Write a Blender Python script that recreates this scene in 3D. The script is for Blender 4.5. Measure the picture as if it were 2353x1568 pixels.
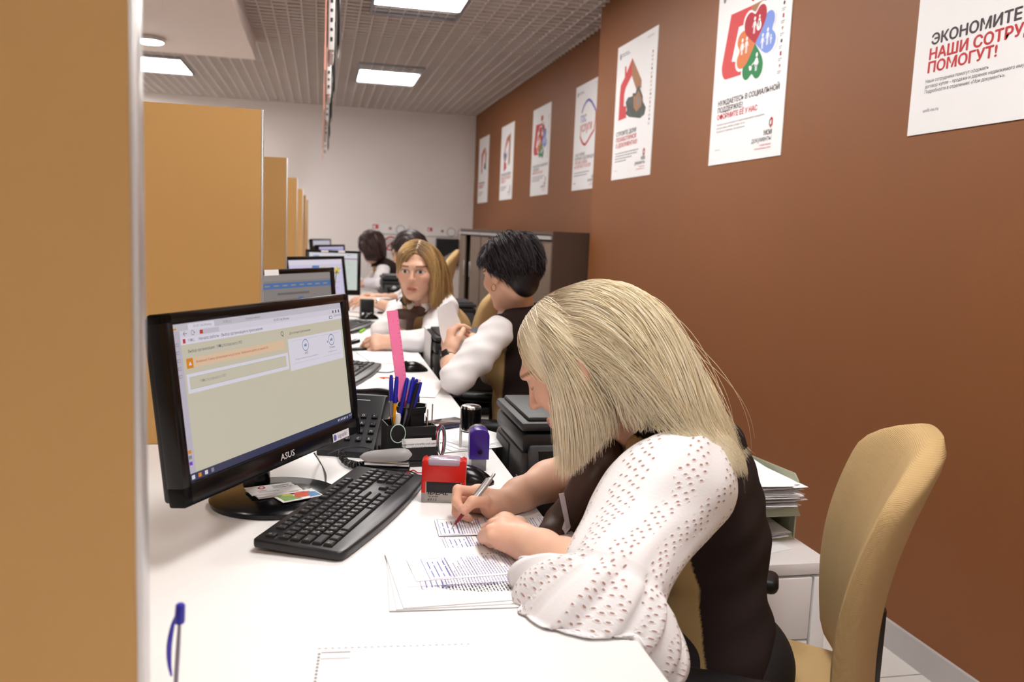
import bpy, bmesh, math, random
import numpy as np
from mathutils import Vector, Matrix, Euler, Quaternion

for _o in list(bpy.data.objects):
    bpy.data.objects.remove(_o)
SC = bpy.context.scene
COL = SC.collection
random.seed(7)
RNG = np.random.default_rng(11)
rad = math.radians

# ---------------------------------------------------------------- camera
# world: +Y down the row of desks, +X towards the brown wall, +Z up; the lens is 1.27 m above the floor
CAM = np.array([0.0, 0.0, 1.27])
FPX, PCX, PCY = 1970.0, 1176.5, 784.0
_Y = np.array([737 - PCX, 515 - PCY, FPX]); _Y /= np.linalg.norm(_Y)
_U = np.cross(_Y, np.array([1.0, 0.042, 0.0])); _U /= np.linalg.norm(_U)
if _U[1] > 0: _U = -_U
_X = np.cross(_Y, _U)
RC = np.array([_X, _Y, _U]).T
cam_data = bpy.data.cameras.new('camera')
cam_data.sensor_width = 36.0
cam_data.lens = FPX / 2353.0 * 36.0
cam_data.clip_start = 0.05
cam_data.dof.use_dof = True
cam_data.dof.focus_distance = 1.72
cam_data.dof.aperture_fstop = 5.0
cam = bpy.data.objects.new('camera', cam_data)
COL.objects.link(cam)
_r, _d, _f = RC.T @ np.array([1.0, 0, 0]), RC.T @ np.array([0, 1.0, 0]), RC.T @ np.array([0, 0, 1.0])
_m = Matrix(((_r[0], -_d[0], -_f[0], CAM[0]), (_r[1], -_d[1], -_f[1], CAM[1]), (_r[2], -_d[2], -_f[2], CAM[2]), (0, 0, 0, 1)))
cam.matrix_world = _m
SC.camera = cam

def at(px, py, y):
    """the point of the room seen at a pixel of the photograph, y metres down the row"""
    d = RC.T @ np.array([px - PCX, py - PCY, FPX])
    return CAM + d * (y / d[1])

def onz(px, py, z):
    d = RC.T @ np.array([px - PCX, py - PCY, FPX])
    return CAM + d * ((z - CAM[2]) / d[2])

def onx(px, py, x):
    d = RC.T @ np.array([px - PCX, py - PCY, FPX])
    return CAM + d * (x / d[0])

# ---------------------------------------------------------------- world, exposure
world = bpy.data.worlds.new('world'); SC.world = world; world.use_nodes = True
world.node_tree.nodes['Background'].inputs['Color'].default_value = (1.0, 0.96, 0.94, 1)
world.node_tree.nodes['Background'].inputs['Strength'].default_value = 0.15
SC.view_settings.view_transform = 'Standard'
SC.view_settings.look = 'None'
SC.view_settings.gamma = 1.0
SC.view_settings.use_curve_mapping = False
SC.view_settings.exposure = 0.0
try:
    SC.cycles.use_denoising = True
    SC.cycles.max_bounces = 8
    SC.cycles.diffuse_bounces = 4
    SC.cycles.glossy_bounces = 4
    SC.cycles.transmission_bounces = 6
    SC.cycles.transparent_max_bounces = 8
    SC.cycles.sample_clamp_indirect = 6.0
    SC.cycles.caustics_reflective = False
    SC.cycles.caustics_refractive = False
except Exception:
    pass
LAMP = 22.0        # how strongly the ceiling lamps of the room shine
# ---------------------------------------------------------------- helpers: colour, materials
def lin(c):
    c = c / 255.0
    return c / 12.92 if c <= 0.04045 else ((c + 0.055) / 1.055) ** 2.4
def rgb(h):
    h = h.lstrip('#')
    return tuple(lin(int(h[i:i + 2], 16)) for i in (0, 2, 4))
MATS = {}
def mat(name, col, rough=0.5, metal=0.0, bump=0.0, bscale=60.0, var=0.05, vscale=6.0, coat=0.0, trans=0.0, emit=0.0, sss=0.0,
        spec=0.5, kind=None, alpha=1.0, ior=1.45):
    if name in MATS: return MATS[name]
    m = bpy.data.materials.new(name); m.use_nodes = True
    nt = m.node_tree; N = nt.nodes; L = nt.links
    b = N['Principled BSDF']
    c = rgb(col)
    b.inputs['Roughness'].default_value = rough
    b.inputs['Metallic'].default_value = metal
    b.inputs['Coat Weight'].default_value = coat
    b.inputs['Transmission Weight'].default_value = trans
    b.inputs['Specular IOR Level'].default_value = spec
    b.inputs['Alpha'].default_value = alpha
    b.inputs['IOR'].default_value = ior
    tc = N.new('ShaderNodeTexCoord')
    if emit > 0:
        b.inputs['Base Color'].default_value = (0.01, 0.01, 0.01, 1)
        b.inputs['Emission Color'].default_value = (*c, 1)
        b.inputs['Emission Strength'].default_value = emit
    else:
        nz = N.new('ShaderNodeTexNoise'); nz.inputs['Scale'].default_value = vscale; nz.inputs['Detail'].default_value = 3
        L.new(tc.outputs['Object'], nz.inputs['Vector'])
        mx = N.new('ShaderNodeMix'); mx.data_type = 'RGBA'
        mx.inputs[6].default_value = (*[max(0, v * (1 - var)) for v in c], 1)
        mx.inputs[7].default_value = (*[min(1, v * (1 + var)) for v in c], 1)
        L.new(nz.outputs['Fac'], mx.inputs[0])
        L.new(mx.outputs[2], b.inputs['Base Color'])
    if sss > 0:
        b.inputs['Subsurface Weight'].default_value = sss
        b.inputs['Subsurface Radius'].default_value = (1.0, 0.35, 0.2)
        b.inputs['Subsurface Scale'].default_value = 0.006
    if bump > 0:
        if kind == 'weave':
            t1 = N.new('ShaderNodeTexWave'); t1.inputs['Scale'].default_value = bscale; t1.bands_direction = 'Z'
            t2 = N.new('ShaderNodeTexWave'); t2.inputs['Scale'].default_value = bscale; t2.bands_direction = 'Y'
            L.new(tc.outputs['Object'], t1.inputs['Vector']); L.new(tc.outputs['Object'], t2.inputs['Vector'])
            ad = N.new('ShaderNodeMath'); ad.operation = 'MULTIPLY'
            L.new(t1.outputs['Fac'], ad.inputs[0]); L.new(t2.outputs['Fac'], ad.inputs[1]); src = ad.outputs[0]
        elif kind == 'streak':
            mp = N.new('ShaderNodeMapping'); mp.inputs['Scale'].default_value = (1, 1, 0.06)
            t1 = N.new('ShaderNodeTexNoise'); t1.inputs['Scale'].default_value = bscale
            L.new(tc.outputs['Object'], mp.inputs['Vector']); L.new(mp.outputs[0], t1.inputs['Vector']); src = t1.outputs['Fac']
        else:
            t1 = N.new('ShaderNodeTexNoise'); t1.inputs['Scale'].default_value = bscale; t1.inputs['Detail'].default_value = 4
            L.new(tc.outputs['Object'], t1.inputs['Vector']); src = t1.outputs['Fac']
        bp = N.new('ShaderNodeBump'); bp.inputs['Strength'].default_value = bump; bp.inputs['Distance'].default_value = 0.002
        L.new(src, bp.inputs['Height']); L.new(bp.outputs[0], b.inputs['Normal'])
    MATS[name] = m
    return m
def vmat(name, rough=0.5, sss=0.0, bump=0.0, bscale=200, spec=0.4, scale=(1, 1, 1), mul=.25):
    """material that takes its colour from the mesh's own colour attribute (skin with lips and brows, hair)"""
    if name in MATS: return MATS[name]
    m = mat(name, '#808080', rough=rough, sss=sss, spec=spec)
    nt = m.node_tree; N = nt.nodes; L = nt.links; b = N['Principled BSDF']
    at_ = N.new('ShaderNodeAttribute'); at_.attribute_name = 'Col'
    tc = N.new('ShaderNodeTexCoord'); mp = N.new('ShaderNodeMapping'); mp.inputs['Scale'].default_value = scale
    nz = N.new('ShaderNodeTexNoise'); nz.inputs['Scale'].default_value = bscale; nz.inputs['Detail'].default_value = 3
    L.new(tc.outputs['Object'], mp.inputs[0]); L.new(mp.outputs[0], nz.inputs['Vector'])
    mx = N.new('ShaderNodeMix'); mx.data_type = 'RGBA'; mx.blend_type = 'MULTIPLY'; mx.inputs[0].default_value = mul
    L.new(at_.outputs['Color'], mx.inputs[6]); L.new(nz.outputs['Color'], mx.inputs[7])
    hs = N.new('ShaderNodeMix'); hs.data_type = 'RGBA'; hs.inputs[0].default_value = 0.55
    L.new(mx.outputs[2], hs.inputs[6]); L.new(at_.outputs['Color'], hs.inputs[7])
    L.new(hs.outputs[2], b.inputs['Base Color'])
    if bump > 0:
        bp = N.new('ShaderNodeBump'); bp.inputs['Strength'].default_value = bump; bp.inputs['Distance'].default_value = 0.001
        L.new(nz.outputs['Fac'], bp.inputs['Height']); L.new(bp.outputs[0], b.inputs['Normal'])
    return m

# ---------------------------------------------------------------- helpers: objects
WM = {}
def tag(o, label=None, cat=None, group=None, kind=None):
    if label: o['label'] = label
    if cat: o['category'] = cat
    if group: o['group'] = group
    if kind: o['kind'] = kind
    return o
def thing(name, label, cat, loc=(0, 0, 0), rz=0.0, group=None, rot=None):
    o = bpy.data.objects.new(name, None); COL.objects.link(o)
    o.empty_display_size = 0.05
    o.location = loc; o.rotation_euler = rot if rot is not None else (0, 0, rz)
    WM[o.name] = Matrix.Translation(Vector(loc)) @ Euler(o.rotation_euler).to_matrix().to_4x4()
    return tag(o, label, cat, group)
def dup(o, parent=None, loc=None, rz=None, label=None, group=None):
    c = o.copy(); COL.objects.link(c)
    if parent is not None: c.parent = parent
    if loc is not None: c.location = loc
    if rz is not None: c.rotation_euler = (0, 0, rz)
    if label: c['label'] = label
    if group: c['group'] = group
    for ch in list(o.children): dup(ch, c)
    return c
def Rz(a): return Matrix.Rotation(a, 4, 'Z')
def Rx(a): return Matrix.Rotation(a, 4, 'X')
def Ry(a): return Matrix.Rotation(a, 4, 'Y')
def T(x, y=0, z=0):
    return Matrix.Translation((x, y, z)) if not hasattr(x, '__len__') else Matrix.Translation(Vector(x))
def frame(o, x, y, z):
    """matrix with columns x, y, z and origin o"""
    m = Matrix.Identity(4)
    for i, v in enumerate((x, y, z)):
        for k in range(3): m[k][i] = v[k]
    for k in range(3): m[k][3] = o[k]
    return m
def unit(v):
    v = np.asarray(v, float); return v / max(1e-9, np.linalg.norm(v))
def aim(p, d, up=(0, 0, 1)):
    """matrix whose +Z runs along d from p"""
    z = unit(d); x = np.cross(up, z)
    if np.linalg.norm(x) < 1e-4: x = np.cross((0, 1, 0), z)
    x = unit(x); y = np.cross(z, x)
    return frame(p, x, y, z)
def catmull(P, n):
    P = [np.asarray(p, float) for p in P]
    Q = [2 * P[0] - P[1]] + P + [2 * P[-1] - P[-2]]
    out = []
    for i in range(1, len(Q) - 2):
        a, b, c, d = Q[i - 1:i + 3]
        for k in range(n):
            t = k / n
            out.append(0.5 * (2 * b + (c - a) * t + (2 * a - 5 * b + 4 * c - d) * t * t + (3 * b - a - 3 * c + d) * t ** 3))
    out.append(P[-1])
    return out

from mathutils.geometry import tessellate_polygon as tess
_TXT = {}
def text_geo(body, bold=0.0, shear=0.0, width=1.0):
    k = (body, bold, shear, width)
    if k not in _TXT:
        c = bpy.data.curves.new('t', 'FONT'); c.body = body; c.size = 1.0; c.shear = shear; c.resolution_u = 2; c.fill_mode = 'NONE'
        o = bpy.data.objects.new('t', c); COL.objects.link(o)
        dg = bpy.context.evaluated_depsgraph_get(); dg.update()
        me = bpy.data.meshes.new_from_object(o.evaluated_get(dg))
        P = [v.co.copy() for v in me.vertices]; nb = {}
        for e in me.edges:
            i, j = e.vertices; nb.setdefault(i, []).append(j); nb.setdefault(j, []).append(i)
        seen = set(); loops = []
        for i in sorted(nb):
            if i in seen: continue
            lp = [i]; seen.add(i); j = max(nb[i]) if (i + 1) not in nb[i] else i + 1
            while j not in seen:
                lp.append(j); seen.add(j); nx = [q for q in nb[j] if q not in seen]
                if not nx: break
                j = (j + 1) if (j + 1) in nx else nx[0]
            if len(lp) > 2: loops.append(lp)
        area = lambda l: sum(P[l[q]].x * P[l[(q + 1) % len(l)]].y - P[l[(q + 1) % len(l)]].x * P[l[q]].y for q in range(len(l))) / 2
        inside = lambda p, l: sum(((P[l[q]].y > p.y) != (P[l[q - 1]].y > p.y)) and (p.x < (P[l[q - 1]].x - P[l[q]].x) * (p.y - P[l[q]].y) / (P[l[q - 1]].y - P[l[q]].y) + P[l[q]].x) for q in range(len(l))) % 2 == 1
        A = [area(l) for l in loops]; V = []; F = []
        if loops:
            bb = [(min(P[q].x for q in l), max(P[q].x for q in l)) for l in loops]
            ish = [any(a_ * A[m_] < 0 and abs(A[m_]) > abs(a_) and bb[m_][0] <= bb[n_][0] and bb[m_][1] >= bb[n_][1] and inside(P[l[0]], loops[m_]) for m_ in range(len(loops)) if m_ != n_) for n_, (l, a_) in enumerate(zip(loops, A))]
            outs = [l for l, h in zip(loops, ish) if not h]; holes = [l for l, h in zip(loops, ish) if h]
            for k_, l in enumerate(outs):
                hs = [h for h in holes if inside(P[h[0]], l)]
                pl = [[P[q] for q in l]] + [[P[q] for q in h] for h in hs]; fl = [q for r_ in [l] + hs for q in r_]; n0 = len(V)
                V += [(P[q].x, P[q].y, (k_ % 3) * 2e-4) for q in fl]
                F += [tuple(n0 + q for q in t_) for t_ in tess(pl)]
        V = np.array(V) if len(V) else np.zeros((0, 3))
        bpy.data.objects.remove(o); bpy.data.curves.remove(c); bpy.data.meshes.remove(me)
        if len(V): V[:, 0] *= width
        _TXT[k] = (V, F)
    return _TXT[k]

class MB:
    """collects shapes and links them as one mesh object"""
    def __init__(s): s.v = []; s.f = []; s.mi = []; s.sm = []; s.uv = None
    def add(s, V, F, m=0, smooth=False, M=None):
        n = len(s.v)
        if M is not None:
            V = [tuple(M @ Vector(v)) for v in V]
        s.v.extend(tuple(map(float, v)) for v in V)
        for f in F:
            s.f.append(tuple(n + i for i in f)); s.mi.append(m); s.sm.append(smooth)
        return s
    def bm(s, b, m=0, smooth=False, M=None):
        b.verts.index_update()
        s.add([v.co[:] for v in b.verts], [[v.index for v in f.verts] for f in b.faces], m, smooth, M); b.free(); return s
    def box(s, c, size, r=0.0, seg=2, m=0, M=None, smooth=None):
        b = bmesh.new(); bmesh.ops.create_cube(b, size=1.0)
        for v in b.verts: v.co = Vector((v.co.x * size[0] + c[0], v.co.y * size[1] + c[1], v.co.z * size[2] + c[2]))
        if r > 0: bmesh.ops.bevel(b, geom=list(b.edges), offset=r, segments=seg, profile=0.5, affect='EDGES')
        return s.bm(b, m, (r > 0) if smooth is None else smooth, M)
    def prism(s, poly, z0, z1, r=0.0, seg=2, m=0, M=None, smooth=False):
        b = bmesh.new(); vs = [b.verts.new((p[0], p[1], z0)) for p in poly]
        f = b.faces.new(vs)
        e = bmesh.ops.extrude_face_region(b, geom=[f])
        for g in e['geom']:
            if isinstance(g, bmesh.types.BMVert): g.co.z = z1
        bmesh.ops.recalc_face_normals(b, faces=list(b.faces))
        if r > 0:
            ed = [x for x in b.edges if abs(x.verts[0].co.z - x.verts[1].co.z) < 1e-6]
            bmesh.ops.bevel(b, geom=ed, offset=r, segments=seg, profile=0.5, affect='EDGES')
        return s.bm(b, m, smooth, M)
    def flat(s, poly, m=0, M=None, z=0.0):
        return s.add([(p[0], p[1], z) for p in poly], [list(range(len(poly)))], m, False, M)
    def rect(s, u0, v0, u1, v1, m=0, M=None, z=0.0):
        return s.flat([(u0, v0), (u1, v0), (u1, v1), (u0, v1)], m, M, z)
    def tube(s, P, r, n=8, m=0, caps=True, M=None, closed=False):
        P = [np.asarray(p, float) for p in P]; k = len(P)
        R = r if hasattr(r, '__len__') else [r] * k
        V = []; F = []
        up = None
        for i in range(k):
            a = P[(i - 1) % k] if (i > 0 or closed) else P[i]; b_ = P[(i + 1) % k] if (i < k - 1 or closed) else P[i]
            t = unit(b_ - a)
            if up is None:
                up = np.array([0, 0, 1.0]) if abs(t[2]) < 0.9 else np.array([1.0, 0, 0])
            x = unit(np.cross(up, t)); y = np.cross(t, x); up = y
            for j in range(n):
                q = 2 * math.pi * j / n
                V.append(P[i] + R[i] * (math.cos(q) * x + math.sin(q) * y))
        for i in range(k if closed else k - 1):
            i2 = (i + 1) % k
            for j in range(n):
                F.append((i * n + j, i * n + (j + 1) % n, i2 * n + (j + 1) % n, i2 * n + j))
        if caps and not closed:
            F.append(tuple(range(n))[::-1]); F.append(tuple((k - 1) * n + j for j in range(n)))
        return s.add(V, F, m, True, M)
    def lathe(s, prof, n=24, m=0, M=None, smooth=True, arc=None, sx=1.0, sy=1.0):
        V = []; F = []; k = len(prof)
        for r, z in prof:
            for j in range(n):
                q = 2 * math.pi * j / n; V.append((r * math.cos(q) * sx, r * math.sin(q) * sy, z))
        for i in range(k - 1):
            for j in range(n):
                F.append((i * n + j, i * n + (j + 1) % n, (i + 1) * n + (j + 1) % n, (i + 1) * n + j))
        F.append(tuple(range(n))[::-1]); F.append(tuple((k - 1) * n + j for j in range(n)))
        return s.add(V, F, m, smooth, M)
    def loft(s, rings, m=0, smooth=True, caps=(True, True), M=None, closed=True):
        n = len(rings[0]); V = [p for r in rings for p in r]; F = []
        for i in range(len(rings) - 1):
            for j in range(n if closed else n - 1):
                F.append((i * n + j, i * n + (j + 1) % n, (i + 1) * n + (j + 1) % n, (i + 1) * n + j))
        if caps[0]: F.append(tuple(range(n))[::-1])
        if caps[1]: F.append(tuple((len(rings) - 1) * n + j for j in range(n)))
        return s.add(V, F, m, smooth, M)
    def text(s, body, size, M, m=0, bold=0.0, shear=0.0, width=1.0, align='L'):
        V, F = text_geo(body, 0.0, shear, width)
        if not len(V): return s
        V = V * size
        if align == 'C': V = V - np.array([(V[:, 0].min() + V[:, 0].max()) / 2, 0, 0])
        if align == 'R': V = V - np.array([V[:, 0].max(), 0, 0])
        s.add(V, F, m, False, M)
        if bold > 0:                       # heavier strokes: the same outline printed again a hair to every side
            e = bold * size
            for k, (dx, dy) in enumerate(((e, 0), (-e, 0), (0, e * .7), (0, -e * .7))): s.add(V + np.array((dx, dy, -(k + 1) * 4e-5)), F, m, False, M)
        return s
    def build(s, name, mats, parent=None, world=False, loc=None, rz=0.0, rot=None, label=None, auto=None):
        me = bpy.data.meshes.new(name)
        V = s.v
        if world and parent is not None:
            inv = WM[parent.name].inverted(); V = [tuple(inv @ Vector(v)) for v in V]
        elif loc is not None and world:
            V = [(v[0] - loc[0], v[1] - loc[1], v[2] - loc[2]) for v in V]
        me.from_pydata(V, [], s.f)
        for m_ in (mats if isinstance(mats, (list, tuple)) else [mats]): me.materials.append(m_)
        me.polygons.foreach_set('material_index', s.mi)
        me.polygons.foreach_set('use_smooth', s.sm)
        me.update()
        if auto is None: auto = 35
        if any(s.sm) and auto < 180:
            try: me.set_sharp_from_angle(angle=rad(auto))
            except Exception: pass
        o = bpy.data.objects.new(name, me); COL.objects.link(o)
        if parent is not None:
            o.parent = parent; WM[o.name] = WM[parent.name]
        else:
            o.location = loc or (0, 0, 0); o.rotation_euler = rot if rot is not None else (0, 0, rz)
            WM[o.name] = Matrix.Translation(Vector(o.location)) @ Euler(o.rotation_euler).to_matrix().to_4x4()
        if label: o['label'] = label
        return o
def struct(mb, name, mats, **k):
    o = mb.build(name, mats, **k); o['kind'] = 'structure'; return o

# ---------------------------------------------------------------- common materials
M_white = mat('white laminate', '#EFEDED', rough=0.35, var=0.015)
M_black = mat('black plastic', '#141416', rough=0.42, bump=0.05, bscale=400)
M_gloss = mat('glossy black plastic', '#0A0A0C', rough=0.22, coat=0.08, spec=.35)
M_dark = mat('dark grey plastic', '#2A2A2D', rough=0.5, bump=0.1, bscale=500)
M_grey = mat('grey plastic', '#A9A7A8', rough=0.35)
M_lgrey = mat('light grey plastic', '#D9D7D6', rough=0.4)
M_steel = mat('brushed steel', '#C9C8C8', rough=0.25, metal=1.0)
M_chrome = mat('chrome', '#E6E6E8', rough=0.08, metal=1.0)
M_alu = mat('aluminium trim', '#D5D3D2', rough=0.3, metal=0.7)
M_paper = mat('white paper', '#F2F1F3', rough=0.7, var=0.01)
M_ink = mat('black print', '#2E2B30', rough=0.8)
M_inkb = mat('blue print', '#6E6FB6', rough=0.8)
M_inkv = mat('violet print', '#8A80B2', rough=0.8)
M_inkg = mat('grey print', '#8D8A8E', rough=0.8)
M_red = mat('red plastic', '#C8160F', rough=0.28)
M_redp = mat('red print', '#C2363C', rough=0.7)
M_beige = mat('beige mesh fabric', '#C2A270', rough=0.85, bump=0.6, bscale=140, kind='weave')
M_tan = mat('tan fabric', '#B99C6E', rough=0.85, bump=0.15, bscale=500)
M_brown = mat('dark brown suiting', '#2E2220', rough=0.85, bump=0.2, bscale=700)
M_shirt = mat('white shirt cotton', '#EFECEE', rough=0.8, bump=0.1, bscale=600, var=0.02)
M_clear = mat('clear plastic', '#DADADF', rough=0.08, trans=0.85, ior=1.3)
M_blue = mat('blue plastic', '#2427A8', rough=0.3)
# ================================================================ THE ROOM
CZ = 2.76      # underside of the lattice ceiling
XN, XR = 1.795, 1.98    # the near pier of the brown wall and the set-back stretch behind it
YP, YB = 5.65, 11.40    # end of the pier, back wall
M_wallw = mat('white painted wall', '#F1EBE9', rough=0.8, var=0.02, vscale=2, bump=0.05, bscale=80)
M_wallb = mat('brown painted wall', '#845029', rough=0.55, var=0.04, vscale=3, bump=0.12, bscale=260)
M_floor = mat('pale floor tile', '#C9C4BF', rough=0.3, var=0.05, vscale=2)
M_plenum = mat('grey plenum', '#857C7A', rough=0.9)
M_slat = mat('ceiling slat', '#EFE8E4', rough=0.6)
M_base = mat('stone skirting', '#B5B1B0', rough=0.4, var=0.12, vscale=5)

mb = MB(); mb.box((-1.0, 4.2, -0.05), (8.0, 15.4, 0.1))
for i in range(14):                                   # tile joints
    mb.box((-1.0, 0.3 + i * 0.6, 0.0003), (5.6, 0.004, 0.001), m=1)
for i in range(8): mb.box((1.8 - i * 0.6, 4.2, 0.0003), (0.004, 15.2, 0.001), m=1)
struct(mb, 'floor', [M_floor, mat('tile joint', '#8F8A86', rough=0.9)])
mb = MB(); mb.box((-1.0, 4.2, 3.35), (8.0, 15.4, 0.1)); struct(mb, 'ceiling', [M_plenum])
mb = MB()
for i in range(66):                                   # open lattice of thin slats
    x = -4.55 + i * 0.1
    x1 = XR if x < XR else None
    if x1 is None: continue
    mb.box((x, 4.2, CZ + 0.02), (0.006, 14.2, 0.04))
for i in range(72):
    mb.box((-1.5, 4.4 + i * 0.0985, CZ + 0.026), (6.95, 0.006, 0.048)); mb.box((-1.5, 4.4 + i * 0.0985, CZ + 0.001), (6.95, 0.016, 0.002))
for i in range(70):
    mb.box((-1.5, 4.3 - i * 0.1, CZ + 0.02), (6.95, 0.006, 0.04))
struct(mb, 'ceiling_lattice', [M_slat])
mb = MB(); mb.box((-1.0, YB + 0.1, 1.65), (8.0, 0.2, 3.4)); struct(mb, 'wall_back', [M_wallw])
mb = MB(); mb.box((XN + 0.15, (YP - 3.4) / 2, 1.65), (0.3, YP + 3.4, 3.4)); struct(mb, 'wall_right', [M_wallb])
mb = MB(); mb.box((XR + 0.1, (YP + YB) / 2, 1.65), (0.2, YB - YP + 0.2, 3.4)); struct(mb, 'wall_right_recess', [M_wallb])
mb = MB(); mb.box((-4.9, 4.2, 1.65), (0.2, 15.4, 3.4)); struct(mb, 'wall_left', [M_wallw])
mb = MB(); mb.box((-1.0, -3.3, 1.65), (8.0, 0.2, 3.4)); struct(mb, 'wall_front', [M_wallw])
mb = MB(); mb.box((XN - 0.006, (YP - 3.2) / 2, 0.045), (0.012, YP + 3.2, 0.09)); struct(mb, 'baseboard_right', [M_base])
# plasterboard drop over the customers' side
mb = MB(); mb.box(((-4.8 - 0.545) / 2, (-3.2 + 7.66) / 2, 2.69), (4.8 - 0.545, 10.86, 0.18))
struct(mb, 'ceiling_drop', [mat('white plasterboard', '#F0E6E1', rough=0.8, var=0.01)])

# ---- ceiling lamps
M_lamp = mat('lamp diffuser', '#FFFBF6', emit=LAMP)
M_lamph = mat('lamp housing', '#8B8A90', rough=0.4, metal=0.4)
def ceiling_lamp(x, y0, y1, d0, d1, label, w=0.58):
    t = thing('ceiling_lamp', label, 'ceiling lamp', (x, (y0 + y1) / 2, CZ - 0.006), group='square lattice ceiling lamps')
    h = (y1 - y0) / 2; c = (y0 + y1) / 2
    f = MB()
    for sx in (-1, 1): f.box((sx * (w / 2 + 0.008), 0, 0.03), (0.016, 2 * h + 0.03, 0.07))
    for sy in (-1, 1): f.box((0, sy * (h + 0.008), 0.03), (w, 0.016, 0.07))
    f.box((0, 0, 0.068), (w + 0.03, 2 * h + 0.03, 0.01))
    f.build('housing', M_lamph, t)
    lv = MB()
    n = 5
    for k in range(n):
        xx = -w / 2 + (k + 0.5) * w / n
        lv.box((xx, 0, 0.012), (w / n - 0.012, 2 * h - 0.004, 0.004), m=0)
    lv.build('louver', M_lamph, t)
    e = MB(); e.box((0, (d0 + d1) / 2 - c, 0.003), (w - 0.01, d1 - d0, 0.004)); e.build('diffuser', M_lamp, t)  # diffuser covers only part; the bare louver imitates the lamp's shaded end
    return t
ceiling_lamp(0.62, 5.15, 6.33, 5.2, 6.09, 'bright square ceiling lamp nearest to us, cut by the top of the photo')
ceiling_lamp(0.635, 8.28, 9.34, 8.68, 9.30, 'bright square ceiling lamp in the lattice above the row of desks, farther of the two')
ceiling_lamp(-1.62, 8.80, 9.72, 8.95, 9.70, 'bright ceiling lamp behind the white plasterboard drop', w=0.6)
ceiling_lamp(0.62, 0.6, 1.7, 0.65, 1.65, 'unseen square ceiling lamp added over the nearest desk to light the partitions')  # not a seen lamp; added here to light the second partition's face
ceiling_lamp(0.62, 2.95, 4.05, 3.0, 4.0, 'square ceiling lamp over the second desk, above the view')
ceiling_lamp(-2.7, 10.0, 11.1, 10.05, 11.05, 'unseen square ceiling lamp added to brighten the back wall, hidden behind the partitions')  # unseen lamp added to wash the back wall with light
ceiling_lamp(-3.3, 8.6, 9.7, 8.65, 9.65, 'unseen square ceiling lamp added over the hall for far light, behind the partitions')  # another unseen lamp, put in to lift the far end
ceiling_lamp(0.62, -2.2, -1.1, -2.15, -1.15, 'unseen square ceiling lamp added behind the camera for frontal light')  # added out of sight to light the surfaces facing the camera
t = thing('round_downlight', 'round white downlight on the plasterboard drop', 'ceiling lamp', (-1.27, 7.08, 2.6))
b = MB(); b.lathe([(0.10, 0.0), (0.115, -0.004), (0.115, -0.03), (0.105, -0.034)], 40); b.build('rim', M_lgrey, t)
b = MB(); b.lathe([(0.102, -0.0345), (0.095, -0.038), (0.0, -0.038)][:2] + [(0.05, -0.039)], 40); b.build('diffuser', mat('downlight diffuser', '#FFFBF6', emit=LAMP * 3), t)
for k, (yy, lb) in enumerate([(4.2, 'nearer'), (1.2, 'second'), (-1.6, 'third')]):
    c = dup(t, loc=(-1.27, yy, 2.6), label='round white downlight on the plasterboard drop, unseen, added for fill light, %s towards the entrance' % lb)  # unseen copies added to brighten the customers' side and the partitions

# ---- posters
def poster_frame(x, yl, z0):
    return frame((x, yl, z0), (0, -1, 0), (0, 0, 1), (-1, 0, 0))
PM = [M_paper, mat('poster dark text', '#4B4145', rough=0.7), M_redp, mat('poster tan', '#A87B5A', rough=0.7), mat('poster green', '#2E8050', rough=0.7),
      mat('poster orange', '#D27A4E', rough=0.7), mat('poster blue', '#7C97DC', rough=0.7), mat('poster crimson', '#B03440', rough=0.7), M_inkg,
      mat('poster violet', '#7A6FB8', rough=0.7), mat('poster photo grey', '#565A58', rough=0.7, var=0.5, vscale=25), mat('poster soft red', '#CE4F52', rough=0.7)]
PG = 'white information posters on the brown wall'
def poster(x, yl, label, w=0.66, h=0.81, z0=1.62):
    m_ = MB(); M = poster_frame(x - 0.002, yl, z0)
    m_.box((w / 2, h / 2, -0.001), (w, h, 0.006), m=0, M=M)
    return m_, (M @ T(0, 0, 0.0025))
def fin_poster(m_, label, yl, x):
    loc = (x, yl - 0.33, 1.62)
    o = m_.build('wall_poster', PM, world=True, loc=loc)
    tag(o, label, 'poster', PG)
def z_(M, k): return M @ T(0, 0, 0.0003 * k)
def puv(px, py, yl, x, z0=1.62):
    q = onx(px, py, x); return (yl - q[1], q[2] - z0)
def arcp(c, rx, ry, a0, a1, n=20):
    return [(c[0] + rx * math.cos(rad(a0 + (a1 - a0) * i / n)), c[1] + ry * math.sin(rad(a0 + (a1 - a0) * i / n))) for i in range(n + 1)]
def ribbon(m_, P, w, m, M):
    P = [np.array(p) for p in P]
    V = []
    for i, p in enumerate(P):
        t = unit(P[min(i + 1, len(P) - 1)] - P[max(i - 1, 0)]); nrm = np.array([-t[1], t[0]])
        ww = w[i] if hasattr(w, '__len__') else w
        V += [(*(p + nrm * ww / 2), 0), (*(p - nrm * ww / 2), 0)]
    m_.add(V, [(2 * i, 2 * i + 1, 2 * i + 3, 2 * i + 2) for i in range(len(P) - 1)], m, False, M)
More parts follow.
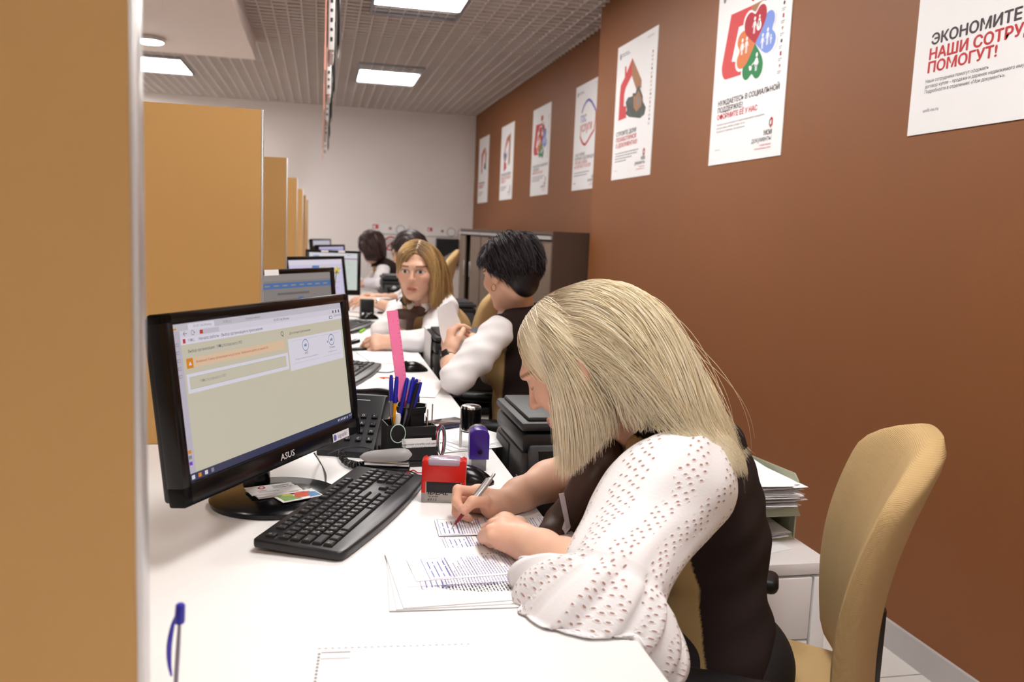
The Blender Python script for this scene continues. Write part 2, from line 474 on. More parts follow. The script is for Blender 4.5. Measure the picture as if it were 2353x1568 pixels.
def mydoc_mark(m_, M, cx, cy, s):
    """small emblem: a folded red and tan hexagonal loop with the two words under it"""
    m_.flat([(cx - s, cy + .5 * s), (cx, cy + 1.5 * s), (cx + s, cy + .9 * s), (cx + s, cy - .7 * s), (cx, cy - 1.6 * s), (cx - s, cy - .6 * s)], 2, z_(M, 1))
    m_.flat([(cx - s, cy + .5 * s), (cx - .1 * s, cy + 1.4 * s), (cx - .1 * s, cy - .2 * s), (cx - s, cy - .6 * s)], 1, z_(M, 2))
    m_.flat([(cx - s, cy - .6 * s), (cx, cy - 1.6 * s), (cx + .1 * s, cy - .9 * s), (cx - .5 * s, cy - .2 * s)], 3, z_(M, 3))
    m_.flat([(cx - .45 * s, cy + .3 * s), (cx + .35 * s, cy + .75 * s), (cx + .35 * s, cy - .5 * s), (cx - .35 * s, cy - .6 * s)], 0, z_(M, 4))
def mydoc_words(m_, M, xr, y, s):
    m_.text('МОИ', s * 1.05, z_(M, 1) @ T(xr, y, 0), 1, bold=0.03, align='R')
    m_.text('документы', s * 1.15, z_(M, 1) @ T(xr, y - 0.9 * s, 0), 1, bold=0.0, align='R')
    m_.text('государственные', s * 0.42, z_(M, 1) @ T(xr, y - 1.55 * s, 0), 2, align='R')
    m_.text('и муниципальные услуги', s * 0.42, z_(M, 1) @ T(xr, y - 2.05 * s, 0), 2, align='R')
def lines(m_, M, x0, y0, ws, dy, hgt, m=8):
    for i, w in enumerate(ws):
        x = x0
        while x < x0 + w:
            ww = random.uniform(0.012, 0.05); ww = min(ww, x0 + w - x)
            m_.rect(x, y0 - i * dy, x + ww, y0 - i * dy + hgt, m, M); x += ww + 0.006
def side_icons(m_, M, x, y0, n, dy):
    cols = [7, 3, 1]
    for i in range(n):
        y = y0 - i * dy
        k = i % 3
        if k == 0: m_.rect(x - .006, y - .008, x + .006, y + .008, cols[i % 3], z_(M, 1))
        elif k == 1: m_.flat([(x - .008, y + .006), (x + .008, y + .006), (x, y - .009)], cols[i % 3], z_(M, 1))
        else: m_.flat([(x + .008 * math.cos(a), y + .008 * math.sin(a)) for a in np.linspace(0, 6.28, 9)[:-1]], cols[i % 3], z_(M, 1))
        lines(m_, M, x - .016, y - .022, [.03, .024], .007, .003)
def heart(c, ang, L, W):
    """petal shaped like a heart with its point at c"""
    P = [(0, 0)]
    P += [(W * (0.10 + 0.40 * math.sin(t * 1.57)), L * (0.10 + 0.55 * t)) for t in np.linspace(0.25, 1, 6)]
    P += [(W * (0.26 + 0.24 * math.cos(a)), L * (0.70 + 0.28 * math.sin(a))) for a in np.linspace(0.15, 2.4, 8)]
    P += [(0, L * 0.83)]
    half = P[1:-1]
    P += [(-a, b) for a, b in half[::-1]]
    ca, sa = math.cos(ang), math.sin(ang)
    return [(c[0] + a * ca - b * sa, c[1] + a * sa + b * ca) for a, b in P]
def person_icon(m_, M, x, y, s, dress=False, m=0):
    m_.flat([(x + .16 * s * math.cos(a), y + .86 * s + .16 * s * math.sin(a)) for a in np.linspace(0, 6.28, 11)[:-1]], m, M)
    if dress: m_.flat([(x - .1 * s, y + .66 * s), (x + .1 * s, y + .66 * s), (x + .28 * s, y + .12 * s), (x - .28 * s, y + .12 * s)], m, M)
    else: m_.flat([(x - .16 * s, y + .66 * s), (x + .16 * s, y + .66 * s), (x + .12 * s, y + .2 * s), (x - .12 * s, y + .2 * s)], m, M)
    for sx in (-1, 1):
        m_.rect(x + sx * .08 * s - .05 * s, y - .25 * s, x + sx * .08 * s + .05 * s, y + .2 * s, m, M)
        ribbon(m_, [(x + sx * .14 * s, y + .6 * s), (x + sx * .3 * s, y + .25 * s)], .08 * s, m, M)
def clover(m_, M, k=1.0):
    c = (0.381, 0.487)
    P = [(0.135, 0.66), (0.325, 0.655), (0.325, 0.59), (0.216, 0.59), (0.168, 0.45), (0.275, 0.43), (0.275, 0.376)] + arcp((0.13, 0.44), 0.055, 0.062, -100, -185, 8)
    m_.flat(P[::-1], 11, z_(M, 1))
    m_.flat([(0.325, 0.655), (0.45, 0.655), (0.45, 0.57), (0.39, 0.59), (0.325, 0.59)], 3, z_(M, 2))
    for ang, col, L, W in ((0.12, 7, 0.15, 0.19), (-1.35, 6, 0.17, 0.17), (1.62, 5, 0.165, 0.16), (3.05, 4, 0.15, 0.18)):
        m_.flat(heart(c, ang, L * 1.08, W * 1.12), 0, z_(M, 3 + .25 * (col - 4)))
        m_.flat(heart(c, ang, L, W), col, z_(M, 4 + .25 * (col - 4)))
    Q = z_(M, 6)
    person_icon(m_, Q, 0.365, 0.545, 0.055); m_.flat([(0.405 + .02 * math.cos(a), 0.555 + .02 * math.sin(a)) for a in np.linspace(0, 6.28, 15)[:-1]], 0, Q)
    person_icon(m_, Q, 0.405, 0.56, 0.04)
    person_icon(m_, Q, 0.445, 0.465, 0.05); person_icon(m_, Q, 0.485, 0.475, 0.055); person_icon(m_, Q, 0.515, 0.468, 0.03)
    person_icon(m_, Q, 0.265, 0.475, 0.055, True); person_icon(m_, Q, 0.305, 0.475, 0.055)
    person_icon(m_, Q, 0.405, 0.385, 0.06, True); ribbon(m_, [(0.39, 0.41), (0.36, 0.395)], .006, 0, Q)
    m_.flat([(0.34, 0.4), (0.37, 0.4), (0.365, 0.38), (0.348, 0.38)], 0, Q)
    for cx_ in (0.335, 0.375):
        m_.flat([(cx_ + .02 * math.cos(a), 0.70 + .03 * math.sin(a)) for a in np.linspace(0, 6.28, 13)[:-1]], 2 if cx_ < .35 else 3, z_(M, 1))
def top_marks(m_, M):
    m_.flat([(0.06 + .014 * math.cos(a), 0.745 + .02 * math.sin(a)) for a in np.linspace(0, 6.28, 9)[:-1]], 8, z_(M, 1))
    lines(m_, z_(M, 1), 0.085, 0.752, [.12, .14], .012, .005)
    m_.text('МОИ ДОКУМЕНТЫ', .011, z_(M, 1) @ T(.6, .77, 0), 8, align='R')

# nearest poster, cut by the edge of the view
m_, M = poster(XN, 2.42, '')
m_.text('ЭКОНОМИТЕ ВРЕМЯ?', 0.0445, z_(M, 1) @ T(.070, .262, 0), 1, bold=0.038, shear=0.0, width=1.2)
m_.text('НАШИ СОТРУДНИКИ', 0.0445, z_(M, 1) @ T(.065, .219, 0), 2, bold=0.038, width=1.2)
m_.text('ПОМОГУТ!', 0.0445, z_(M, 1) @ T(.064, .180, 0), 2, bold=0.038, width=1.2)
for i, s_ in enumerate(['Наши сотрудники помогут оформить', 'договор купли – продажи и дарения недвижимого имущества.', 'Подробности в отделениях «Мои документы».']):
    m_.text(s_, 0.0142, M @ T(.062, .151 - i * .0155, 0), 1, width=1.0)
m_.text('umfc-no.ru', 0.0155, M @ T(.063, .064, 0), 1)
m_.flat([(0.1, .42), (.3, .42), (.36, .55), (.33, .72), (.14, .72)], 11, M); top_marks(m_, M)
fin_poster(m_, 'nearest white poster whose bold text offers to save time, cut off beside the photo edge', 2.42, XN)
# clover poster
m_, M = poster(XN, 3.847, '')
clover(m_, M)
for i, (s_, c_) in enumerate([('НУЖДАЕТЕСЬ В СОЦИАЛЬНОЙ', 1), ('ПОДДЕРЖКЕ?', 1), ('ОФОРМИТЕ ЕЁ У НАС', 2)]):
    m_.text(s_, 0.031, z_(M, 1) @ T(.061, .266 - i * .031, 0), c_, bold=0.035, width=1.15)
for i, s_ in enumerate(['Оформим и проконсультируем по существующим мерам господдержки,', 'объясним законы, пособия, субсидии, льготы.', 'Подробности в отделениях «Мои документы».']):
    m_.text(s_, 0.0125, M @ T(.061, .176 - i * .0155, 0), 8)
m_.text('umfc-no.ru', 0.012, M @ T(.059, .063, 0), 8)
mydoc_mark(m_, M, .566, .140, .015); mydoc_words(m_, M, .577, .092, .027); side_icons(m_, M, .6, .70, 8, .049); top_marks(m_, M)
fin_poster(m_, 'white poster with a large four petal clover of coloured hearts, on the nearer pier', 3.847, XN)
# house poster
m_, M = poster(XN, 5.255, '')
hp = lambda *P: [puv(1380 + X / 3.564, Y / 3.564, 5.255, XN) for X, Y in P]
m_.flat(hp((268, 475), (262, 620), (212, 720), (200, 775), (195, 872), (216, 870), (215, 965), (152, 992), (163, 790), (172, 700), (205, 635), (207, 545), (218, 545), (219, 600)), 11, z_(M, 1))
m_.flat(hp((268, 475), (342, 655), (340, 720), (298, 730), (262, 620)), 3, z_(M, 2))
m_.flat(hp((212, 840), (232, 800), (268, 790), (272, 765), (296, 762), (300, 735), (322, 700), (352, 790), (352, 830), (376, 880), (365, 935), (330, 968), (240, 958), (212, 935), (222, 900)), 10, z_(M, 3))
m_.flat(hp((275, 790), (295, 785), (318, 740), (345, 810), (340, 870), (300, 915), (278, 880)), 3, z_(M, 4)); m_.flat(hp((300, 800), (325, 790), (330, 850), (306, 880)), 8, z_(M, 5))
for i, (s_, c_) in enumerate([('СТРОИТЕ ДОМ?', 1), ('ПОЗАБОТИМСЯ', 2), ('О ДОКУМЕНТАХ!', 2)]):
    m_.text(s_, 0.034, z_(M, 1) @ T(.054, .264 - i * .035, 0), c_, bold=0.035, width=1.32)
lines(m_, M, .056, .155, [.40, .38, .30, .2], .016, .006)
m_.text('umfc-no.ru', 0.012, M @ T(.059, .05, 0), 8)
mydoc_mark(m_, M, .548, .135, .016); mydoc_words(m_, M, .57, .093, .026); side_icons(m_, M, .6, .68, 9, .046); top_marks(m_, M)
fin_poster(m_, 'white poster with a red and tan house outline around a grey cottage photo', 5.255, XN)
# four posters on the set-back stretch
m_, M = poster(XR, 6.77, '')
ribbon(m_, [(.183, .592), (.235, .64), (.30, .668), (.36, .672), (.43, .645), (.50, .60), (.545, .565)], .02, 9, z_(M, 1))
ribbon(m_, [(.168, .418), (.20, .385), (.25, .355), (.307, .339), (.37, .36), (.45, .40), (.52, .43), (.545, .50), (.545, .565)], .02, 2, z_(M, 1))
m_.text('гос', .10, M @ T(.161, .518, 0), 9, bold=.01, width=.95); m_.text('услуги', .10, M @ T(.155, .445, 0), 2, bold=.01, width=.95)
for i, (s_, c_) in enumerate([('У НАС МОЖНО', 1), ('ПОЛУЧИТЬ ПОДТВЕРЖДЕННУЮ', 1), ('УЧЕТНУЮ ЗАПИСЬ', 2), ('НА ПОРТАЛЕ ГОСУСЛУГ', 2)]):
    m_.text(s_, 0.033, M @ T(.048, .262 - i * .031, 0), c_, bold=.02, width=1.1)
lines(m_, M, .05, .13, [.40, .35], .02, .007); lines(m_, M, .05, .05, [.06], .02, .007); top_marks(m_, M); mydoc_words(m_, M, .58, .08, .026)
fin_poster(m_, 'white poster with a blue and red arc, half hidden behind the corner of the pier', 6.77, XR)
m_, M = poster(XR, 8.195, ''); clover(m_, M)
for i, (s_, c_) in enumerate([('НУЖДАЕТЕСЬ В СОЦИАЛЬНОЙ', 1), ('ПОДДЕРЖКЕ?', 1), ('ОФОРМИТЕ ЕЁ У НАС', 2)]):
    m_.text(s_, 0.031, M @ T(.061, .262 - i * .031, 0), c_, bold=0.02, width=1.18)
lines(m_, M, .06, .17, [.45, .40, .30], .018, .007); mydoc_mark(m_, M, .566, .140, .015); mydoc_words(m_, M, .577, .092, .027); side_icons(m_, M, .6, .70, 8, .049)
fin_poster(m_, 'smaller looking poster with the clover of hearts, on the set-back brown wall', 8.195, XR)
m_, M = poster(XR, 9.68, '')
m_.flat([(.20, .31), (.32, .34), (.31, .40), (.26, .40), (.25, .55), (.36, .62), (.42, .70), (.30, .66), (.20, .54)][::-1], 2, z_(M, 1))
m_.flat([(.36, .66), (.50, .71), (.50, .39), (.42, .36), (.43, .60)][::-1], 3, z_(M, 2))
m_.flat([(.15, .50), (.22, .53), (.30, .49), (.36, .53), (.34, .47), (.28, .42), (.18, .45)], 8, z_(M, 3)); m_.flat([(.2, .51), (.27, .5), (.3, .46), (.22, .47)], 9, z_(M, 4))
for i, (s_, c_) in enumerate([('ЭКОНОМИТЕ ВРЕМЯ?', 1), ('НАШИ СОТРУДНИКИ', 2), ('ПОМОГУТ!', 2)]):
    m_.text(s_, 0.04, M @ T(.06, .262 - i * .038, 0), c_, bold=0.022, width=1.2)
lines(m_, M, .06, .14, [.32, .28, .2], .018, .007); mydoc_mark(m_, M, .56, .13, .014); mydoc_words(m_, M, .577, .092, .024)
fin_poster(m_, 'small looking poster with a red and tan ring, second from the back wall', 9.68, XR)
m_, M = poster(XR, 11.08, '')
m_.flat([(.20, .36), (.28, .38), (.26, .44), (.30, .58), (.40, .62), (.46, .68), (.32, .66), (.19, .60)][::-1], 11, z_(M, 1)); m_.flat([(.44, .66), (.52, .6), (.5, .42), (.45, .46)][::-1], 3, z_(M, 2))
m_.flat([(.38, .42), (.52, .40), (.50, .47), (.42, .49)], 10, z_(M, 3)); lines(m_, M, .06, .24, [.4], .02, .015, 1); lines(m_, M, .06, .21, [.36, .3], .025, .015, 2); lines(m_, M, .06, .13, [.3, .3, .2], .018, .007)
fin_poster(m_, 'farthest white poster with a red frame emblem, next to the back wall corner', 11.08, XR)

# ---- hanging queue number boards above the desks, seen edge-on
M_pink = mat('salmon acrylic', '#E59C8A', rough=0.3)
def queue_board(y, label, w=0.42):
    t = thing('queue_number_board', label, 'sign', (0.035, y, 2.1), group='queue number boards hanging above the desks')
    b = MB(); b.box((0.004, w / 2, 0.16), (0.03, w, 0.30), r=0.006); b.box((0.004, w / 2 - 0.05, 0.015), (0.026, w * .6, 0.04), r=0.01)
    for k in range(5): b.box((0.004, -0.001, 0.06 + k * 0.045), (0.012, 0.004, 0.014 if k % 2 else 0.02), m=1)
    b.build('board_housing', [M_lgrey, M_dark], t)
    p = MB(); p.box((-0.024, w / 2, 0.12), (0.006, w + 0.02, 0.42)); p.build('number_plate', M_pink, t)
    p = MB(); p.box((0.038, w / 2, 0.26), (0.012, w * .8, 0.44), r=0.003); p.box((0.045, w / 2, 0.26), (0.003, w * .7, 0.40), m=1); p.build('side_display', [M_gloss, M_chrome], t)
    for sy in (0.08, w - 0.08):
        h = MB(); h.tube([(0.012, sy, 0.3), (0.012, sy, 0.66 + 0.02)], 0.006, 8); h.lathe([(0.012, 0.0), (0.012, 0.03)], 10, M=T(0.012, sy, 0.30)); h.build('hanger_rod', M_chrome, t)
    return t
for y, w_ in ((4.4, 'nearest of the chain, cut by the top edge'), (5.88, 'second in the chain, just above the ceiling line'), (7.35, 'third in the chain, against the back wall'),
              (8.8, 'fourth in the chain'), (10.25, 'last and lowest of the chain')):
    queue_board(y, 'edge-on hanging queue number board, ' + w_)

# ---- notices on the back wall
def notice(px, py, w, h, label, kind):
    c = onx(0, 0, 1) if False else at(px, py, YB - 0.012)
    M = frame(c, (1, 0, 0), (0, 0, 1), (0, -1, 0)); b = MB(); b.box((0, 0, 0), (w, h, 0.012), m=0, M=M); Q = M @ T(0, 0, 0.0075)
    if kind == 'board':
        b.rect(-w * .46, h * .0, -w * .30, h * .40, 11, Q); b.rect(-w * .44, h * .05, -w * .38, h * .3, 0, z_(Q, 1)); b.flat([(w * .02 + .02 * math.cos(a), h * .08 + .02 * math.sin(a)) for a in np.linspace(0, 6.28, 9)[:-1]], 3, Q)
        b.flat([(w * .3 + .06 * math.cos(a), .06 * math.sin(a)) for a in np.linspace(0, 6.28, 17)[:-1]], 8, Q); b.flat([(w * .3 + .052 * math.cos(a), .052 * math.sin(a)) for a in np.linspace(0, 6.28, 17)[:-1]], 0, z_(Q, 1))
    elif kind == 'ban':
        ribbon(b, [(.085 * math.cos(a), .085 * math.sin(a)) for a in np.linspace(0, 6.2832, 30)], .02, 2, Q)
        ribbon(b, [(-.06, -.06), (.06, .06)], .018, 2, z_(Q, 1)); lines(b, z_(Q, -.5), -.05, .04, [.09, .1, .08, .09], .03, .012)
    else:
        lines(b, Q, -w * .4, h * .3, [w * .7, w * .8, w * .6], h * .2, h * .06)
    o = b.build('wall_notice', PM, world=True, loc=tuple(c)); tag(o, label, 'notice', 'notices on the white back wall')
notice(895, 527, .48, .14, 'long white notice board with a red square mark, above the ban sign', 'board')
notice(1015, 533, .42, .12, 'long white notice board with a red square mark, beside the brown cabinets', 'board')
def dark_box(px, py, w, h, m, label, name, cat):
    c = at(px, py, YB - .03); b = MB(); b.box((0, 0, 0), (w, .06, h), r=.004); b.box((0, -.0305, 0), (w * .92, .001, h * .9), m=1)
    if m: b.flat([(-w * .4, -h * .3), (w * .4, h * .1), (w * .4, -h * .05), (-w * .1, -h * .42)], 2, frame((0, -.0315, 0), (1, 0, 0), (0, 0, 1), (0, -1, 0)))  # pale reflection painted as a flat grey patch on the glass
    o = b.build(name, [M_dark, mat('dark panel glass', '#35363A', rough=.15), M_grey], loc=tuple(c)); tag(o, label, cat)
dark_box(1027, 580, .30, .36, 1, 'dark glossy wall panel with a painted pale reflection, under the second notice board', 'wall_display', 'display')
notice(898, 560, .24, .25, 'white sign with a red crossed circle on the back wall', 'ban')
# ================================================================ FURNITURE
M_ochre = mat('ochre laminate', '#C4985C', rough=0.45, var=0.03, vscale=3, bump=0.05, bscale=300)
DZ = 0.75
# ---- the long worktop and its end panels
t = thing('service_counter', 'long white service counter running down the row of workplaces', 'counter', (-0.45, 5.0, 0))
b = MB(); b.box((-0.435, 5.05, DZ - 0.0125), (1.69, 11.9, 0.025), r=0.003); b.build('worktop', M_white, t, world=True)
for yy in (-0.6, 0.68, 2.07, 3.53, 5.03, 6.52, 8.02, 9.5, 10.95):
    b = MB(); b.box((-0.40, yy, (DZ - 0.025) / 2), (1.5, 0.025, DZ - 0.0255)); b.build('leg_panel', M_white, t, world=True)
b = MB(); b.box((-0.95, 5.05, 0.4), (0.02, 11.5, 0.62)); b.build('modesty_panel', M_white, t, world=True)

# ---- ochre partitions between the workplaces
PL = ['big blurred ochre partition filling the edge of the photo, in front of the nearest desk',
      'ochre partition standing right behind the nearest monitor', 'ochre partition second behind the nearest monitor, beside the grey screen',
      'ochre partition third behind the nearest monitor, narrow strip', 'ochre partition fourth behind the nearest monitor, narrower strip',
      'ochre partition fifth behind the nearest monitor, thin strip', 'last thin ochre partition strip before the back wall']
for i, yy in enumerate((0.683, 2.07, 3.525, 5.03, 6.60, 8.04, 9.47)):
    t = thing('desk_partition', PL[i], 'partition', (-0.129, yy, DZ), group='ochre partitions between the workplaces')
    b = MB(); b.box((-0.60, 0, 0.3855), (1.19, 0.022, 0.769)); b.build('panel', M_ochre, t)
    b = MB(); b.box((-0.0025, 0, 0.3855), (0.005, 0.024, 0.769), r=0.001); b.build('edge_strip', M_alu, t)

# ---- low white drawer cabinets behind the chairs, printers stand on them
def low_cabinet(y, label, full=True):
    t = thing('drawer_cabinet', label, 'cabinet', (0.805, y, 0), group='low white drawer cabinets')
    w, d, h = 0.73, 0.60, 0.54
    b = MB(); b.box((0, d / 2 + 0.01, (h - 0.03) / 2), (w - 0.01, d - 0.02, h - 0.032)); b.build('body', M_white, t)
    b = MB(); b.box((0, d / 2, h - 0.014), (w, d, 0.028), r=0.002); b.build('top', M_white, t)
    for k, (z0, z1) in enumerate(((0.355, 0.505), (0.19, 0.350), (0.02, 0.185))):
        dr = MB(); dr.box((-0.02, 0.008, (z0 + z1) / 2), (w - 0.054, 0.018, z1 - z0), r=0.002); o = dr.build('drawer', M_white, t)
        hd = MB(); hd.tube([(-.19, -.001, z1 - .03), (-.19, -.018, z1 - .03), (-.07, -.018, z1 - .03), (-.07, -.001, z1 - .03)], .004, 8); hd.build('handle', M_steel, o)
    b = MB(); b.box((w / 2 - 0.022, 0.008, 0.262), (0.038, 0.018, 0.486), r=0.002); b.build('side_panel', M_white, t)
    return t
low_cabinet(1.70, 'low white drawer cabinet under the document tray, behind the blonde woman')
for k, (yy, lb) in enumerate(((3.2, 'under the printer beside the black haired woman'), (4.7, 'under the printer behind the woman looking at us'), (6.2, 'under the printer by the woman with the bob'))):
    low_cabinet(yy, 'low white drawer cabinet ' + lb)

# ---- multifunction printers
M_pgrey = mat('printer grey plastic', '#4A4849', rough=0.45, bump=0.1, bscale=600)
def printer(y, label, group, sticker=True, tall=1.0, badge=False):
    t = thing('printer', label, 'printer', (0.655, y, 0.54), group=group)
    b = MB(); b.box((0, 0.15, 0.03), (0.42, 0.27, 0.06), r=0.01, m=0)
    b.box((0, 0.155, 0.15), (0.43, 0.275, 0.19), r=0.012, m=0)
    b.box((-0.2165, 0.20, 0.15), (0.003, 0.14, 0.17), r=0.001, m=1)
    if sticker: b.box((-0.2165, 0.035, 0.15), (0.0015, 0.018, 0.075), m=2)
    b.build('body', [M_pgrey, M_dark, M_lgrey], t)
    b = MB(); b.box((0, 0.148, 0.268), (0.432, 0.285, 0.044), r=0.012); b.build('scanner_unit', M_black, t)
    b = MB(); b.box((0, 0.15, 0.304), (0.434, 0.288, 0.020), r=0.007); b.box((0, 0.152, 0.318), (0.40, 0.26, 0.012), r=0.005); b.build('lid', M_dark, t)
    c = MB(); M = T(0.02, -0.004, 0.215) @ Rx(rad(72))
    c.box((-0.02, 0, 0), (0.40, 0.10, 0.022), r=0.006, m=0, M=M)
    c.box((-0.145, 0.02, 0.0115), (0.11, 0.032, 0.002), r=0.0008, m=1, M=M)
    for k in range(3): c.box((-0.05 + k * 0.03, -0.0, 0.0125), (0.012, 0.007, 0.002), m=2, M=M)
    for k in range(4): c.text('CAWM'[k], 0.013, M @ T(-0.20 + k * 0.024, -0.027, 0.0118), 2)
    for k in range(6): c.box((0.02 + (k % 3) * 0.03, 0.02 - (k // 3) * 0.022, 0.0115), (0.02, 0.012, 0.003), r=0.001, m=0, M=M)
    c.build('control_panel', [M_dark, M_gloss, M_lgrey], t)
    b = MB(); b.box((0, 0.012, 0.075), (0.34, 0.03, 0.05), r=0.004, m=0); b.box((0, -0.004, 0.04), (0.36, 0.03, 0.012), r=0.004, m=0)
    b.text('LaserJet M1132', 0.012, T(-0.17, -0.0042, 0.078) @ Rx(rad(90)), 1); b.build('paper_tray', [M_gloss, M_inkg], t)
    if badge:
        b = MB(); b.lathe([(.016, 0), (.016, .002)], 20, M=T(-.13, -.0045, .245) @ Rx(rad(90))); b.build('round_badge', M_lgrey, t)
    t.scale = (1, 1, tall); return t
PG2 = 'black multifunction printers on the low cabinets'
printer(1.79, 'black printer with a grey control panel, half hidden behind the blonde woman', PG2)
printer(3.28, 'black printer beside the hands of the black haired woman', PG2)
printer(4.78, 'black printer behind the shoulder of the woman looking at us', PG2)
printer(6.25, 'black printer with a round pale badge, in front of the woman with the dark bob', PG2, tall=1.18, badge=True)

# ---- brown tambour cabinets along the set-back wall
M_tamb = mat('brown tambour shutter', '#7A6657', rough=0.5)
M_cab = mat('dark brown cabinet steel', '#4E3A2E', rough=0.5)
def tambour(y0, y1, label, gap):
    t = thing('tambour_cabinet', label, 'cabinet', (1.75, (y0 + y1) / 2, 0), group='brown tambour cabinets along the wall')
    w = y1 - y0; h = 1.285; f = -0.21
    b = MB(); b.box((0.01, 0, h - 0.0125), (0.41, w - .002, 0.025)); b.box((0.01, 0, 0.04), (0.41, w - .002, 0.08))
    for s in (-1, 1): b.box((0.01, s * (w / 2 - 0.0125), h / 2), (0.41, 0.023, h - 0.05))
    b.box((0.205, 0, h / 2), (0.01, w - 0.06, h - .06)); b.build('carcass', M_cab, t)
    b = MB(); b.box((f + 0.005, 0, h - 0.045), (0.012, w - 0.02, 0.026)); b.build('top_rail', M_grey, t)
    for s, (a, c) in ((1, (gap[1], w / 2 - 0.03)), (-1, (-w / 2 + 0.03, gap[0]))):
        b = MB(); n = int((c - a) / 0.022)
        for k in range(n): b.box((f + 0.018, a + (k + 0.5) * (c - a) / n, h / 2), (0.008, (c - a) / n - 0.003, h - 0.14))
        b.box((f + 0.024, (a + c) / 2, h / 2), (0.004, c - a, h - 0.14)); o = b.build('shutter', M_tamb, t)
        hd = MB(); hd.box((f + 0.010, a + 0.02 if s > 0 else c - 0.02, 0.86), (0.012, 0.012, 0.16), r=0.003); hd.build('handle', M_alu, o)
tambour(5.72, 7.12, 'brown tambour cabinet nearest to us, its plain dark end panel showing', (0.10, 0.42))
tambour(7.13, 8.43, 'brown tambour cabinet in the middle of the row of three', (-0.28, 0.0))
tambour(8.44, 9.74, 'brown tambour cabinet farthest from us, next to the notices', (-0.05, 0.28))

# ---- office chairs with beige mesh backs
def chair_shape(P, hy):
    """padded back slab lofted up a profile P of (x, z, thickness, half width)"""
    b = MB(); rings = []
    for (x, z, th, hw) in P:
        ring = []
        for k in range(28):
            a = 2 * math.pi * k / 28; c, s = math.cos(a), math.sin(a)
            e = 0.45
            yy = hw * math.copysign(abs(c) ** e, c); xx = th / 2 * math.copysign(abs(s) ** e, s)
            ring.append((x + xx - 0.035 * (1 - (yy / max(hw, .01)) ** 2) * 0 + 0.05 * (1 - (yy / 0.23) ** 2) - 0.05, yy, z))
        rings.append(ring)
    b.loft(rings); return b
def office_chair(x, y, rz, label, group='office chairs with beige mesh backs', arms=True, top=1.0, near_arm=0.655):
    t = thing('office_chair', label, 'chair', (x, y, 0), rz, group)
    # local frame: the sitter looks along -x
    prof = []
    zb, zt = 0.50, top
    for k in range(25):
        u = k / 24; z = zb + (zt - zb) * u
        hw = 0.205 + 0.03 * math.sin(u * 2.6)
        e = min(1.0, (1 - u) / 0.20); hw *= (1 - (1 - e) ** 2.3 * 0.72) if e < 1 else 1
        e2 = min(1.0, u / 0.10); hw *= 0.80 + 0.20 * math.sqrt(max(0, 1 - (1 - e2) ** 2))
        th = 0.052 * (0.45 + 0.55 * min(1, min(u, 1 - u) / 0.06) ** 0.5)
        prof.append((0.225 + 0.075 * u - 0.035 * math.sin(u * 3.1), z, th, hw))
    chair_shape(prof, 1).build('backrest', M_beige, t, auto=60)
    b = MB(); b.tube([(0.08, 0, 0.42), (0.21, 0, 0.42), (0.235, 0, 0.5), (0.235, 0, 0.66)], 0.022, 10); b.build('back_post', M_black, t)
    s = MB(); P = [(-0.26 + 0.03 * 0, -0.21), (0.20, -0.19), (0.22, 0), (0.20, 0.19), (-0.26, 0.21), (-0.29, 0.0)]
    P = catmull(P + [P[0]], 5)[:-1]; s.prism([(p[0], p[1]) for p in P], 0.425, 0.49, r=0.022, seg=3, smooth=True); s.build('seat', M_beige, t, auto=60)
    if arms:
        for sy in (-1, 1):
            a = MB(); za = near_arm
            a.box((-0.05, sy * 0.235, za), (0.27, 0.07, 0.032), r=0.014, seg=3)
            a.tube([(-0.06, sy * 0.24, za - .005), (-0.06, sy * 0.25, 0.47), (-0.06, sy * 0.19, 0.42), (-0.03, sy * 0.1, 0.415)], 0.016, 10); a.build('armrest', M_black, t)
    g = MB(); g.tube([(0, 0, 0.425), (0, 0, 0.12)], [0.03, 0.025], 12); g.build('gas_lift', M_black, t)
    bs = MB()
    for k in range(5):
        q = 2 * math.pi * k / 5 + 0.3; bs.tube([(0.03 * math.cos(q), 0.03 * math.sin(q), 0.115), (0.25 * math.cos(q), 0.25 * math.sin(q), 0.075)], [0.024, 0.015], 8)
    bs.build('star_base', M_black, t)
    for k in range(5):
        q = 2 * math.pi * k / 5 + 0.3; c = MB(); c.tube([(0.25 * math.cos(q), 0.25 * math.sin(q) - 0.02, 0.03), (0.25 * math.cos(q), 0.25 * math.sin(q) + 0.02, 0.03)], 0.03, 14); c.build('caster', M_dark, t)
    return t
office_chair(0.725, 1.34, rad(-30), 'beige mesh office chair of the blonde woman, standing nearest to us', top=0.975, near_arm=0.585)
office_chair(0.63, 2.84, rad(-16), 'beige mesh office chair under the black haired woman', top=1.0)
office_chair(0.62, 4.36, rad(-16), 'beige mesh office chair beside the head of the black haired woman', top=1.0)
office_chair(0.58, 5.62, rad(-10), 'beige mesh office chair behind the head of the woman looking at us', top=1.14)
office_chair(0.75, 7.35, rad(-10), 'beige mesh office chair under the woman with the dark bob', top=0.98)

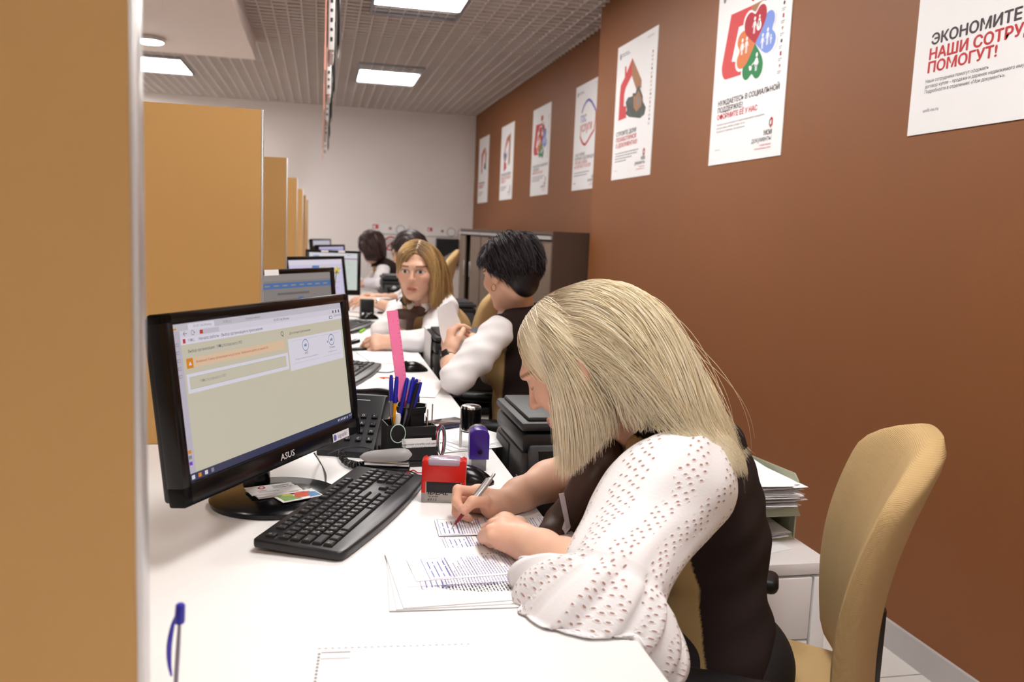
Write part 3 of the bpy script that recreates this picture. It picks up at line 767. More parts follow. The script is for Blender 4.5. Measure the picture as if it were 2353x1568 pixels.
# ---- document tray tower on the nearest low cabinet
M_tray = mat('sage grey tray plastic', '#A9AC93', rough=0.4)
def tray_tower(x, y, z):
    t = thing('letter_tray_tower', 'grey green letter tray tower on the low white cabinet', 'letter tray', (x, y, z), rad(0))
    for k in range(2):
        z0 = 0.004 + k * 0.085
        b = MB(); b.box((0, 0.15, z0), (0.25, 0.30, 0.006))
        for sx in (-1, 1):
            b.prism([(0, 0), (0.32, 0.0), (0.30, 0.03), (0.26, 0.06), (0.02, 0.075), (0, 0.06)], -0.002, 0.002, M=T(sx * 0.125, -0.01, z0) @ frame((0, 0, 0), (0, 1, 0), (0, 0, 1), (1, 0, 0)))
        b.box((0, 0.30, z0 + 0.03), (0.25, 0.004, 0.065))
        for q in range(24): b.box((-0.115 + q * 0.01, 0.296, z0 + 0.03), (0.004, 0.004, 0.06))
        # scooped front lip
        b.prism([(-0.127, -0.03), (0.127, -0.03), (0.127, 0.012), (0.08, 0.005), (-0.08, 0.005), (-0.127, 0.012)], -0.002, 0.002, M=T(0, -0.006, z0) @ Rx(rad(50)))
        b.build('tray', M_tray, t)
    for sx in (-1, 1):
        for yy in (0.02, 0.28):
            p = MB(); p.tube([(sx * 0.127, yy, 0), (sx * 0.127, yy - 0.012, 0.085)], 0.005, 6); p.build('post', M_tray, t)
    return t
TX, TY, TZ = 1.035, 1.86, 0.54
tray_tower(TX, TY, TZ)
def loose_sheet(name, c, rz, w, h, z, label, group, m=None, curl=0.0, extra=None):
    """a sheet of paper, centre c, its top edge along local +y"""
    b = MB(); n = 8; V = []; F = []
    for i in range(n + 1):
        for j in range(n + 1):
            u, v = i / n - .5, j / n - .5
            V.append((u * w, v * h, curl * ((u * 2) ** 2 * 0.6 + max(0, v) ** 2 * 2 + 0.4 * max(0, u * v))))
    for i in range(n):
        for j in range(n): F.append((i * (n + 1) + j, (i + 1) * (n + 1) + j, (i + 1) * (n + 1) + j + 1, i * (n + 1) + j + 1))
    k = len(V); V += [(v[0], v[1], v[2] - 0.0006) for v in V]; F += [tuple(k + q for q in f[::-1]) for f in F]
    edge = [i * (n + 1) for i in range(n + 1)] + [n * (n + 1) + j for j in range(1, n + 1)] + [i * (n + 1) + n for i in range(n - 1, -1, -1)] + [j for j in range(n - 1, 0, -1)]
    for a, bb in zip(edge, edge[1:] + edge[:1]): F.append((a, a + k, bb + k, bb))
    b.add(V, F, 0, True)
    if extra: extra(b)
    o = b.build(name, m or [M_paper, M_ink, M_inkb, M_inkv, M_inkg], loc=(c[0], c[1], z), rz=rz, auto=30); tag(o, label, 'paper', group); return o
for k in range(22):
    z = TZ + 0.094 + k * 0.0028
    loose_sheet('paper_sheet', (TX + random.uniform(-.012, .016), TY + 0.12 + random.uniform(-.03, .0)), random.uniform(-.12, .12), 0.21, 0.297, z,
                'white sheet in the pile filling the upper letter tray', 'sheets piled in the upper letter tray', curl=random.uniform(0, .004))
for k in range(3):
    loose_sheet('paper_sheet', (TX + 0.0, TY + 0.12), random.uniform(-.1, .1), 0.21, 0.29, TZ + 0.009 + k * 0.006, 'white curling sheet lying in the lower letter tray', 'sheets in the lower letter tray', curl=0.012)
loose_sheet('paper_sheet', (TX - 0.03, TY - 0.055), 0.3, 0.21, 0.1, TZ + 0.0008, 'white sheet lying under the letter tray on the low cabinet', None)
# ================================================================ ON THE DESKS
# ---- monitors
UI = {}
def ui(h, e=0.8):
    k = 'screen colour ' + h
    return mat(k, h, emit=e, rough=0.3)
def monitor(name, label, c, yaw, tilt, W, Hh, base, mats, draw, stand=True, bez=(0.022, 0.022, 0.018, 0.034), logo=None, group='black desktop monitors'):
    """c: centre of the face; draw(mb, M, w, h) lays the picture on the screen"""
    t = thing(name, label, 'monitor', (base[0], base[1], DZ), group=group)
    u = np.array([math.cos(yaw), math.sin(yaw), 0]); n = np.array([math.sin(yaw), -math.cos(yaw), 0])
    up = np.array([0, 0, 1]) * math.cos(tilt) - n * math.sin(tilt); nn = np.cross(u, up)
    M = frame(c, u, up, nn)
    l, r, tp, bt = bez
    f = MB()
    f.box((-W / 2 + l / 2, 0, -0.012), (l, Hh, 0.03), r=0.004, M=M); f.box((W / 2 - r / 2, 0, -0.012), (r, Hh, 0.03), r=0.004, M=M)
    f.box((0, Hh / 2 - tp / 2, -0.012), (W, tp, 0.03), r=0.004, M=M); f.box((0, -Hh / 2 + bt / 2, -0.012), (W, bt, 0.03), r=0.004, M=M)
    bz = f.build('bezel', [M_gloss, M_grey], t, world=True)
    if logo:
        g = MB(); g.text(logo, 0.0155, M @ T(0.0, -Hh / 2 + bt * 0.32, 0.0035), 0, bold=0.02, width=1.25, shear=0.1, align='C'); g.build('brand_lettering', M_lgrey, bz, world=True)
    bk = MB(); bk.box((0, 0, -0.03), (W - 0.01, Hh - 0.01, 0.02), r=0.006, M=M); bk.box((0, -0.01, -0.05), (W * .6, Hh * .65, 0.03), r=0.012, M=M); bk.build('back_shell', M_black, t, world=True)
    w, h = W - l - r, Hh - tp - bt
    Ms = M @ T((l - r) / 2 - w / 2, (bt - tp) / 2 + h / 2, -0.004)
    s = MB(); s.rect(0, -h, w, 0, 0, Ms); draw(s, Ms, w, h); s.build('screen', mats, t, world=True)
    if stand:
        p = np.array(c) - nn * 0.05 - up * 0.09
        nk = MB(); e = np.array([base[0] - n[0] * .045, base[1] - n[1] * .045 + .035, DZ + 0.012]); nk.tube([p, e + (0, 0, .09), e], [0.022, 0.022, 0.026], 14); nk.build('neck', M_gloss, t, world=True)
        bs = MB(); bs.lathe([(0.098, 0.0), (0.118, 0.003), (0.120, 0.010), (0.114, 0.017), (0.04, 0.022)], 64, M=T(base[0], base[1], DZ) @ Matrix.Diagonal((1.0, 0.92, 1, 1))); bs.build('base', M_gloss, t, world=True, auto=50)
    return t, M
def q(s, M, w, h, u0, v0, u1, v1, m, k=1): s.rect(u0 * w, -v1 * h, u1 * w, -v0 * h, m, M @ T(0, 0, 0.0004 * k))
def tx(s, M, w, h, body, u, v, size, m, k=4, **kw): s.text(body, size, M @ T(u * w, -v * h, 0.0004 * k), m, **kw)
UIM = [ui('#D0C9B4'), ui('#C9C4CE'), ui('#DCD7E4'), ui('#E4DFEC'), ui('#E6C6A6'), ui('#E08A1E'), ui('#333A58'), ui('#55525C'), ui('#8A8790'), ui('#3E6E98'), ui('#B9C2B4'), ui('#C2BAC9'), ui('#C43A3A'), ui('#7A35C8'), ui('#4A7FD0')]
def draw_main(s, M, w, h):
    q(s, M, w, h, 0, 0, 1, .045, 1); q(s, M, w, h, .075, .006, .20, .045, 3, 2); q(s, M, w, h, 0, .045, 1, .088, 2); q(s, M, w, h, .035, .088, 1, .135, 3); q(s, M, w, h, 0, .045, .035, .95, 11, 2)
    q(s, M, w, h, 0, .025, .022, .035, 5, 3); tx(s, M, w, h, '10.107.136.24/setup', .095, .032, .0055, 8); tx(s, M, w, h, '79.782.1.5', .24, .032, .0055, 8); tx(s, M, w, h, 'Личный кабинет', .36, .032, .0055, 8); tx(s, M, w, h, '10.107.136.24/setup', .52, .072, .0062, 7)
    tx(s, M, w, h, '←  ⟳', .045, .082, .012, 7); q(s, M, w, h, .125, .055, .14, .08, 12, 3); q(s, M, w, h, .125, .052, .22, .084, 1, 2)
    tx(s, M, w, h, 'Начало работы · Выбор организации и приложения', .115, .120, .0068, 7); tx(s, M, w, h, 'МФЦ', .066, .120, .0062, 8); q(s, M, w, h, .044, .098, .056, .126, 12, 3)
    for i in range(3): q(s, M, w, h, .93 + i * .022, .055, .938 + i * .022, .078, 7, 3)
    q(s, M, w, h, .90, .098, .925, .122, 8, 3); q(s, M, w, h, .904, .103, .921, .117, 3, 4); tx(s, M, w, h, 'Данилова Е.А.', .935, .108, .007, 8)
    tx(s, M, w, h, 'Выбор организации:  МФЦ Кстовского МО', .06, .19, .0066, 7); tx(s, M, w, h, 'Q', .555, .19, .012, 7)
    q(s, M, w, h, .05, .225, .575, .29, 4); q(s, M, w, h, .05, .225, .08, .29, 5, 2); s.flat([(.058 * w, -.27 * h), (.072 * w, -.27 * h), (.065 * w, -.245 * h)], 3, M @ T(0, 0, .0014))
    tx(s, M, w, h, 'Внимание! Смена организации не доступна. Завершите работу в панели 3С', .092, .262, .0052, 12)
    q(s, M, w, h, .045, .325, .59, .45, 3); q(s, M, w, h, .055, .345, .575, .425, 10, 2); q(s, M, w, h, .0565, .349, .5735, .421, 0, 3); tx(s, M, w, h, 'МФЦ Кстовского МО', .10, .392, .0062, 8)
    tx(s, M, w, h, 'Доступные приложения', .61, .19, .0062, 7)
    q(s, M, w, h, .60, .225, .985, .47, 3); q(s, M, w, h, .62, .245, .80, .246, 8, 2); q(s, M, w, h, .62, .42, .80, .421, 8, 2); q(s, M, w, h, .825, .42, .97, .421, 8, 2); q(s, M, w, h, .825, .245, .97, .246, 8, 2)
    for cu, nm, n2 in ((.71, 'АИС', 'Система исполнения электронных регламентов'), (.90, 'Отчеты', 'Система отчетности')):
        ribbon(s, [(cu * w + .0105 * math.cos(a), -.295 * h + .0105 * math.sin(a)) for a in np.linspace(0, 6.2832, 28)], .0012, 9, M @ T(0, 0, .0012))
        q(s, M, w, h, cu - .007, .288, cu - .001, .305, 9, 3); q(s, M, w, h, cu + .001, .282, cu + .007, .305, 9, 3)
        tx(s, M, w, h, nm, cu, .365, .006, 7, align='C'); tx(s, M, w, h, n2, cu, .395, .0034, 8, align='C')
    s.flat([(.865 * w, -.29 * h), (.865 * w, -.315 * h), (.872 * w, -.308 * h)], 8, M @ T(0, 0, .0016))
    q(s, M, w, h, 0, .95, 1, 1, 6, 4)
    for i, m in enumerate((3, 5, 3, 8)): q(s, M, w, h, .012 + i * .03, .962, .026 + i * .03, .988, m, 5)
    for i in range(7): q(s, M, w, h, .885 + i * .012, .967, .89 + i * .012, .985, 2, 5)
    tx(s, M, w, h, '10:17', .972, .978, .006, 2, 6)
    for v, m in ((.80, 5), (.875, 13), (.835, 8)): q(s, M, w, h, .010, v, .024, v + .022, m, 3)
    for i in range(5): q(s, M, w, h, .010, .12 + i * .05, .024, .14 + i * .05, 8, 3); q(s, M, w, h, .012, .123 + i * .05, .022, .137 + i * .05, 11, 4)
C1 = (-0.0695, 1.541, 0.988)
mon, MM = monitor('monitor', 'large black monitor with a beige web page on screen, nearest to us', C1, rad(59.8), rad(7.6), 0.55, 0.289, (-0.075, 1.612), UIM, draw_main, logo='ASUS')
# sticker and small items on the nearest monitor
b = MB(); b.rect(-.032, -.008, .032, .008, 0, MM @ T(.19, -.1335, .004)); b.flat([(-.024 + .006 * math.cos(a), .006 * math.sin(a)) for a in np.linspace(0, 6.28, 15)[:-1]], 1, MM @ T(.19, -.1335, .0043))
b.text('signatId', .011, MM @ T(.178, -.1365, .0043), 1)
b.build('inventory_sticker', [M_paper, M_inkb], [c for c in mon.children if c.name.startswith('bezel')][0], world=True)

def draw_grey(s, M, w, h):
    q(s, M, w, h, 0, 0, 1, .09, 1); q(s, M, w, h, 0, .12, 1, .20, 2)
    for i in range(9): q(s, M, w, h, .05 + i * .105, .15, .05 + i * .105 + .06, .17, 1, 2)
    q(s, M, w, h, .3, .26, .7, .29, 3); q(s, M, w, h, .55, .33, .62, .37, 2)
    for i in range(7): q(s, M, w, h, .1 + .05 * (i % 3), .42 + i * .07, .1 + .05 * (i % 3) + random.uniform(.15, .5), .435 + i * .07, 3)
    q(s, M, w, h, .62, .42, .85, .70, 4)
GREYM = [ui('#8E8886', .75), ui('#9A9492', .75), ui('#4F78B0', .75), ui('#6E6866', .75), ui('#9C8280', .75)]
def draw_lilac(s, M, w, h):
    q(s, M, w, h, 0, 0, 1, .10, 1); q(s, M, w, h, .42, .12, .55, .17, 2); q(s, M, w, h, .40, .16, .44, .28, 3); q(s, M, w, h, .58, .13, .75, .15, 4); q(s, M, w, h, .70, .17, .96, .22, 5)
    for i in range(10): q(s, M, w, h, .44, .30 + i * .06, .44 + random.uniform(.2, .5), .312 + i * .06, 6)
LILM = [ui('#DAD2EE'), ui('#E8E2F0'), ui('#4E86C8'), ui('#4FA39B'), ui('#E8D9A8'), ui('#9FB4DC'), ui('#B8B0CC')]
def draw_green(s, M, w, h):
    q(s, M, w, h, 0, 0, 1, .12, 1); q(s, M, w, h, .08, .07, .2, .10, 2); q(s, M, w, h, .55, .14, 1, .165, 3); q(s, M, w, h, .78, .04, .86, .06, 4)
    for i in range(14): q(s, M, w, h, .5, .22 + i * .05, .5 + random.uniform(.2, .42), .228 + i * .05, 5)
GRNM = [ui('#D5DED8'), ui('#E4E2E8'), ui('#4E86C8'), ui('#B05AA8'), ui('#9A8FD0'), ui('#B4C0B8')]
def draw_viol(s, M, w, h): q(s, M, w, h, 0, 0, 1, .06, 1); q(s, M, w, h, .06, .1, .95, .95, 1)
VIOM = [ui('#A79AD8'), ui('#CFC8E8')]
def by_tr(tr, yaw, tilt, W, H):
    u = np.array([math.cos(yaw), math.sin(yaw), 0]); n = np.array([math.sin(yaw), -math.cos(yaw), 0]); up = np.array([0, 0, 1]) * math.cos(tilt) - n * math.sin(tilt)
    return tuple(np.array(tr) - u * W / 2 - up * H / 2), n
def mon_at(label, tr, yaw, tilt, W, H, mats, draw, **k):
    c, n = by_tr(tr, rad(yaw), rad(tilt), W, H); base = (c[0] - n[0] * .07, c[1] - n[1] * .07)
    return monitor('monitor', label, c, rad(yaw), rad(tilt), W, H, base, mats, draw, **k)
_, M2 = mon_at('black monitor with a dim grey screen and blue bar, behind the nearest monitor', (0.05, 3.33, 1.11), 55, 6, .50, .30, GREYM, draw_grey)
mon_at('black monitor with a bright lilac screen and a yellow flower at its edge', (0.125, 4.74, 1.105), 54, 8, .50, .30, LILM, draw_lilac)
_, M4 = mon_at('small squarer black monitor with a pale green screen and two paper tabs on top', (0.254, 5.60, 1.109), 4, 2, .345, .285, GRNM, draw_green)
mon_at('black monitor with a violet screen, fifth along the desks', (0.196, 7.29, 1.11), 64, 6, .50, .30, VIOM, draw_viol)
mon_at('black monitor farthest down the desks, only its top edge showing', (0.112, 9.9, 1.11), 66, 6, .50, .30, [ui('#C9C6D2')], lambda s, M, w, h: None)
# paper tabs stuck on two of the monitors
def tab(M, x, y, w, h, label):
    b = MB(); b.box((0, 0, 0), (w, h, 0.001), M=M @ T(x, y, 0.0042)); c = M @ Vector((x, y, 0.0042)); o = b.build('paper_tab', M_paper, world=True, loc=tuple(c)); tag(o, label, 'paper')
tab(M2, -.125, .139, .075, .020, 'white paper tab on the top edge of the monitor with the grey screen')
tab(M4, -.055, .134, .045, .012, 'white paper tab on the top edge of the pale green monitor, nearer the flower side')
tab(M4, .05, .134, .04, .012, 'white paper tab on the top edge of the pale green monitor, nearer the seated women')
# yellow paper flower
t = thing('yellow_flower', 'yellow artificial flower at the edge of the lilac monitor', 'flower', tuple(at(774, 630, 3.62)))
M_yel = mat('yellow petals', '#D9C81E', rough=0.6)
F0 = at(774, 622, 3.62)
for k in range(6):
    a = k * 1.05; b = MB(); d = np.array([math.cos(a), 0.3, math.sin(a)])
    b.lathe([(0.001, 0), (0.0065, 0.006), (0.006, 0.013), (0.001, 0.019)], 8, M=aim(F0, d) @ Matrix.Diagonal((1, .35, 1, 1))); b.build('petal', M_yel, t, world=True)
b = MB(); b.tube([F0, F0 + (-.004, .0, -.03), F0 + (-.012, .01, -.12), (F0[0] - .02, F0[1] + .02, DZ + .004)], 0.002, 6); b.build('stem', mat('green stem', '#7E8F2A', rough=0.6), t, world=True)
b = MB(); b.lathe([(.02, 0), (.022, .004), (.008, .02)], 16, M=T(F0[0] - .02, F0[1] + .02, DZ)); b.build('foot', M_dark, t, world=True)

# ---- keyboards
M_key = mat('keyboard key', '#1B1B1E', rough=0.38, bump=0.1, bscale=700)
M_kb = mat('keyboard case', '#202024', rough=0.33, bump=0.05, bscale=500)
def keyboard(c, rz, label, legends=True):
    t = thing('keyboard', label, 'keyboard', (c[0], c[1], DZ), rz, 'black keyboards on the worktop')
    L, D = 0.45, 0.154
    P = [(-L / 2, D / 2 - .004), (-L / 2, -D / 2 + .012), (-L / 2 + .006, -D / 2 + .003)] + [(-L / 2 + .02 + (L - .04) * i / 16, -D / 2 - .010 * math.sin(math.pi * i / 16)) for i in range(17)] + [(L / 2 - .006, -D / 2 + .003), (L / 2, -D / 2 + .012), (L / 2, D / 2 - .004), (L / 2 - .006, D / 2), (-L / 2 + .006, D / 2)]
    b = MB(); b.prism(P, 0.0, 0.015, r=0.0045, seg=3, smooth=True, M=T(0, 0, 0.002) @ Matrix.Rotation(rad(2.5), 4, 'X') @ T(0, 0, .003))
    b.box((-0.15, D / 2 - .02, .003), (.02, .01, .006)); b.box((0.15, D / 2 - .02, .003), (.02, .01, .006))
    b.build('case', [M_kb], t, auto=50)
    k = MB(); U = 0.0187; x0 = -L / 2 + 0.013
    rows = [(0.0545, [(0, 1, 'Esc')] + [(2 + i, 1, 'F%d' % (i + 1)) for i in range(4)] + [(6.5 + i, 1, 'F%d' % (i + 5)) for i in range(4)] + [(11 + i, 1, 'F%d' % (i + 9)) for i in range(4)] + [(15.25 + i, 1, '') for i in range(3)]),
            (0.031, [(i, 1, '~1234567890-='[i]) for i in range(13)] + [(13, 2, '')] + [(15.25 + i, 1, '') for i in range(3)] + [(18.5 + i, 1, ['Num', '/', '*', '-'][i]) for i in range(4)]),
            (0.0123, [(0, 1.5, 'Tab')] + [(1.5 + i, 1, 'QWERTYUIOP[]'[i]) for i in range(12)] + [(13.5, 1.5, '')] + [(15.25 + i, 1, '') for i in range(3)] + [(18.5 + i, 1, '789'[i]) for i in range(3)] + [(21.5, 1, '+')]),
            (-0.0064, [(0, 1.75, 'Caps')] + [(1.75 + i, 1, "ASDFGHJKL;'"[i]) for i in range(11)] + [(12.75, 2.25, '')] + [(18.5 + i, 1, '456'[i]) for i in range(3)]),
            (-0.0251, [(0, 2.25, '')] + [(2.25 + i, 1, 'ZXCVBNM,./'[i]) for i in range(10)] + [(12.25, 2.75, '')] + [(16.25, 1, '')] + [(18.5 + i, 1, '123'[i]) for i in range(3)] + [(21.5, 1, '')]),
            (-0.0438, [(0, 1.25, 'Ctrl'), (1.25, 1.25, ''), (2.5, 1.25, 'Alt'), (3.75, 6.25, ''), (10, 1.25, 'Alt'), (11.25, 1.25, ''), (12.5, 1.25, ''), (13.75, 1.25, '')] + [(15.25 + i, 1, '') for i in range(3)] + [(18.5, 2, '0'), (20.5, 1, '.'), (21.5, 1, '')])]
    RU = dict(zip("QWERTYUIOP[]ASDFGHJKL;'ZXCVBNM,.", "ЙЦУКЕНГШЩЗХЪФЫВАПРОЛДЖЭЯЧСМИТЬБЮ"))
    tilt = Matrix.Rotation(rad(2.5), 4, 'X')
    for v, ks in rows:
        for (u, w, lg) in ks:
            cx = x0 + (u + w / 2) * U; hw = w * U / 2 - 0.0009; hd = U / 2 - 0.0009
            th = 0.0017
            z0, z1 = 0.0185, 0.0245
            V = [(cx - hw, v - hd, z0), (cx + hw, v - hd, z0), (cx + hw, v + hd, z0), (cx - hw, v + hd, z0)]
            for dx, dy, zz in ((1.1, 1.1, z1 - .0012), (2.4, 2.4, z1)):
                V += [(cx - hw + th * dx, v - hd + th * dy, zz), (cx + hw - th * dx, v - hd + th * dy, zz), (cx + hw - th * dx, v + hd - th * dy * .6, zz), (cx - hw + th * dx, v + hd - th * dy * .6, zz)]
            F = []
            for a in (0, 4):
                for j in range(4): F.append((a + j, a + (j + 1) % 4, a + 4 + (j + 1) % 4, a + 4 + j))
            F.append((8, 9, 10, 11)); k.add(V, F, 0, False, tilt)
            if legends and lg:
                k.text(lg, 0.0052 if len(lg) == 1 else 0.0036, tilt @ T(cx - hw + .0042, v + .0002, z1 + .0002), 1)
                if lg in RU: k.text(RU[lg], 0.0045, tilt @ T(cx + .0008, v - .0048, z1 + .0002), 1)
    k.build('key_field', [M_key, M_lgrey], t)
    if legends:
        g = MB(); g.flat([(.009 * math.cos(a) * .6, .006 * math.sin(a)) for a in np.linspace(0.5, 5.6, 12)], 0, tilt @ T(.165, .062, .0198)); g.build('emblem', M_lgrey, t)
    return t
keyboard((0.0605, 1.532), rad(66.4), 'black keyboard lying in front of the nearest monitor')
keyboard((0.095, 2.985), rad(74), 'black keyboard behind the pen organizer, on the second desk', False)
keyboard((0.155, 4.40), rad(71.6), 'black keyboard in front of the woman looking at us', False)

# ---- mice
def mouse(p, rz, label, cable=None):
    t = thing('computer_mouse', label, 'mouse', (p[0], p[1], DZ), rz, 'black computer mice')
    b = MB(); rings = []
    for i in range(15):
        u = i / 14; x = -0.055 + 0.11 * u; e = math.sqrt(max(0.0, 1 - (2 * u - 1) ** 2)); hw = 0.030 * (0.25 + 0.75 * e) if 0 < i < 14 else 0.006
        hh = 0.037 * (max(.001, math.sin(math.pi * min(1, u * 0.85 + 0.12))) ** .8)
        ring = [(x, hw * math.cos(a), hh * max(0, math.sin(a)) ** .8 if math.sin(a) > 0 else 0.0) for a in np.linspace(-0.3, math.pi + 0.3, 18)]
        rings.append(ring)
    b.loft(rings); b.build('body', M_gloss, t, auto=70)
    w = MB(); w.tube([(-.028, -.003, .031), (-.028, .003, .031)], .008, 12); w.build('scroll_wheel', M_dark, t)
    if cable is not None:
        c = MB(); P = [Vector((p[0], p[1], DZ)) + (Rz(rz) @ Vector((-.056, 0, .008)))] + [Vector(x) for x in cable]
        c.tube(catmull([tuple(x) for x in P], 6), 0.0018, 6); c.build('cable', M_dark, t, world=True)
mouse((0.305, 1.705), rad(-15), 'black mouse half hidden behind the red stamp', [(.20, 1.73, DZ + .003), (.12, 1.83, DZ + .003), (0.05, 1.9, DZ + .003)])
mouse((0.337, 3.10), rad(10), 'black mouse lying beside the pink ruler on the second desk', [(.24, 3.05, DZ + .003), (.17, 3.10, DZ + .003), (.05, 3.3, DZ + .003)])
mouse((0.275, 4.86), rad(25), 'black mouse under the black stamp on the third desk', [(.2, 4.95, DZ + .003), (.1, 5.0, DZ + .003)])

# ---- cards on the monitor foot
def card(c, rz, z, w, h, label, draw=None, mats=None, group=None):
    b = MB(); b.box((0, 0, 0.0006), (w, h, 0.0012))
    if draw: draw(b)
    o = b.build('business_card', mats or [M_paper, M_redp, M_ink], loc=(c[0], c[1], z), rz=rz); tag(o, label, 'card', group)
BZ = DZ + 0.0225
pc = onz(632, 1132, BZ)
def draw_card(b):
    mydoc_like = [(-.035, .002), (-.028, .010), (-.021, .006), (-.021, -.004), (-.028, -.010), (-.035, -.005)]
    b.flat(mydoc_like, 1, T(0.012, .012, .0014)); b.flat([(x * .5 - .014, y * .5) for x, y in mydoc_like], 0, T(0.012, .012, .0016)); b.text('МОИ', .007, T(-.028, -.008, .0014), 1, bold=.02); b.text('документы', .007, T(-.028, -.016, .0014), 2)
    lines(b, T(0, 0, .0014), .004, .014, [.035, .03, .035], .006, .002, 2)
for k in range(4):
    card((pc[0] - .004 * k + .006, pc[1] + .002 * k), rad(20 + 6 * (k % 3)), BZ + k * .0014, .088, .052, 'white business card with a red emblem, in the fanned stack on the monitor foot', draw_card, group='business cards on the monitor foot')
pp = onz(684, 1140, BZ)
b_ = lambda b: (b.flat([(-.035, -.02), (.0, -.02), (-.01, .01), (-.035, .02)], 1, T(0, 0, .0014)), b.flat([(-.01, -.012), (.02, -.015), (.03, .012), (.0, .018)], 2, T(0, 0, .0015)), b.flat([(.015, -.02), (.037, -.02), (.037, .005), (.025, .01)], 3, T(0, 0, .0016)), b.flat([(-.03, .008), (-.005, .004), (-.012, .02)], 4, T(0, 0, .0017)))
card((pp[0], pp[1]), rad(28), BZ, .080, .048, 'small colourful picture card lying beside the business cards', b_, [M_paper, mat('card green', '#7FA45A', rough=.5, var=.4, vscale=90), mat('card red', '#C9503A', rough=.5, var=.4, vscale=90), mat('card blue', '#5F8FC0', rough=.5, var=.4, vscale=90), mat('card yellow', '#D8C44A', rough=.5)])

# ---- pens
def pen(p0, p1, label, body, capc=None, cap_len=.055, r=.0042, tip=None, group='pens standing in the desk organizer', clip=True, name='pen'):
    """pen from its lower end p0 to its upper end p1"""
    p0, p1 = np.array(p0, float), np.array(p1, float); d = unit(p1 - p0); L = np.linalg.norm(p1 - p0)
    t = thing(name, label, 'pen', tuple(p0), group=group)
    M = aim(p0, d); e = L - (cap_len if capc else 0)
    b = MB(); b.lathe([(.0008, 0), (.0012, .004), (r * .7, .012), (r, .022), (r, e), (r * .8, e + .001)], 12, M=M); b.build('barrel', body, t, world=True)
    if capc:
        c = MB(); c.lathe([(r * 1.15, e - .001), (r * 1.2, e), (r * 1.15, L - .012), (r * .8, L), (r * .4, L + .001)], 12, M=M)
        if clip: c.box((r * 1.5, 0, L - .024), (.0016, .0035, .04), r=.0006, M=M)
        c.build('cap', capc, t, world=True)
    return t
M_yelp = mat('yellow plastic', '#F2A300', rough=.35)
M_clrb = mat('smoke clear barrel', '#9C98A4', rough=.15, trans=.55, ior=1.3)
OX, OY = 0.197, 1.885
def cup(px, py, y, lean=(0, 0), L=.145):
    top = at(px, py, y); d = unit(np.array([lean[0], lean[1], 1.0])); return top - d * L, top
for (px, py, y, ln, body, cp, cl, lb) in [
        (899, 863, 1.868, (-.02, .0), M_clrb, M_blue, .055, 'clear ballpoint with a dark blue cap, standing apart at the side of the organizer'),
        (912, 866, 1.872, (.05, .0), M_yelp, M_blue, .058, 'yellow ballpoint with a blue cap in the organizer'),
        (919, 868, 1.915, (-.06, .02), M_black, M_black, .05, 'black pen beside the yellow pen in the organizer'),
        (936, 869, 1.885, (.17, .0), M_blue, M_blue, .055, 'all blue pen leaning towards the women, in front of the ruler'),
        (943, 873, 1.91, (.14, .0), mat('pink pen', '#C9608A', rough=.4), mat('pale blue cap', '#7FA8D8', rough=.4), .03, 'thin pink pen with a pale blue end in the organizer'),
        (950, 868, 1.88, (.16, .0), M_clrb, M_blue, .058, 'clear ballpoint with a wide blue cap in the middle of the pen cup'),
        (958, 872, 1.895, (.20, .0), M_blue, M_blue, .04, 'blue pen behind the black marker in the organizer'),
        (961, 876, 1.915, (.20, .0), M_lgrey, None, .04, 'pale grey pen end between the blue pens'),
        (960, 881, 1.872, (.24, .0), M_black, None, .05, 'black slanted pen in the pen cup'),
        (967, 879, 1.885, (.27, .0), M_blue, M_blue, .05, 'blue pen leaning farthest out of the pen cup')]:
    a_, b__ = cup(px, py, y, ln, .148 if cp is not None else .13); pen(a_, b__, lb, body, cp, cl)
# pink ruler
M_pinkr = mat('translucent pink ruler', '#F57FAE', rough=.25, spec=.6)
ra, rb_ = at(901, 714, 1.925), at(924, 892, 1.90)
d = unit(ra - rb_); rb_ = ra - d * .205; u_ = unit(np.cross((0.25, -1.0, 0.1), d)); n_ = np.cross(u_, d)
if u_[0] < 0: u_, n_ = -u_, -n_
Mr = frame(rb_, u_, d, unit(np.cross(u_, d)))
b = MB(); b.box((0, .1025, 0), (.0255, .205, .0018), m=0, M=Mr)
for s in (-1, 1):
    for k in range(20): b.rect(.0085 - (.003 if k % 5 == 0 else 0), .01 + k * .0095, .0122, .0106 + k * .0095, 1, Mr @ (T(0, 0, s * .0011)))
for s in (1,): b.text('1', .006, Mr @ T(-.003, .18, .0012), 1)
o = b.build('ruler', [M_pinkr, mat('ruler marks', '#8E1F4A', rough=.5)], world=True, loc=tuple(rb_)); tag(o, 'pink plastic ruler standing tall in the desk organizer', 'ruler')

# ---- desk organizer
t = thing('desk_organizer', 'black tiered desk organizer full of pens', 'pen holder', (OX, OY, DZ), rad(8))
b = MB(); b.box((0, 0, .006), (.122, .118, .012), r=.004); b.box((0, 0, .018), (.112, .108, .014), r=.003); b.build('base', M_black, t)
def open_box(mb, x0, y0, x1, y1, z0, z1, th=.002, m=0):
    mb.box(((x0 + x1) / 2, y0 + th / 2, (z0 + z1) / 2), (x1 - x0, th, z1 - z0), m=m); mb.box(((x0 + x1) / 2, y1 - th / 2, (z0 + z1) / 2), (x1 - x0, th, z1 - z0), m=m)
    mb.box((x0 + th / 2, (y0 + y1) / 2, (z0 + z1) / 2), (th, y1 - y0 - 2 * th, z1 - z0), m=m); mb.box((x1 - th / 2, (y0 + y1) / 2, (z0 + z1) / 2), (th, y1 - y0 - 2 * th, z1 - z0), m=m)
b = MB(); open_box(b, -.056, -.045, -.024, .02, .02, .092); b.build('side_compartment', M_black, t)
b = MB(); open_box(b, -.023, -.053, .056, -.033, .02, .042); b.build('card_slot', M_black, t)
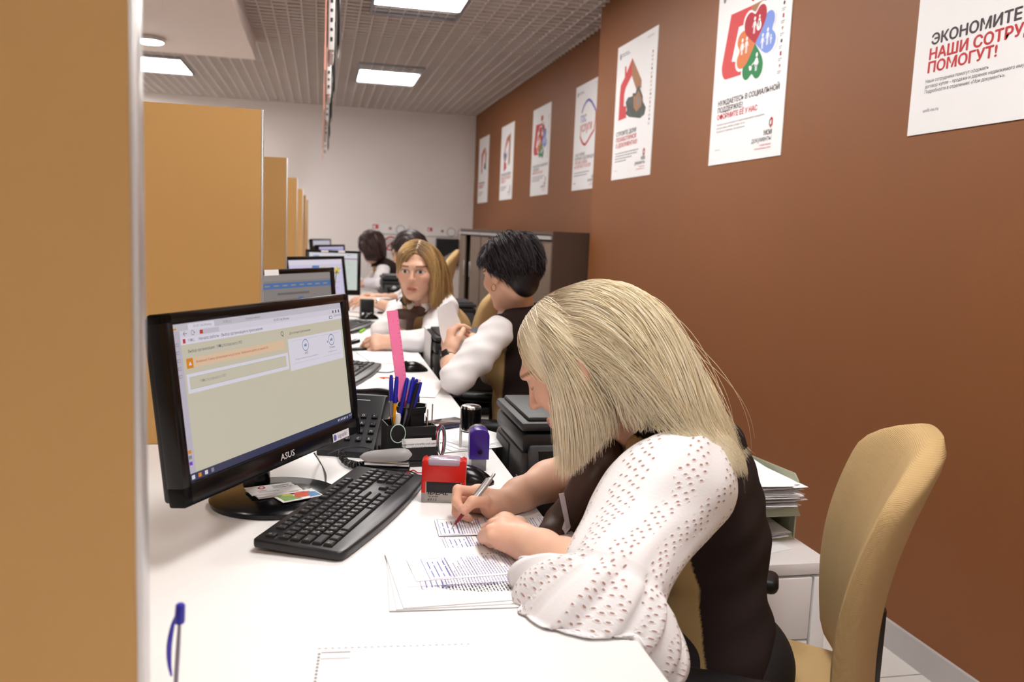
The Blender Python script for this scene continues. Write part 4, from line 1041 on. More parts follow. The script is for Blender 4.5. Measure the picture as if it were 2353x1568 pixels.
b = MB(); open_box(b, -.023, -.032, .056, .0, .02, .085); b.box((.016, -.0335, .075), (.079, .003, .02), r=.001); b.build('clip_compartment', M_black, t)
b = MB(); hexo = [(.034 * math.cos(a), .034 * math.sin(a)) for a in np.linspace(0.26, 0.26 + 2 * math.pi, 7)[:-1]]
def hexwall(mb, r0, r1, z0, z1, c):
    n = 6; A = [0.26 + 2 * math.pi * k / n for k in range(n)]
    V = [(c[0] + r * math.cos(a), c[1] + r * math.sin(a), z) for (r, z) in ((r0, z0), (r1, z1), (r1 - .003, z1), (r0 - .003, z0)) for a in A]
    F = [(i * n + j, i * n + (j + 1) % n, ((i + 1) % 4) * n + (j + 1) % n, ((i + 1) % 4) * n + j) for i in range(4) for j in range(n)]
    mb.add(V, F, 0)
hexwall(b, .036, .034, .02, .112, (.012, .022)); hexwall(b, .037, .039, .108, .122, (.012, .022)); b.build('pen_cup', M_black, t)
b = MB()
for sx in (-1, 1): b.prism([(0, 0), (.026, 0), (.026, .02), (0, .075)], -.001, .001, M=T(.012 + sx * .036, .03, .02) @ (frame((0, 0, 0), (sx, 0, 0), (0, 0, 1), (0, -sx, 0))))
b.build('side_wing', M_black, t)
Mo = T(OX, OY, DZ) @ Rz(rad(8))
def slot_card(dx, dy, z, tilt, txts, label):
    b = MB(); M = Mo @ T(dx, dy, z) @ Rx(rad(90 - tilt)); b.box((0, 0, 0), (.070, .042, .0008), M=M)
    for k, s_ in enumerate(txts): b.text(s_, .0062, M @ T(0, .012 - k * .008, .0006), 1, align='C')
    c = M @ Vector((0, 0, 0)); o = b.build('paper_slip', [M_paper, M_ink], world=True, loc=tuple(c)); tag(o, label, 'card', 'slips in the front slot of the organizer')
slot_card(.020, -.0425, .033, 8, ['Справочная служба (call-центр) РР', '8(831)422-84-26'], 'white printed slip at the very front of the organizer slot')
slot_card(.010, -.0385, .038, 5, ['Справочная служба'], 'white slip just behind the front one in the organizer slot')
# things poking out of the side compartment
b = MB(); P = [tuple(Mo @ Vector(p)) for p in ((-.035, -.03, .06), (-.03, -.034, .118))]; b.lathe([(.006, 0), (.006, .05), (.004, .056)], 14, M=aim(P[0], np.array(P[1]) - np.array(P[0])))
o = b.build('glue_stick', M_lgrey, world=True, loc=P[0]); tag(o, 'white tube standing at the side of the organizer', 'tube')
b = MB(); P = [tuple(Mo @ Vector(p)) for p in ((-.052 + .012, -.02, .07), (-.045, -.02, .105))]; b.lathe([(.007, 0), (.007, .014), (.005, .016), (.0045, .03), (.007, .034), (.002, .038)], 14, M=aim(P[0], np.array(P[1]) - np.array(P[0])))
o = b.build('metal_lighter', M_chrome, world=True, loc=P[0]); tag(o, 'small shiny metal stopper sticking out of the organizer side', 'stopper')
b = MB(); c = Mo @ Vector((-.03, -.0475, .075)); b.tube([(c.x + .016 * math.cos(a) - .004, c.y - .004 - .003 * math.sin(a), c.z + .021 * math.sin(a)) for a in np.linspace(0, 2 * math.pi, 33)[:-1]], .0012, 6, closed=True)
o = b.build('hair_tie', mat('mint cord', '#B8D8CC', rough=.6), world=True, loc=tuple(c)); tag(o, 'thin mint cord loop hanging on the organizer side', 'cord')
for k, (col, dx, rr) in enumerate((('#B3161B', 0, .036), ('#8A8A92', .006, .034), ('#6C6C74', -.012, .03))):
    b = MB(); c = Mo @ Vector((.066 + .003 * k, -.03, .05))
    b.tube(catmull([(c.x + .008 * math.cos(a) + dx * .3, c.y - .004 * k, c.z + rr * math.sin(a)) for a in np.linspace(0, 2 * math.pi, 13)], 4), .0016, 6)
    o = b.build('cable_loop', mat('cable ' + col, col, rough=.5), world=True, loc=tuple(c)); tag(o, ['red cable loop hanging at the organizer edge', 'light grey cable loop beside the red one on the organizer', 'dark grey cable loop on the organizer edge'][k], 'cable')
for k, (px, py) in enumerate(((983, 942), (994, 930))):
    a_ = at(px, py, 1.865); b_2 = at(px - 2, py + 52, 1.862); pen(b_2, a_, 'thin steel refill standing at the organizer edge, %s' % ('the shorter one' if k == 0 else 'the taller one'), M_steel, None, r=.0016, name='pen_refill')

# ---- stamps
M_redb = mat('red stamp window rim', '#A81210', rough=.3)
pr = (onz(970, 1152, DZ) + onz(1072, 1160, DZ)) / 2
t = thing('self_inking_stamp', 'red self inking stamp with a clear base, standing near the writing hand', 'stamp', (pr[0], pr[1] + .012, DZ), rad(-12), 'self inking stamps')
W = .084
b = MB(); b.box((0, 0, .010), (W - .004, .030, .020), r=.002, m=0)
for sx in (-1, 1): b.box((sx * (W / 2 - .005), 0, .026), (.010, .032, .052), r=.002, m=0)
b.text('IDEAL', .0125, T(-.031, -.0152, .0165) @ Rx(rad(90)), 1, bold=.03, shear=.3, width=1.2); b.text('by trodat', .005, T(-.028, -.0152, .0115) @ Rx(rad(90)), 1, bold=.02); b.text('4915', .0085, T(-.031, -.0152, .0035) @ Rx(rad(90)), 1, shear=.25, width=1.1)
b.build('base_frame', [mat('smoky clear stamp base', '#B9B4B0', rough=.15, trans=.35, ior=1.3), M_ink], t)
b = MB(); b.box((0, 0, .030), (W - .018, .026, .022), r=.001)
for k in range(18): b.box((-.03 + k * .0035, -.0135, .031), (.0012, .001, .014))
b.build('ink_cartridge', M_dark, t)
b = MB(); arch = [(-W / 2, .041), (W / 2, .041), (W / 2, .082), (W / 2 - .006, .086)] + [(W / 2 - .01 - (W - .02) * i / 12, .083 + .004 * math.sin(math.pi * i / 12)) for i in range(13)] + [(-W / 2 + .006, .086), (-W / 2, .082)]
b.prism(arch, -.017, .017, r=.003, M=frame((0, 0, 0), (1, 0, 0), (0, 0, 1), (0, -1, 0)), smooth=True)
for sx in (-1, 1): b.box((sx * (W / 2 - .004), 0, .034), (.008, .034, .03), r=.002)
b.build('handle_cover', M_red, t)
b = MB(); b.box((0, -.002, .080), (W - .022, .034, .014), r=.005); b.build('clear_window', mat('violet clear window', '#C9B8CC', rough=.08, trans=.3), t, label='clear window on top of the stamp')

pu = (onz(1085, 1082, DZ) + onz(1117, 1080, DZ)) / 2
t = thing('self_inking_stamp', 'violet self inking stamp standing behind the red one', 'stamp', (pu[0], pu[1] + .02, DZ), rad(-6), 'self inking stamps')
M_vio = mat('violet plastic', '#3A1C86', rough=.3); M_smoke = mat('smoky clear plastic', '#8E8A90', rough=.12, trans=.5, ior=1.3)
b = MB(); b.box((0, 0, .014), (.033, .058, .028), r=.002); b.build('base_frame', M_smoke, t)
arch = [(-.0215, .026), (.0215, .026), (.0215, .075)] + [(.0215 * math.cos(a), .078 + .015 * math.sin(a)) for a in np.linspace(.1, math.pi - .1, 10)] + [(-.0215, .075)]
b = MB(); b.prism(arch, -.012, .030, r=.002, M=frame((0, 0, 0), (1, 0, 0), (0, 0, 1), (0, -1, 0)), smooth=True); b.lathe([(.005, 0), (.005, .002)], 14, m=1, M=T(.002, -.0305, .043) @ Rx(rad(90))); b.build('handle_cover', [M_vio, M_gloss], t)
b = MB(); b.prism([(x * .96, z) for x, z in arch], -.031, -.012, r=.002, M=frame((0, 0, 0), (1, 0, 0), (0, 0, 1), (0, -1, 0)), smooth=True); b.build('clear_window', M_smoke, t)

po = at(1079, 1033, 1.985); po[2] = DZ
t = thing('round_stamp', 'tall round black stamp with a silver top, standing behind the violet stamp', 'stamp', (po[0], po[1], DZ), 0, 'self inking stamps')
b = MB(); b.lathe([(.024, 0), (.024, .003), (.018, .004)], 32)
for sx in (-1, 1): b.box((sx * .023, 0, .03), (.005, .014, .055), r=.001)
b.build('base_frame', M_lgrey, t)
b = MB(); b.lathe([(.0225, .042), (.0245, .044), (.025, .048), (.025, .094), (.0242, .099)], 40); b.build('grip', M_gloss, t)
b = MB(); b.lathe([(.0251, .046), (.0254, .047), (.0254, .051), (.0251, .052)], 40); b.build('silver_ring', M_chrome, t)
b = MB(); b.lathe([(.0245, .0985), (.0238, .103), (.020, .105), (.004, .1055)], 40); b.build('top_cap', M_chrome, t)
for sx in (-1, 1): pass

# ---- smartphone and papers behind the stamps
c0 = (onz(1000, 1000, DZ) + onz(1052, 985, DZ) + onz(1040, 966, DZ)) / 3
for k in range(4):
    loose_sheet('paper_sheet', (0.335 + .010 * k, 2.06 + .012 * k), rad(-74 + 5 * k), .21, .16, DZ + .0012 + k * .0012, 'white sheet in the small pile under the smartphone', 'sheets piled under the smartphone', curl=.002)
t = thing('smartphone', 'dark smartphone lying on white papers behind the organizer', 'phone', (0.315, 2.19, DZ + .0075), rad(28))
b = MB(); b.box((0, 0, .0045), (.150, .073, .009), r=.004, seg=3); b.build('body', mat('phone edge', '#3C3F5A', rough=.3, metal=.4), t)
b = MB(); b.box((0, 0, .0092), (.144, .068, .0008), r=.0003); b.build('screen', mat('phone glass', '#3A3336', rough=.08, coat=.4), t)

# ---- desk telephone with coiled cord
t = thing('desk_telephone', 'black desk telephone behind the monitor, its number keys facing us', 'telephone', (0.085, 2.0, DZ), rad(-18))
M_tel = mat('telephone plastic', '#202126', rough=.45, bump=.05, bscale=400)
b = MB(); b.prism([(-.085, 0), (-.085, .014), (-.075, .020), (.030, .122), (.055, .120), (.085, .06), (.085, 0)], -.066, .066, r=.005, M=frame((0, 0, 0), (0, 1, 0), (0, 0, 1), (1, 0, 0)), smooth=True)
b.build('body', M_tel, t, auto=40)
kb = MB(); sl = unit((0, .105, .102)); Mkp = frame((0, -.075 + .105 * .5, .020 + .102 * .5), (1, 0, 0), sl, unit(np.cross((1, 0, 0), sl)))
for r_ in range(5):
    for c_ in range(5):
        x, y = -.052 + c_ * .0255, -.050 + r_ * .021
        if r_ == 4 and c_ > 2: continue
        kb.box((x, y, .003), (.014, .010, .006), r=.0015, m=0, M=Mkp)
        kb.text('*0#CR789BM456A-123D+FGHIJ'[r_ * 5 + c_], .0085, Mkp @ T(x - .003, y - .003, .0064), 1)
kb.rect(-.06, .058, .03, .0595, 1, Mkp, .001)
kb.build('number_keys', [M_tel, M_lgrey], t)
b = MB(); rings = []
for i in range(17):
    u = i / 16; x = -.03 + .16 * u; z = .100 + .016 * math.sin(math.pi * u); fat = .019 + .012 * (abs(2 * u - 1) ** 3)
    rings.append([(x, .085 + .024 * math.cos(a), z + fat * .8 * math.sin(a) - (.02 if (u < .2 or u > .8) and math.sin(a) < 0 else 0)) for a in np.linspace(0, 2 * math.pi, 17)[:-1]])
b.loft(rings); b.build('handset', M_gloss, t, auto=60)
P = []
path = catmull([onz(780, 1030, DZ) + [0, 0, .012], onz(788, 1064, DZ) + [0, 0, .01], onz(815, 1080, DZ) + [0, 0, .01], onz(850, 1072, DZ) + [0, 0, .01], onz(848, 1055, DZ) + [0, 0, .012], onz(885, 1056, DZ) + [0, 0, .012]], 40)
for i, p in enumerate(path):
    tt = unit(path[min(i + 1, len(path) - 1)] - path[max(0, i - 1)]); x = unit(np.cross((0, 0, 1), tt)); y = np.cross(tt, x); a = i * 1.15
    P.append(p + .0065 * (math.cos(a) * x + math.sin(a) * y))
b = MB(); b.tube(P, .0021, 6); b.build('coiled_cord', M_black, t, world=True)

# ---- stapler beside the keyboard
sa, sb = onz(836, 1083, DZ), onz(927, 1087, DZ); ang = math.atan2(sb[1] - sa[1], sb[0] - sa[0])
t = thing('stapler', 'light grey stapler behind the top of the nearest keyboard', 'stapler', (sa[0] + .045, sa[1], DZ), ang, 'staplers on the desks')
b = MB(); b.box((0, 0, .005), (.105, .026, .008), r=.003); b.build('base', M_black, t)
b = MB(); b.box((.004, 0, .017), (.096, .016, .010), r=.002); b.build('magazine', M_steel, t)
b = MB(); rings = []
for i in range(15):
    u = i / 14; x = -.055 + .112 * u; e = max(.12, math.sqrt(max(0, 1 - (2 * u - 1) ** 4))); zc = .028 + .010 * u
    rings.append([(x, .016 * e * math.cos(a), zc + (.011 + .006 * u) * e * math.sin(a)) for a in np.linspace(0, 2 * math.pi, 17)[:-1]])
b.loft(rings); b.build('top_arm', M_grey, t, auto=60)
def black_stapler(p, rz, label):
    t = thing('stapler', label, 'stapler', (p[0], p[1], DZ), rz, 'staplers on the desks')
    b = MB(); b.box((0, 0, .006), (.12, .035, .010), r=.004); b.build('base', M_black, t)
    b = MB(); b.box((-.01, 0, .034), (.10, .026, .018), r=.007, M=Ry(rad(-12))); b.tube([(-.045, -.014, .018), (-.045, .014, .018)], .012, 12); b.build('top_arm', M_gloss, t)
p = onz(815, 806, DZ); black_stapler((p[0] - .01, p[1]), rad(25), 'black stapler on the second desk, just past the monitor edge')
p = onz(893, 722, DZ); b = MB()
t = thing('stapler', 'grey stapler beside the black stamp on the third desk', 'stapler', (p[0], p[1], DZ), rad(-20), 'staplers on the desks')
b = MB(); b.box((0, 0, .006), (.13, .03, .010), r=.003); b.build('base', M_dark, t); b = MB(); b.box((0, 0, .032), (.13, .024, .024), r=.009, seg=3, M=Ry(rad(6))); b.build('top_arm', M_grey, t)

# ---- loose cables on the nearest desk
b = MB(); b.tube(catmull([at(752, 1045, 1.80), at(795, 1030, 1.85), at(845, 1030, 1.9), at(880, 1050, 1.84), onz(905, 1066, DZ + .004), onz(960, 1092, DZ + .004)], 8), .0016, 6); o = b.build('black_cable', M_dark, world=True, loc=tuple(onz(905, 1066, DZ))); tag(o, 'thin black cable arching over the coiled telephone cord', 'cable')
b = MB(); b.tube(catmull([at(722, 1042, 1.70), onz(735, 1062, DZ + .004), onz(748, 1090, DZ + .004), onz(748, 1125, DZ + .004), onz(757, 1140, DZ + .004)], 8), .0016, 6); o = b.build('black_cable', M_dark, world=True, loc=tuple(onz(748, 1090, DZ))); tag(o, 'thin black cable hanging down behind the monitor foot to the desk', 'cable')
b = MB(); b.tube(catmull([onz(928, 1082, DZ + .003), onz(938, 1086, DZ + .003), onz(950, 1081, DZ + .003), onz(962, 1087, DZ + .003), onz(985, 1085, DZ + .003)], 8), .0013, 6); o = b.build('red_wire', mat('red wire', '#B3161B', rough=.5), world=True, loc=tuple(onz(950, 1081, DZ))); tag(o, 'short red twisted wire between the stapler and the red stamp', 'cable')

# ---- documents in front of the blonde woman; she reads them looking along -x, so text runs along +y
RD = rad(90)
def printed(b, w, h, rows, m, x0=.012, y1=.012, fx=None, dens=1.0, z=.0003, lh=.0026):
    y = h / 2 - y1
    for k in range(rows):
        ww = (w - 2 * x0) * (1.0 if random.random() < .6 else random.uniform(.3, .95))
        x = -w / 2 + x0
        if random.random() < dens:
            while x < -w / 2 + x0 + ww:
                q_ = min(random.uniform(.003, .012), -w / 2 + x0 + ww - x); b.rect(x, y, x + q_, y + lh, m, T(0, 0, z)); x += q_ + .0016
        y -= (h - 2 * y1) / rows
def doc_a(b):
    printed(b, .21, .297, 50, 1, x0=.014, y1=.028, lh=.0023); b.text('ДОГОВОР КУПЛИ-ПРОДАЖИ', .0052, T(0, .128, .0003), 1, align='C')
def form_draw(b):
    w, h = .085, .23
    printed(b, w, h, 36, 3, x0=.006, y1=.035, lh=.0014)
    for (x0, y0, x1, y1) in ((-.040, .075, .040, .0758), (-.040, .113, .040, .1138), (-.040, .075, -.0392, .1138), (.0392, .075, .040, .1138), (-.04, .04, .04, .0407)): b.rect(x0, y0, x1, y1, 2, T(0, 0, .0003))
    for k in range(4): lines(b, T(0, 0, .0003), -.034, .105 - k * .008, [.06], .01, .0016, 2)
for k in range(3):
    loose_sheet('document_page', (0.248 - .004 * k + .012, 1.228 - .008 * k), RD + rad(3 * (1 - k)), .21, .297, DZ + .004 - k * .0013, ['top page of dense print in the stack under the sleeve', 'blank edged page second in the stack under the sleeve', 'lowest page of the stack beside the lace cuff'][k], 'printed pages stacked by the sleeve', curl=.001, extra=doc_a if k == 0 else None)
loose_sheet('printed_form', (0.275, 1.252), RD + rad(4), .085, .27, DZ + .0062, 'narrow violet printed form lying across the stacked pages', 'narrow printed forms', extra=form_draw)
loose_sheet('printed_form', (0.262, 1.214), RD + rad(1), .055, .27, DZ + .0052, 'narrow form peeking from under the violet printed one', 'narrow printed forms', extra=form_draw)
loose_sheet('printed_form', (0.325, 1.352), RD + rad(1), .07, .235, DZ + .0016, 'narrow printed form under the resting hand', 'narrow printed forms', extra=form_draw)
loose_sheet('printed_form', (0.322, 1.432), RD + rad(-2), .085, .235, DZ + .0028, 'narrow printed form being written on under the pen', 'narrow printed forms', extra=form_draw)
def frame_draw(b):
    for (x0, y0, x1, y1) in ((-.095, .120, -.060, .122), (-.095, .105, -.060, .1062)): b.rect(x0, y0, x1, y1, 4, T(0, 0, .0003))
    for k in range(24): b.rect(-.1 + k * .008, .1305, -.0965 + k * .008, .1325, 4, T(0, 0, .0003))
    for k in range(14): b.rect(-.099, .115 - k * .008, -.096, .12 - k * .008, 4, T(0, 0, .0003))
loose_sheet('paper_sheet', (0.094, 0.885), rad(-4), .21, .297, DZ + .0008, 'large white sheet at the very bottom of the photo, faint print along its edge', None, extra=frame_draw)

# ---- blue pen standing in its holder close to the lens
t = thing('counter_pen', 'blurred blue counter pen upright in its holder near the bottom corner', 'pen', (-.152, .83, DZ))
top, bot = at(415, 1388, .83), at(404, 1572, .83)
d = unit(top - bot); x_ = unit(np.array((1.0, 0, 0)) - d * d[0]); M = frame(bot, x_, np.cross(d, x_), d)
b = MB(); b.lathe([(.0022, -.01), (.0022, .03), (.0015, .078)], 10, M=M); b.build('clear_stem', mat('grey clear stem', '#8C8AA0', rough=.2, trans=.3), t, world=True)
b = MB(); b.lathe([(.0045, .062), (.0050, .064), (.0045, .080), (.0030, .0815)], 14, M=M); b.build('end_plug', M_blue, t, world=True)
b = MB(); cl = catmull([M @ Vector(p) for p in ((-.0035, 0, .070), (-.0062, 0, .058), (-.0080, 0, .040), (-.0072, 0, .022), (-.0045, 0, .008))], 6)
b.tube(cl, [.001 + .0016 * math.sin(math.pi * i / (len(cl) - 1)) for i in range(len(cl))], 8); b.build('clip', mat('blue clip', '#4340D0', rough=.25, trans=.25), t, world=True)
b = MB(); b.lathe([(.0045, -.004), (.0055, -.012), (.006, -.075)], 14, M=M); b.build('cap', M_blue, t, world=True)
b = MB(); e = M @ Vector((0, 0, -.08)); b.lathe([(.030, 0), (.030, .004), (.012, .012), (.0085, max(.03, e.z - DZ + .03))], 24, M=T(e.x, e.y, DZ)); b.build('holder', M_blue, t, world=True)

# ---- papers and bits on the second and third desks
def sheet_px(px, py, rz, label, w=.21, h=.297, group=None, k=0, curl=.002):
    p = onz(px, py, DZ); loose_sheet('paper_sheet', (p[0], p[1]), rz, w, h, DZ + .0008 + k * .0012, label, group, curl=curl)
sheet_px(880, 893, rad(40), 'white sheet on the second desk behind the pens', k=0)
sheet_px(940, 892, rad(-15), 'white sheet under the pink ruler side of the second desk, turned askew', k=1)
sheet_px(895, 822, rad(10), 'white sheet lying beyond the mouse on the second desk', k=0)
sheet_px(925, 800, rad(70), 'white sheet under the elbow of the woman looking at us', k=1)
p = onz(870, 868, DZ + .004); p2 = onz(935, 873, DZ + .004)
pen(p, p + unit(p2 - p) * .15, 'orange pencil lying on the papers of the second desk', mat('orange pencil', '#E8642A', rough=.4), None, r=.0036, group=None, name='pencil')
p = onz(826, 764, DZ + .006); p2 = onz(847, 752, DZ + .006)
pen(p, p + unit(p2 - p) * .12, 'bright green marker in front of the third keyboard', mat('lime plastic', '#86C21E', rough=.4), None, r=.007, group=None, name='marker')
t = thing('self_inking_stamp', 'plain black square stamp on the third desk', 'stamp', (onz(843, 733, DZ)[0], onz(843, 733, DZ)[1] + .03, DZ), rad(8), 'self inking stamps')
b = MB(); b.box((0, 0, .072), (.075, .05, .075), r=.006); b.build('handle_cover', M_black, t)
b = MB()
for sx in (-1, 1): b.box((sx * .034, 0, .03), (.006, .045, .058), r=.001)
b.box((0, 0, .003), (.075, .05, .006)); b.build('base_frame', M_black, t)
# sheets hanging between the worktop and the second printer
for k in range(3):
    b = MB(); x = .418 + .006 * k
    V = [(x, 3.28 + .02 * k, .86 - .01 * k), (x + .004, 3.06, .845 - .012 * k), (x + .012, 3.07, .60), (x + .008, 3.29, .60)]
    V = [(.432 + .005 * k, 3.60, .86 - .01 * k), (.432 + .005 * k, 3.36 + .02 * k, .85 - .02 * k), (.430 + .004 * k, 3.36 + .02 * k, .58), (.430 + .004 * k, 3.60, .58)]
    b.add(V + [(p_[0] + .0008, p_[1], p_[2]) for p_ in V], [(0, 1, 2, 3), (7, 6, 5, 4), (0, 4, 5, 1), (1, 5, 6, 2), (2, 6, 7, 3), (3, 7, 4, 0)])
    o = b.build('paper_sheet', [M_paper], world=True, loc=V[3]); tag(o, 'white sheet stuck upright between the desk and the second printer', 'paper', 'sheets tucked beside the second printer')
# ================================================================ PEOPLE: helpers
try:
    import openvdb
except Exception:
    openvdb = None
def surface_nets(d):
    """quads of the zero surface of a sampled field, in grid units"""
    n = np.array(d.shape) - 1; C = [(i, j, k) for i in (0, 1) for j in (0, 1) for k in (0, 1)]
    g = lambda c: d[c[0]:c[0] + n[0], c[1]:c[1] + n[1], c[2]:c[2] + n[2]]
    neg = sum((g(c) < 0).astype(np.int8) for c in C); act = (neg > 0) & (neg < 8); I = np.argwhere(act)
    idx = -np.ones(tuple(n), int); idx[act] = np.arange(len(I)); val = np.stack([g(c)[act] for c in C], 1); P = np.zeros((len(I), 3)); W = np.zeros((len(I), 1))
    for a in range(8):
        for b in range(a + 1, 8):
            if sum(abs(x - y) for x, y in zip(C[a], C[b])) != 1: continue
            m = (val[:, a] < 0) != (val[:, b] < 0); t = np.where(m, val[:, a] / np.where(m, val[:, a] - val[:, b], 1), 0)[:, None]
            P += np.where(m[:, None], np.array(C[a]) * (1 - t) + np.array(C[b]) * t, 0); W += m[:, None]
    P = P / np.maximum(W, 1) + I; Q = []
    for ax in range(3):
        u, v = (ax + 1) % 3, (ax + 2) % 3; s0 = [slice(1, None)] * 3; s0[ax] = slice(None, -1); s1 = [slice(1, None)] * 3; s1[ax] = slice(1, None)
        e = np.argwhere((d[tuple(s0)] < 0) != (d[tuple(s1)] < 0)); e[:, u] += 1; e[:, v] += 1; e = e[(e[:, u] < n[u]) & (e[:, v] < n[v]) & (e[:, ax] < n[ax])]
        o = lambda a, b: idx[tuple((e - np.eye(3, dtype=int)[u] * a - np.eye(3, dtype=int)[v] * b).T)]
        q = np.stack([o(1, 1), o(0, 1), o(0, 0), o(1, 0)], 1); fl = d[tuple(e.T)] >= 0; q[fl] = q[fl][:, ::-1]; Q.append(q)
    Q = np.concatenate(Q); return P, Q[(Q >= 0).all(1)]
class Sdf:
    """a signed-distance field on a grid, shaped with smooth unions and turned into one continuous surface"""
    def __init__(s, lo, hi, h):
        s.lo = np.array(lo, np.float32); s.h = h
        s.n = np.ceil((np.array(hi) - s.lo) / h).astype(int) + 1
        s.d = np.full(tuple(s.n), 0.25, np.float32)
    def _win(s, lo, hi):
        a = np.maximum(0, np.floor((np.array(lo) - s.lo) / s.h).astype(int)); b = np.minimum(s.n, np.ceil((np.array(hi) - s.lo) / s.h).astype(int) + 1)
        if np.any(b <= a): return None, None
        ax = [(s.lo[i] + s.h * np.arange(a[i], b[i])).astype(np.float32) for i in range(3)]
        return (slice(a[0], b[0]), slice(a[1], b[1]), slice(a[2], b[2])), (ax[0][:, None, None], ax[1][None, :, None], ax[2][None, None, :])
    def _put(s, sl, d, k, sub):
        o = s.d[sl]
        if sub:
            a, b = -o, d
            h = np.maximum(k - np.abs(a - b), 0) / max(k, 1e-6); s.d[sl] = -(np.minimum(a, b) - h * h * k * .25)
        else:
            h = np.maximum(k - np.abs(o - d), 0) / max(k, 1e-6); s.d[sl] = np.minimum(o, d) - h * h * k * .25
    def cap(s, a, b, ra, rb=None, k=.01, sub=False):
        a, b = np.array(a, np.float32), np.array(b, np.float32); rb = ra if rb is None else rb
        r = max(ra, rb) + k + 3 * s.h
        sl, X = s._win(np.minimum(a, b) - r, np.maximum(a, b) + r)
        if sl is None: return s
        ab = b - a; L = float(ab @ ab) + 1e-12
        t = np.clip(((X[0] - a[0]) * ab[0] + (X[1] - a[1]) * ab[1] + (X[2] - a[2]) * ab[2]) / L, 0, 1)
        d = np.sqrt((X[0] - a[0] - t * ab[0]) ** 2 + (X[1] - a[1] - t * ab[1]) ** 2 + (X[2] - a[2] - t * ab[2]) ** 2) - (ra + (rb - ra) * t)
        s._put(sl, d, k, sub); return s
    def chain(s, P, R, k=.01):
        for i in range(len(P) - 1): s.cap(P[i], P[i + 1], R[i], R[i + 1], k)
        return s
    def ell(s, c, r, R=None, k=.01, sub=False):
        c = np.array(c, np.float32); r = np.array(r, np.float32); m = float(r.max()) + k + 3 * s.h
        sl, X = s._win(c - m, c + m)
        if sl is None: return s
        D = [X[i] - c[i] for i in range(3)]
        if R is not None: D = [D[0] * R[0, j] + D[1] * R[1, j] + D[2] * R[2, j] for j in range(3)]
        k0 = np.sqrt(sum((D[i] / r[i]) ** 2 for i in range(3))); k1 = np.sqrt(sum((D[i] / r[i] ** 2) ** 2 for i in range(3))) + 1e-9
        s._put(sl, (k0 * (k0 - 1) / k1).astype(np.float32), k, sub); return s
    def floor(s, z):
        """flatten against a level below"""
        Z = (s.lo[2] + s.h * np.arange(s.n[2])).astype(np.float32)[None, None, :]
        s.d = np.maximum(s.d, z - Z); return s
    def field(s, fn):
        ax = [(s.lo[i] + s.h * np.arange(s.n[i])).astype(np.float32) for i in range(3)]
        s.d = s.d + fn(ax[0][:, None, None], ax[1][None, :, None], ax[2][None, None, :]).astype(np.float32); return s
    def mesh(s):
        if openvdb is not None:
            g = openvdb.FloatGrid(0.25); g.copyFromArray(np.ascontiguousarray(s.d)); P, Q = g.convertToQuads(isovalue=0.0)
        else: P, Q = surface_nets(s.d)
        P = P * s.h + s.lo
        # orient outwards
        q = Q[len(Q) // 2]; 
        nrm = np.cross(P[q[1]] - P[q[0]], P[q[2]] - P[q[0]]); c = P[q].mean(0)
        i1 = np.clip(np.round((c + unit(nrm) * s.h * 1.5 - s.lo) / s.h).astype(int), 0, s.n - 1); i0 = np.clip(np.round((c - unit(nrm) * s.h * 1.5 - s.lo) / s.h).astype(int), 0, s.n - 1)
        if s.d[tuple(i1)] < s.d[tuple(i0)]: Q = Q[:, ::-1]
        return P.astype(np.float64), Q
def join_geo(*G):
    V, F, n = [], [], 0
    for v, f in G:
        V.append(v); F.append(f + n); n += len(v)
    return np.concatenate(V), np.concatenate(F)
def np_mesh(name, V, F, mats, parent=None, col=None, smooth=True, uv=None, label=None, keep=None):
    if keep is not None:
        ok = keep(V); F = F[ok[F].all(1)]; used = np.unique(F); mp = -np.ones(len(V), int); mp[used] = np.arange(len(used)); V = V[used]; F = mp[F]
        if col is not None and not callable(col): col = col[used]
    me = bpy.data.meshes.new(name)
    W = V
    if parent is not None:
        I = np.array(WM[parent.name].inverted()); W = V @ I[:3, :3].T + I[:3, 3]
    k = F.shape[1]
    me.vertices.add(len(W)); me.vertices.foreach_set('co', W.astype(np.float32).ravel())
    me.loops.add(F.size); me.loops.foreach_set('vertex_index', F.astype(np.int32).ravel())
    me.polygons.add(len(F)); me.polygons.foreach_set('loop_start', np.arange(0, F.size, k, dtype=np.int32))
    try: me.polygons.foreach_set('loop_total', np.full(len(F), k, np.int32))
    except Exception: pass
    me.polygons.foreach_set('use_smooth', np.full(len(F), smooth))
    me.update(calc_edges=True); me.validate()
    for m_ in (mats if isinstance(mats, (list, tuple)) else [mats]): me.materials.append(m_)
    if col is not None:
        c = col(V) if callable(col) else col
        a = me.color_attributes.new('Col', 'FLOAT_COLOR', 'POINT'); a.data.foreach_set('color', np.concatenate([c, np.ones((len(c), 1))], 1).astype(np.float32).ravel())
    if uv is not None:
        l = me.uv_layers.new(name='UVMap'); l.data.foreach_set('uv', uv[F.ravel()].astype(np.float32).ravel())
    o = bpy.data.objects.new(name, me); COL.objects.link(o)
    if parent is not None: o.parent = parent; WM[o.name] = WM[parent.name]
    if label: o['label'] = label
    return o
def axes(f, up=(0, 0, 1)):
    f = unit(f); l = unit(np.cross(up, f)); u = np.cross(f, l); return np.array([f, l, u]).T      # columns: forward, left, up
def mixc(c, col, w):
    w = np.clip(w, 0, 1)[:, None]; return c * (1 - w) + np.array(col) * w
SKIN = np.array(rgb('#E6B89E'))
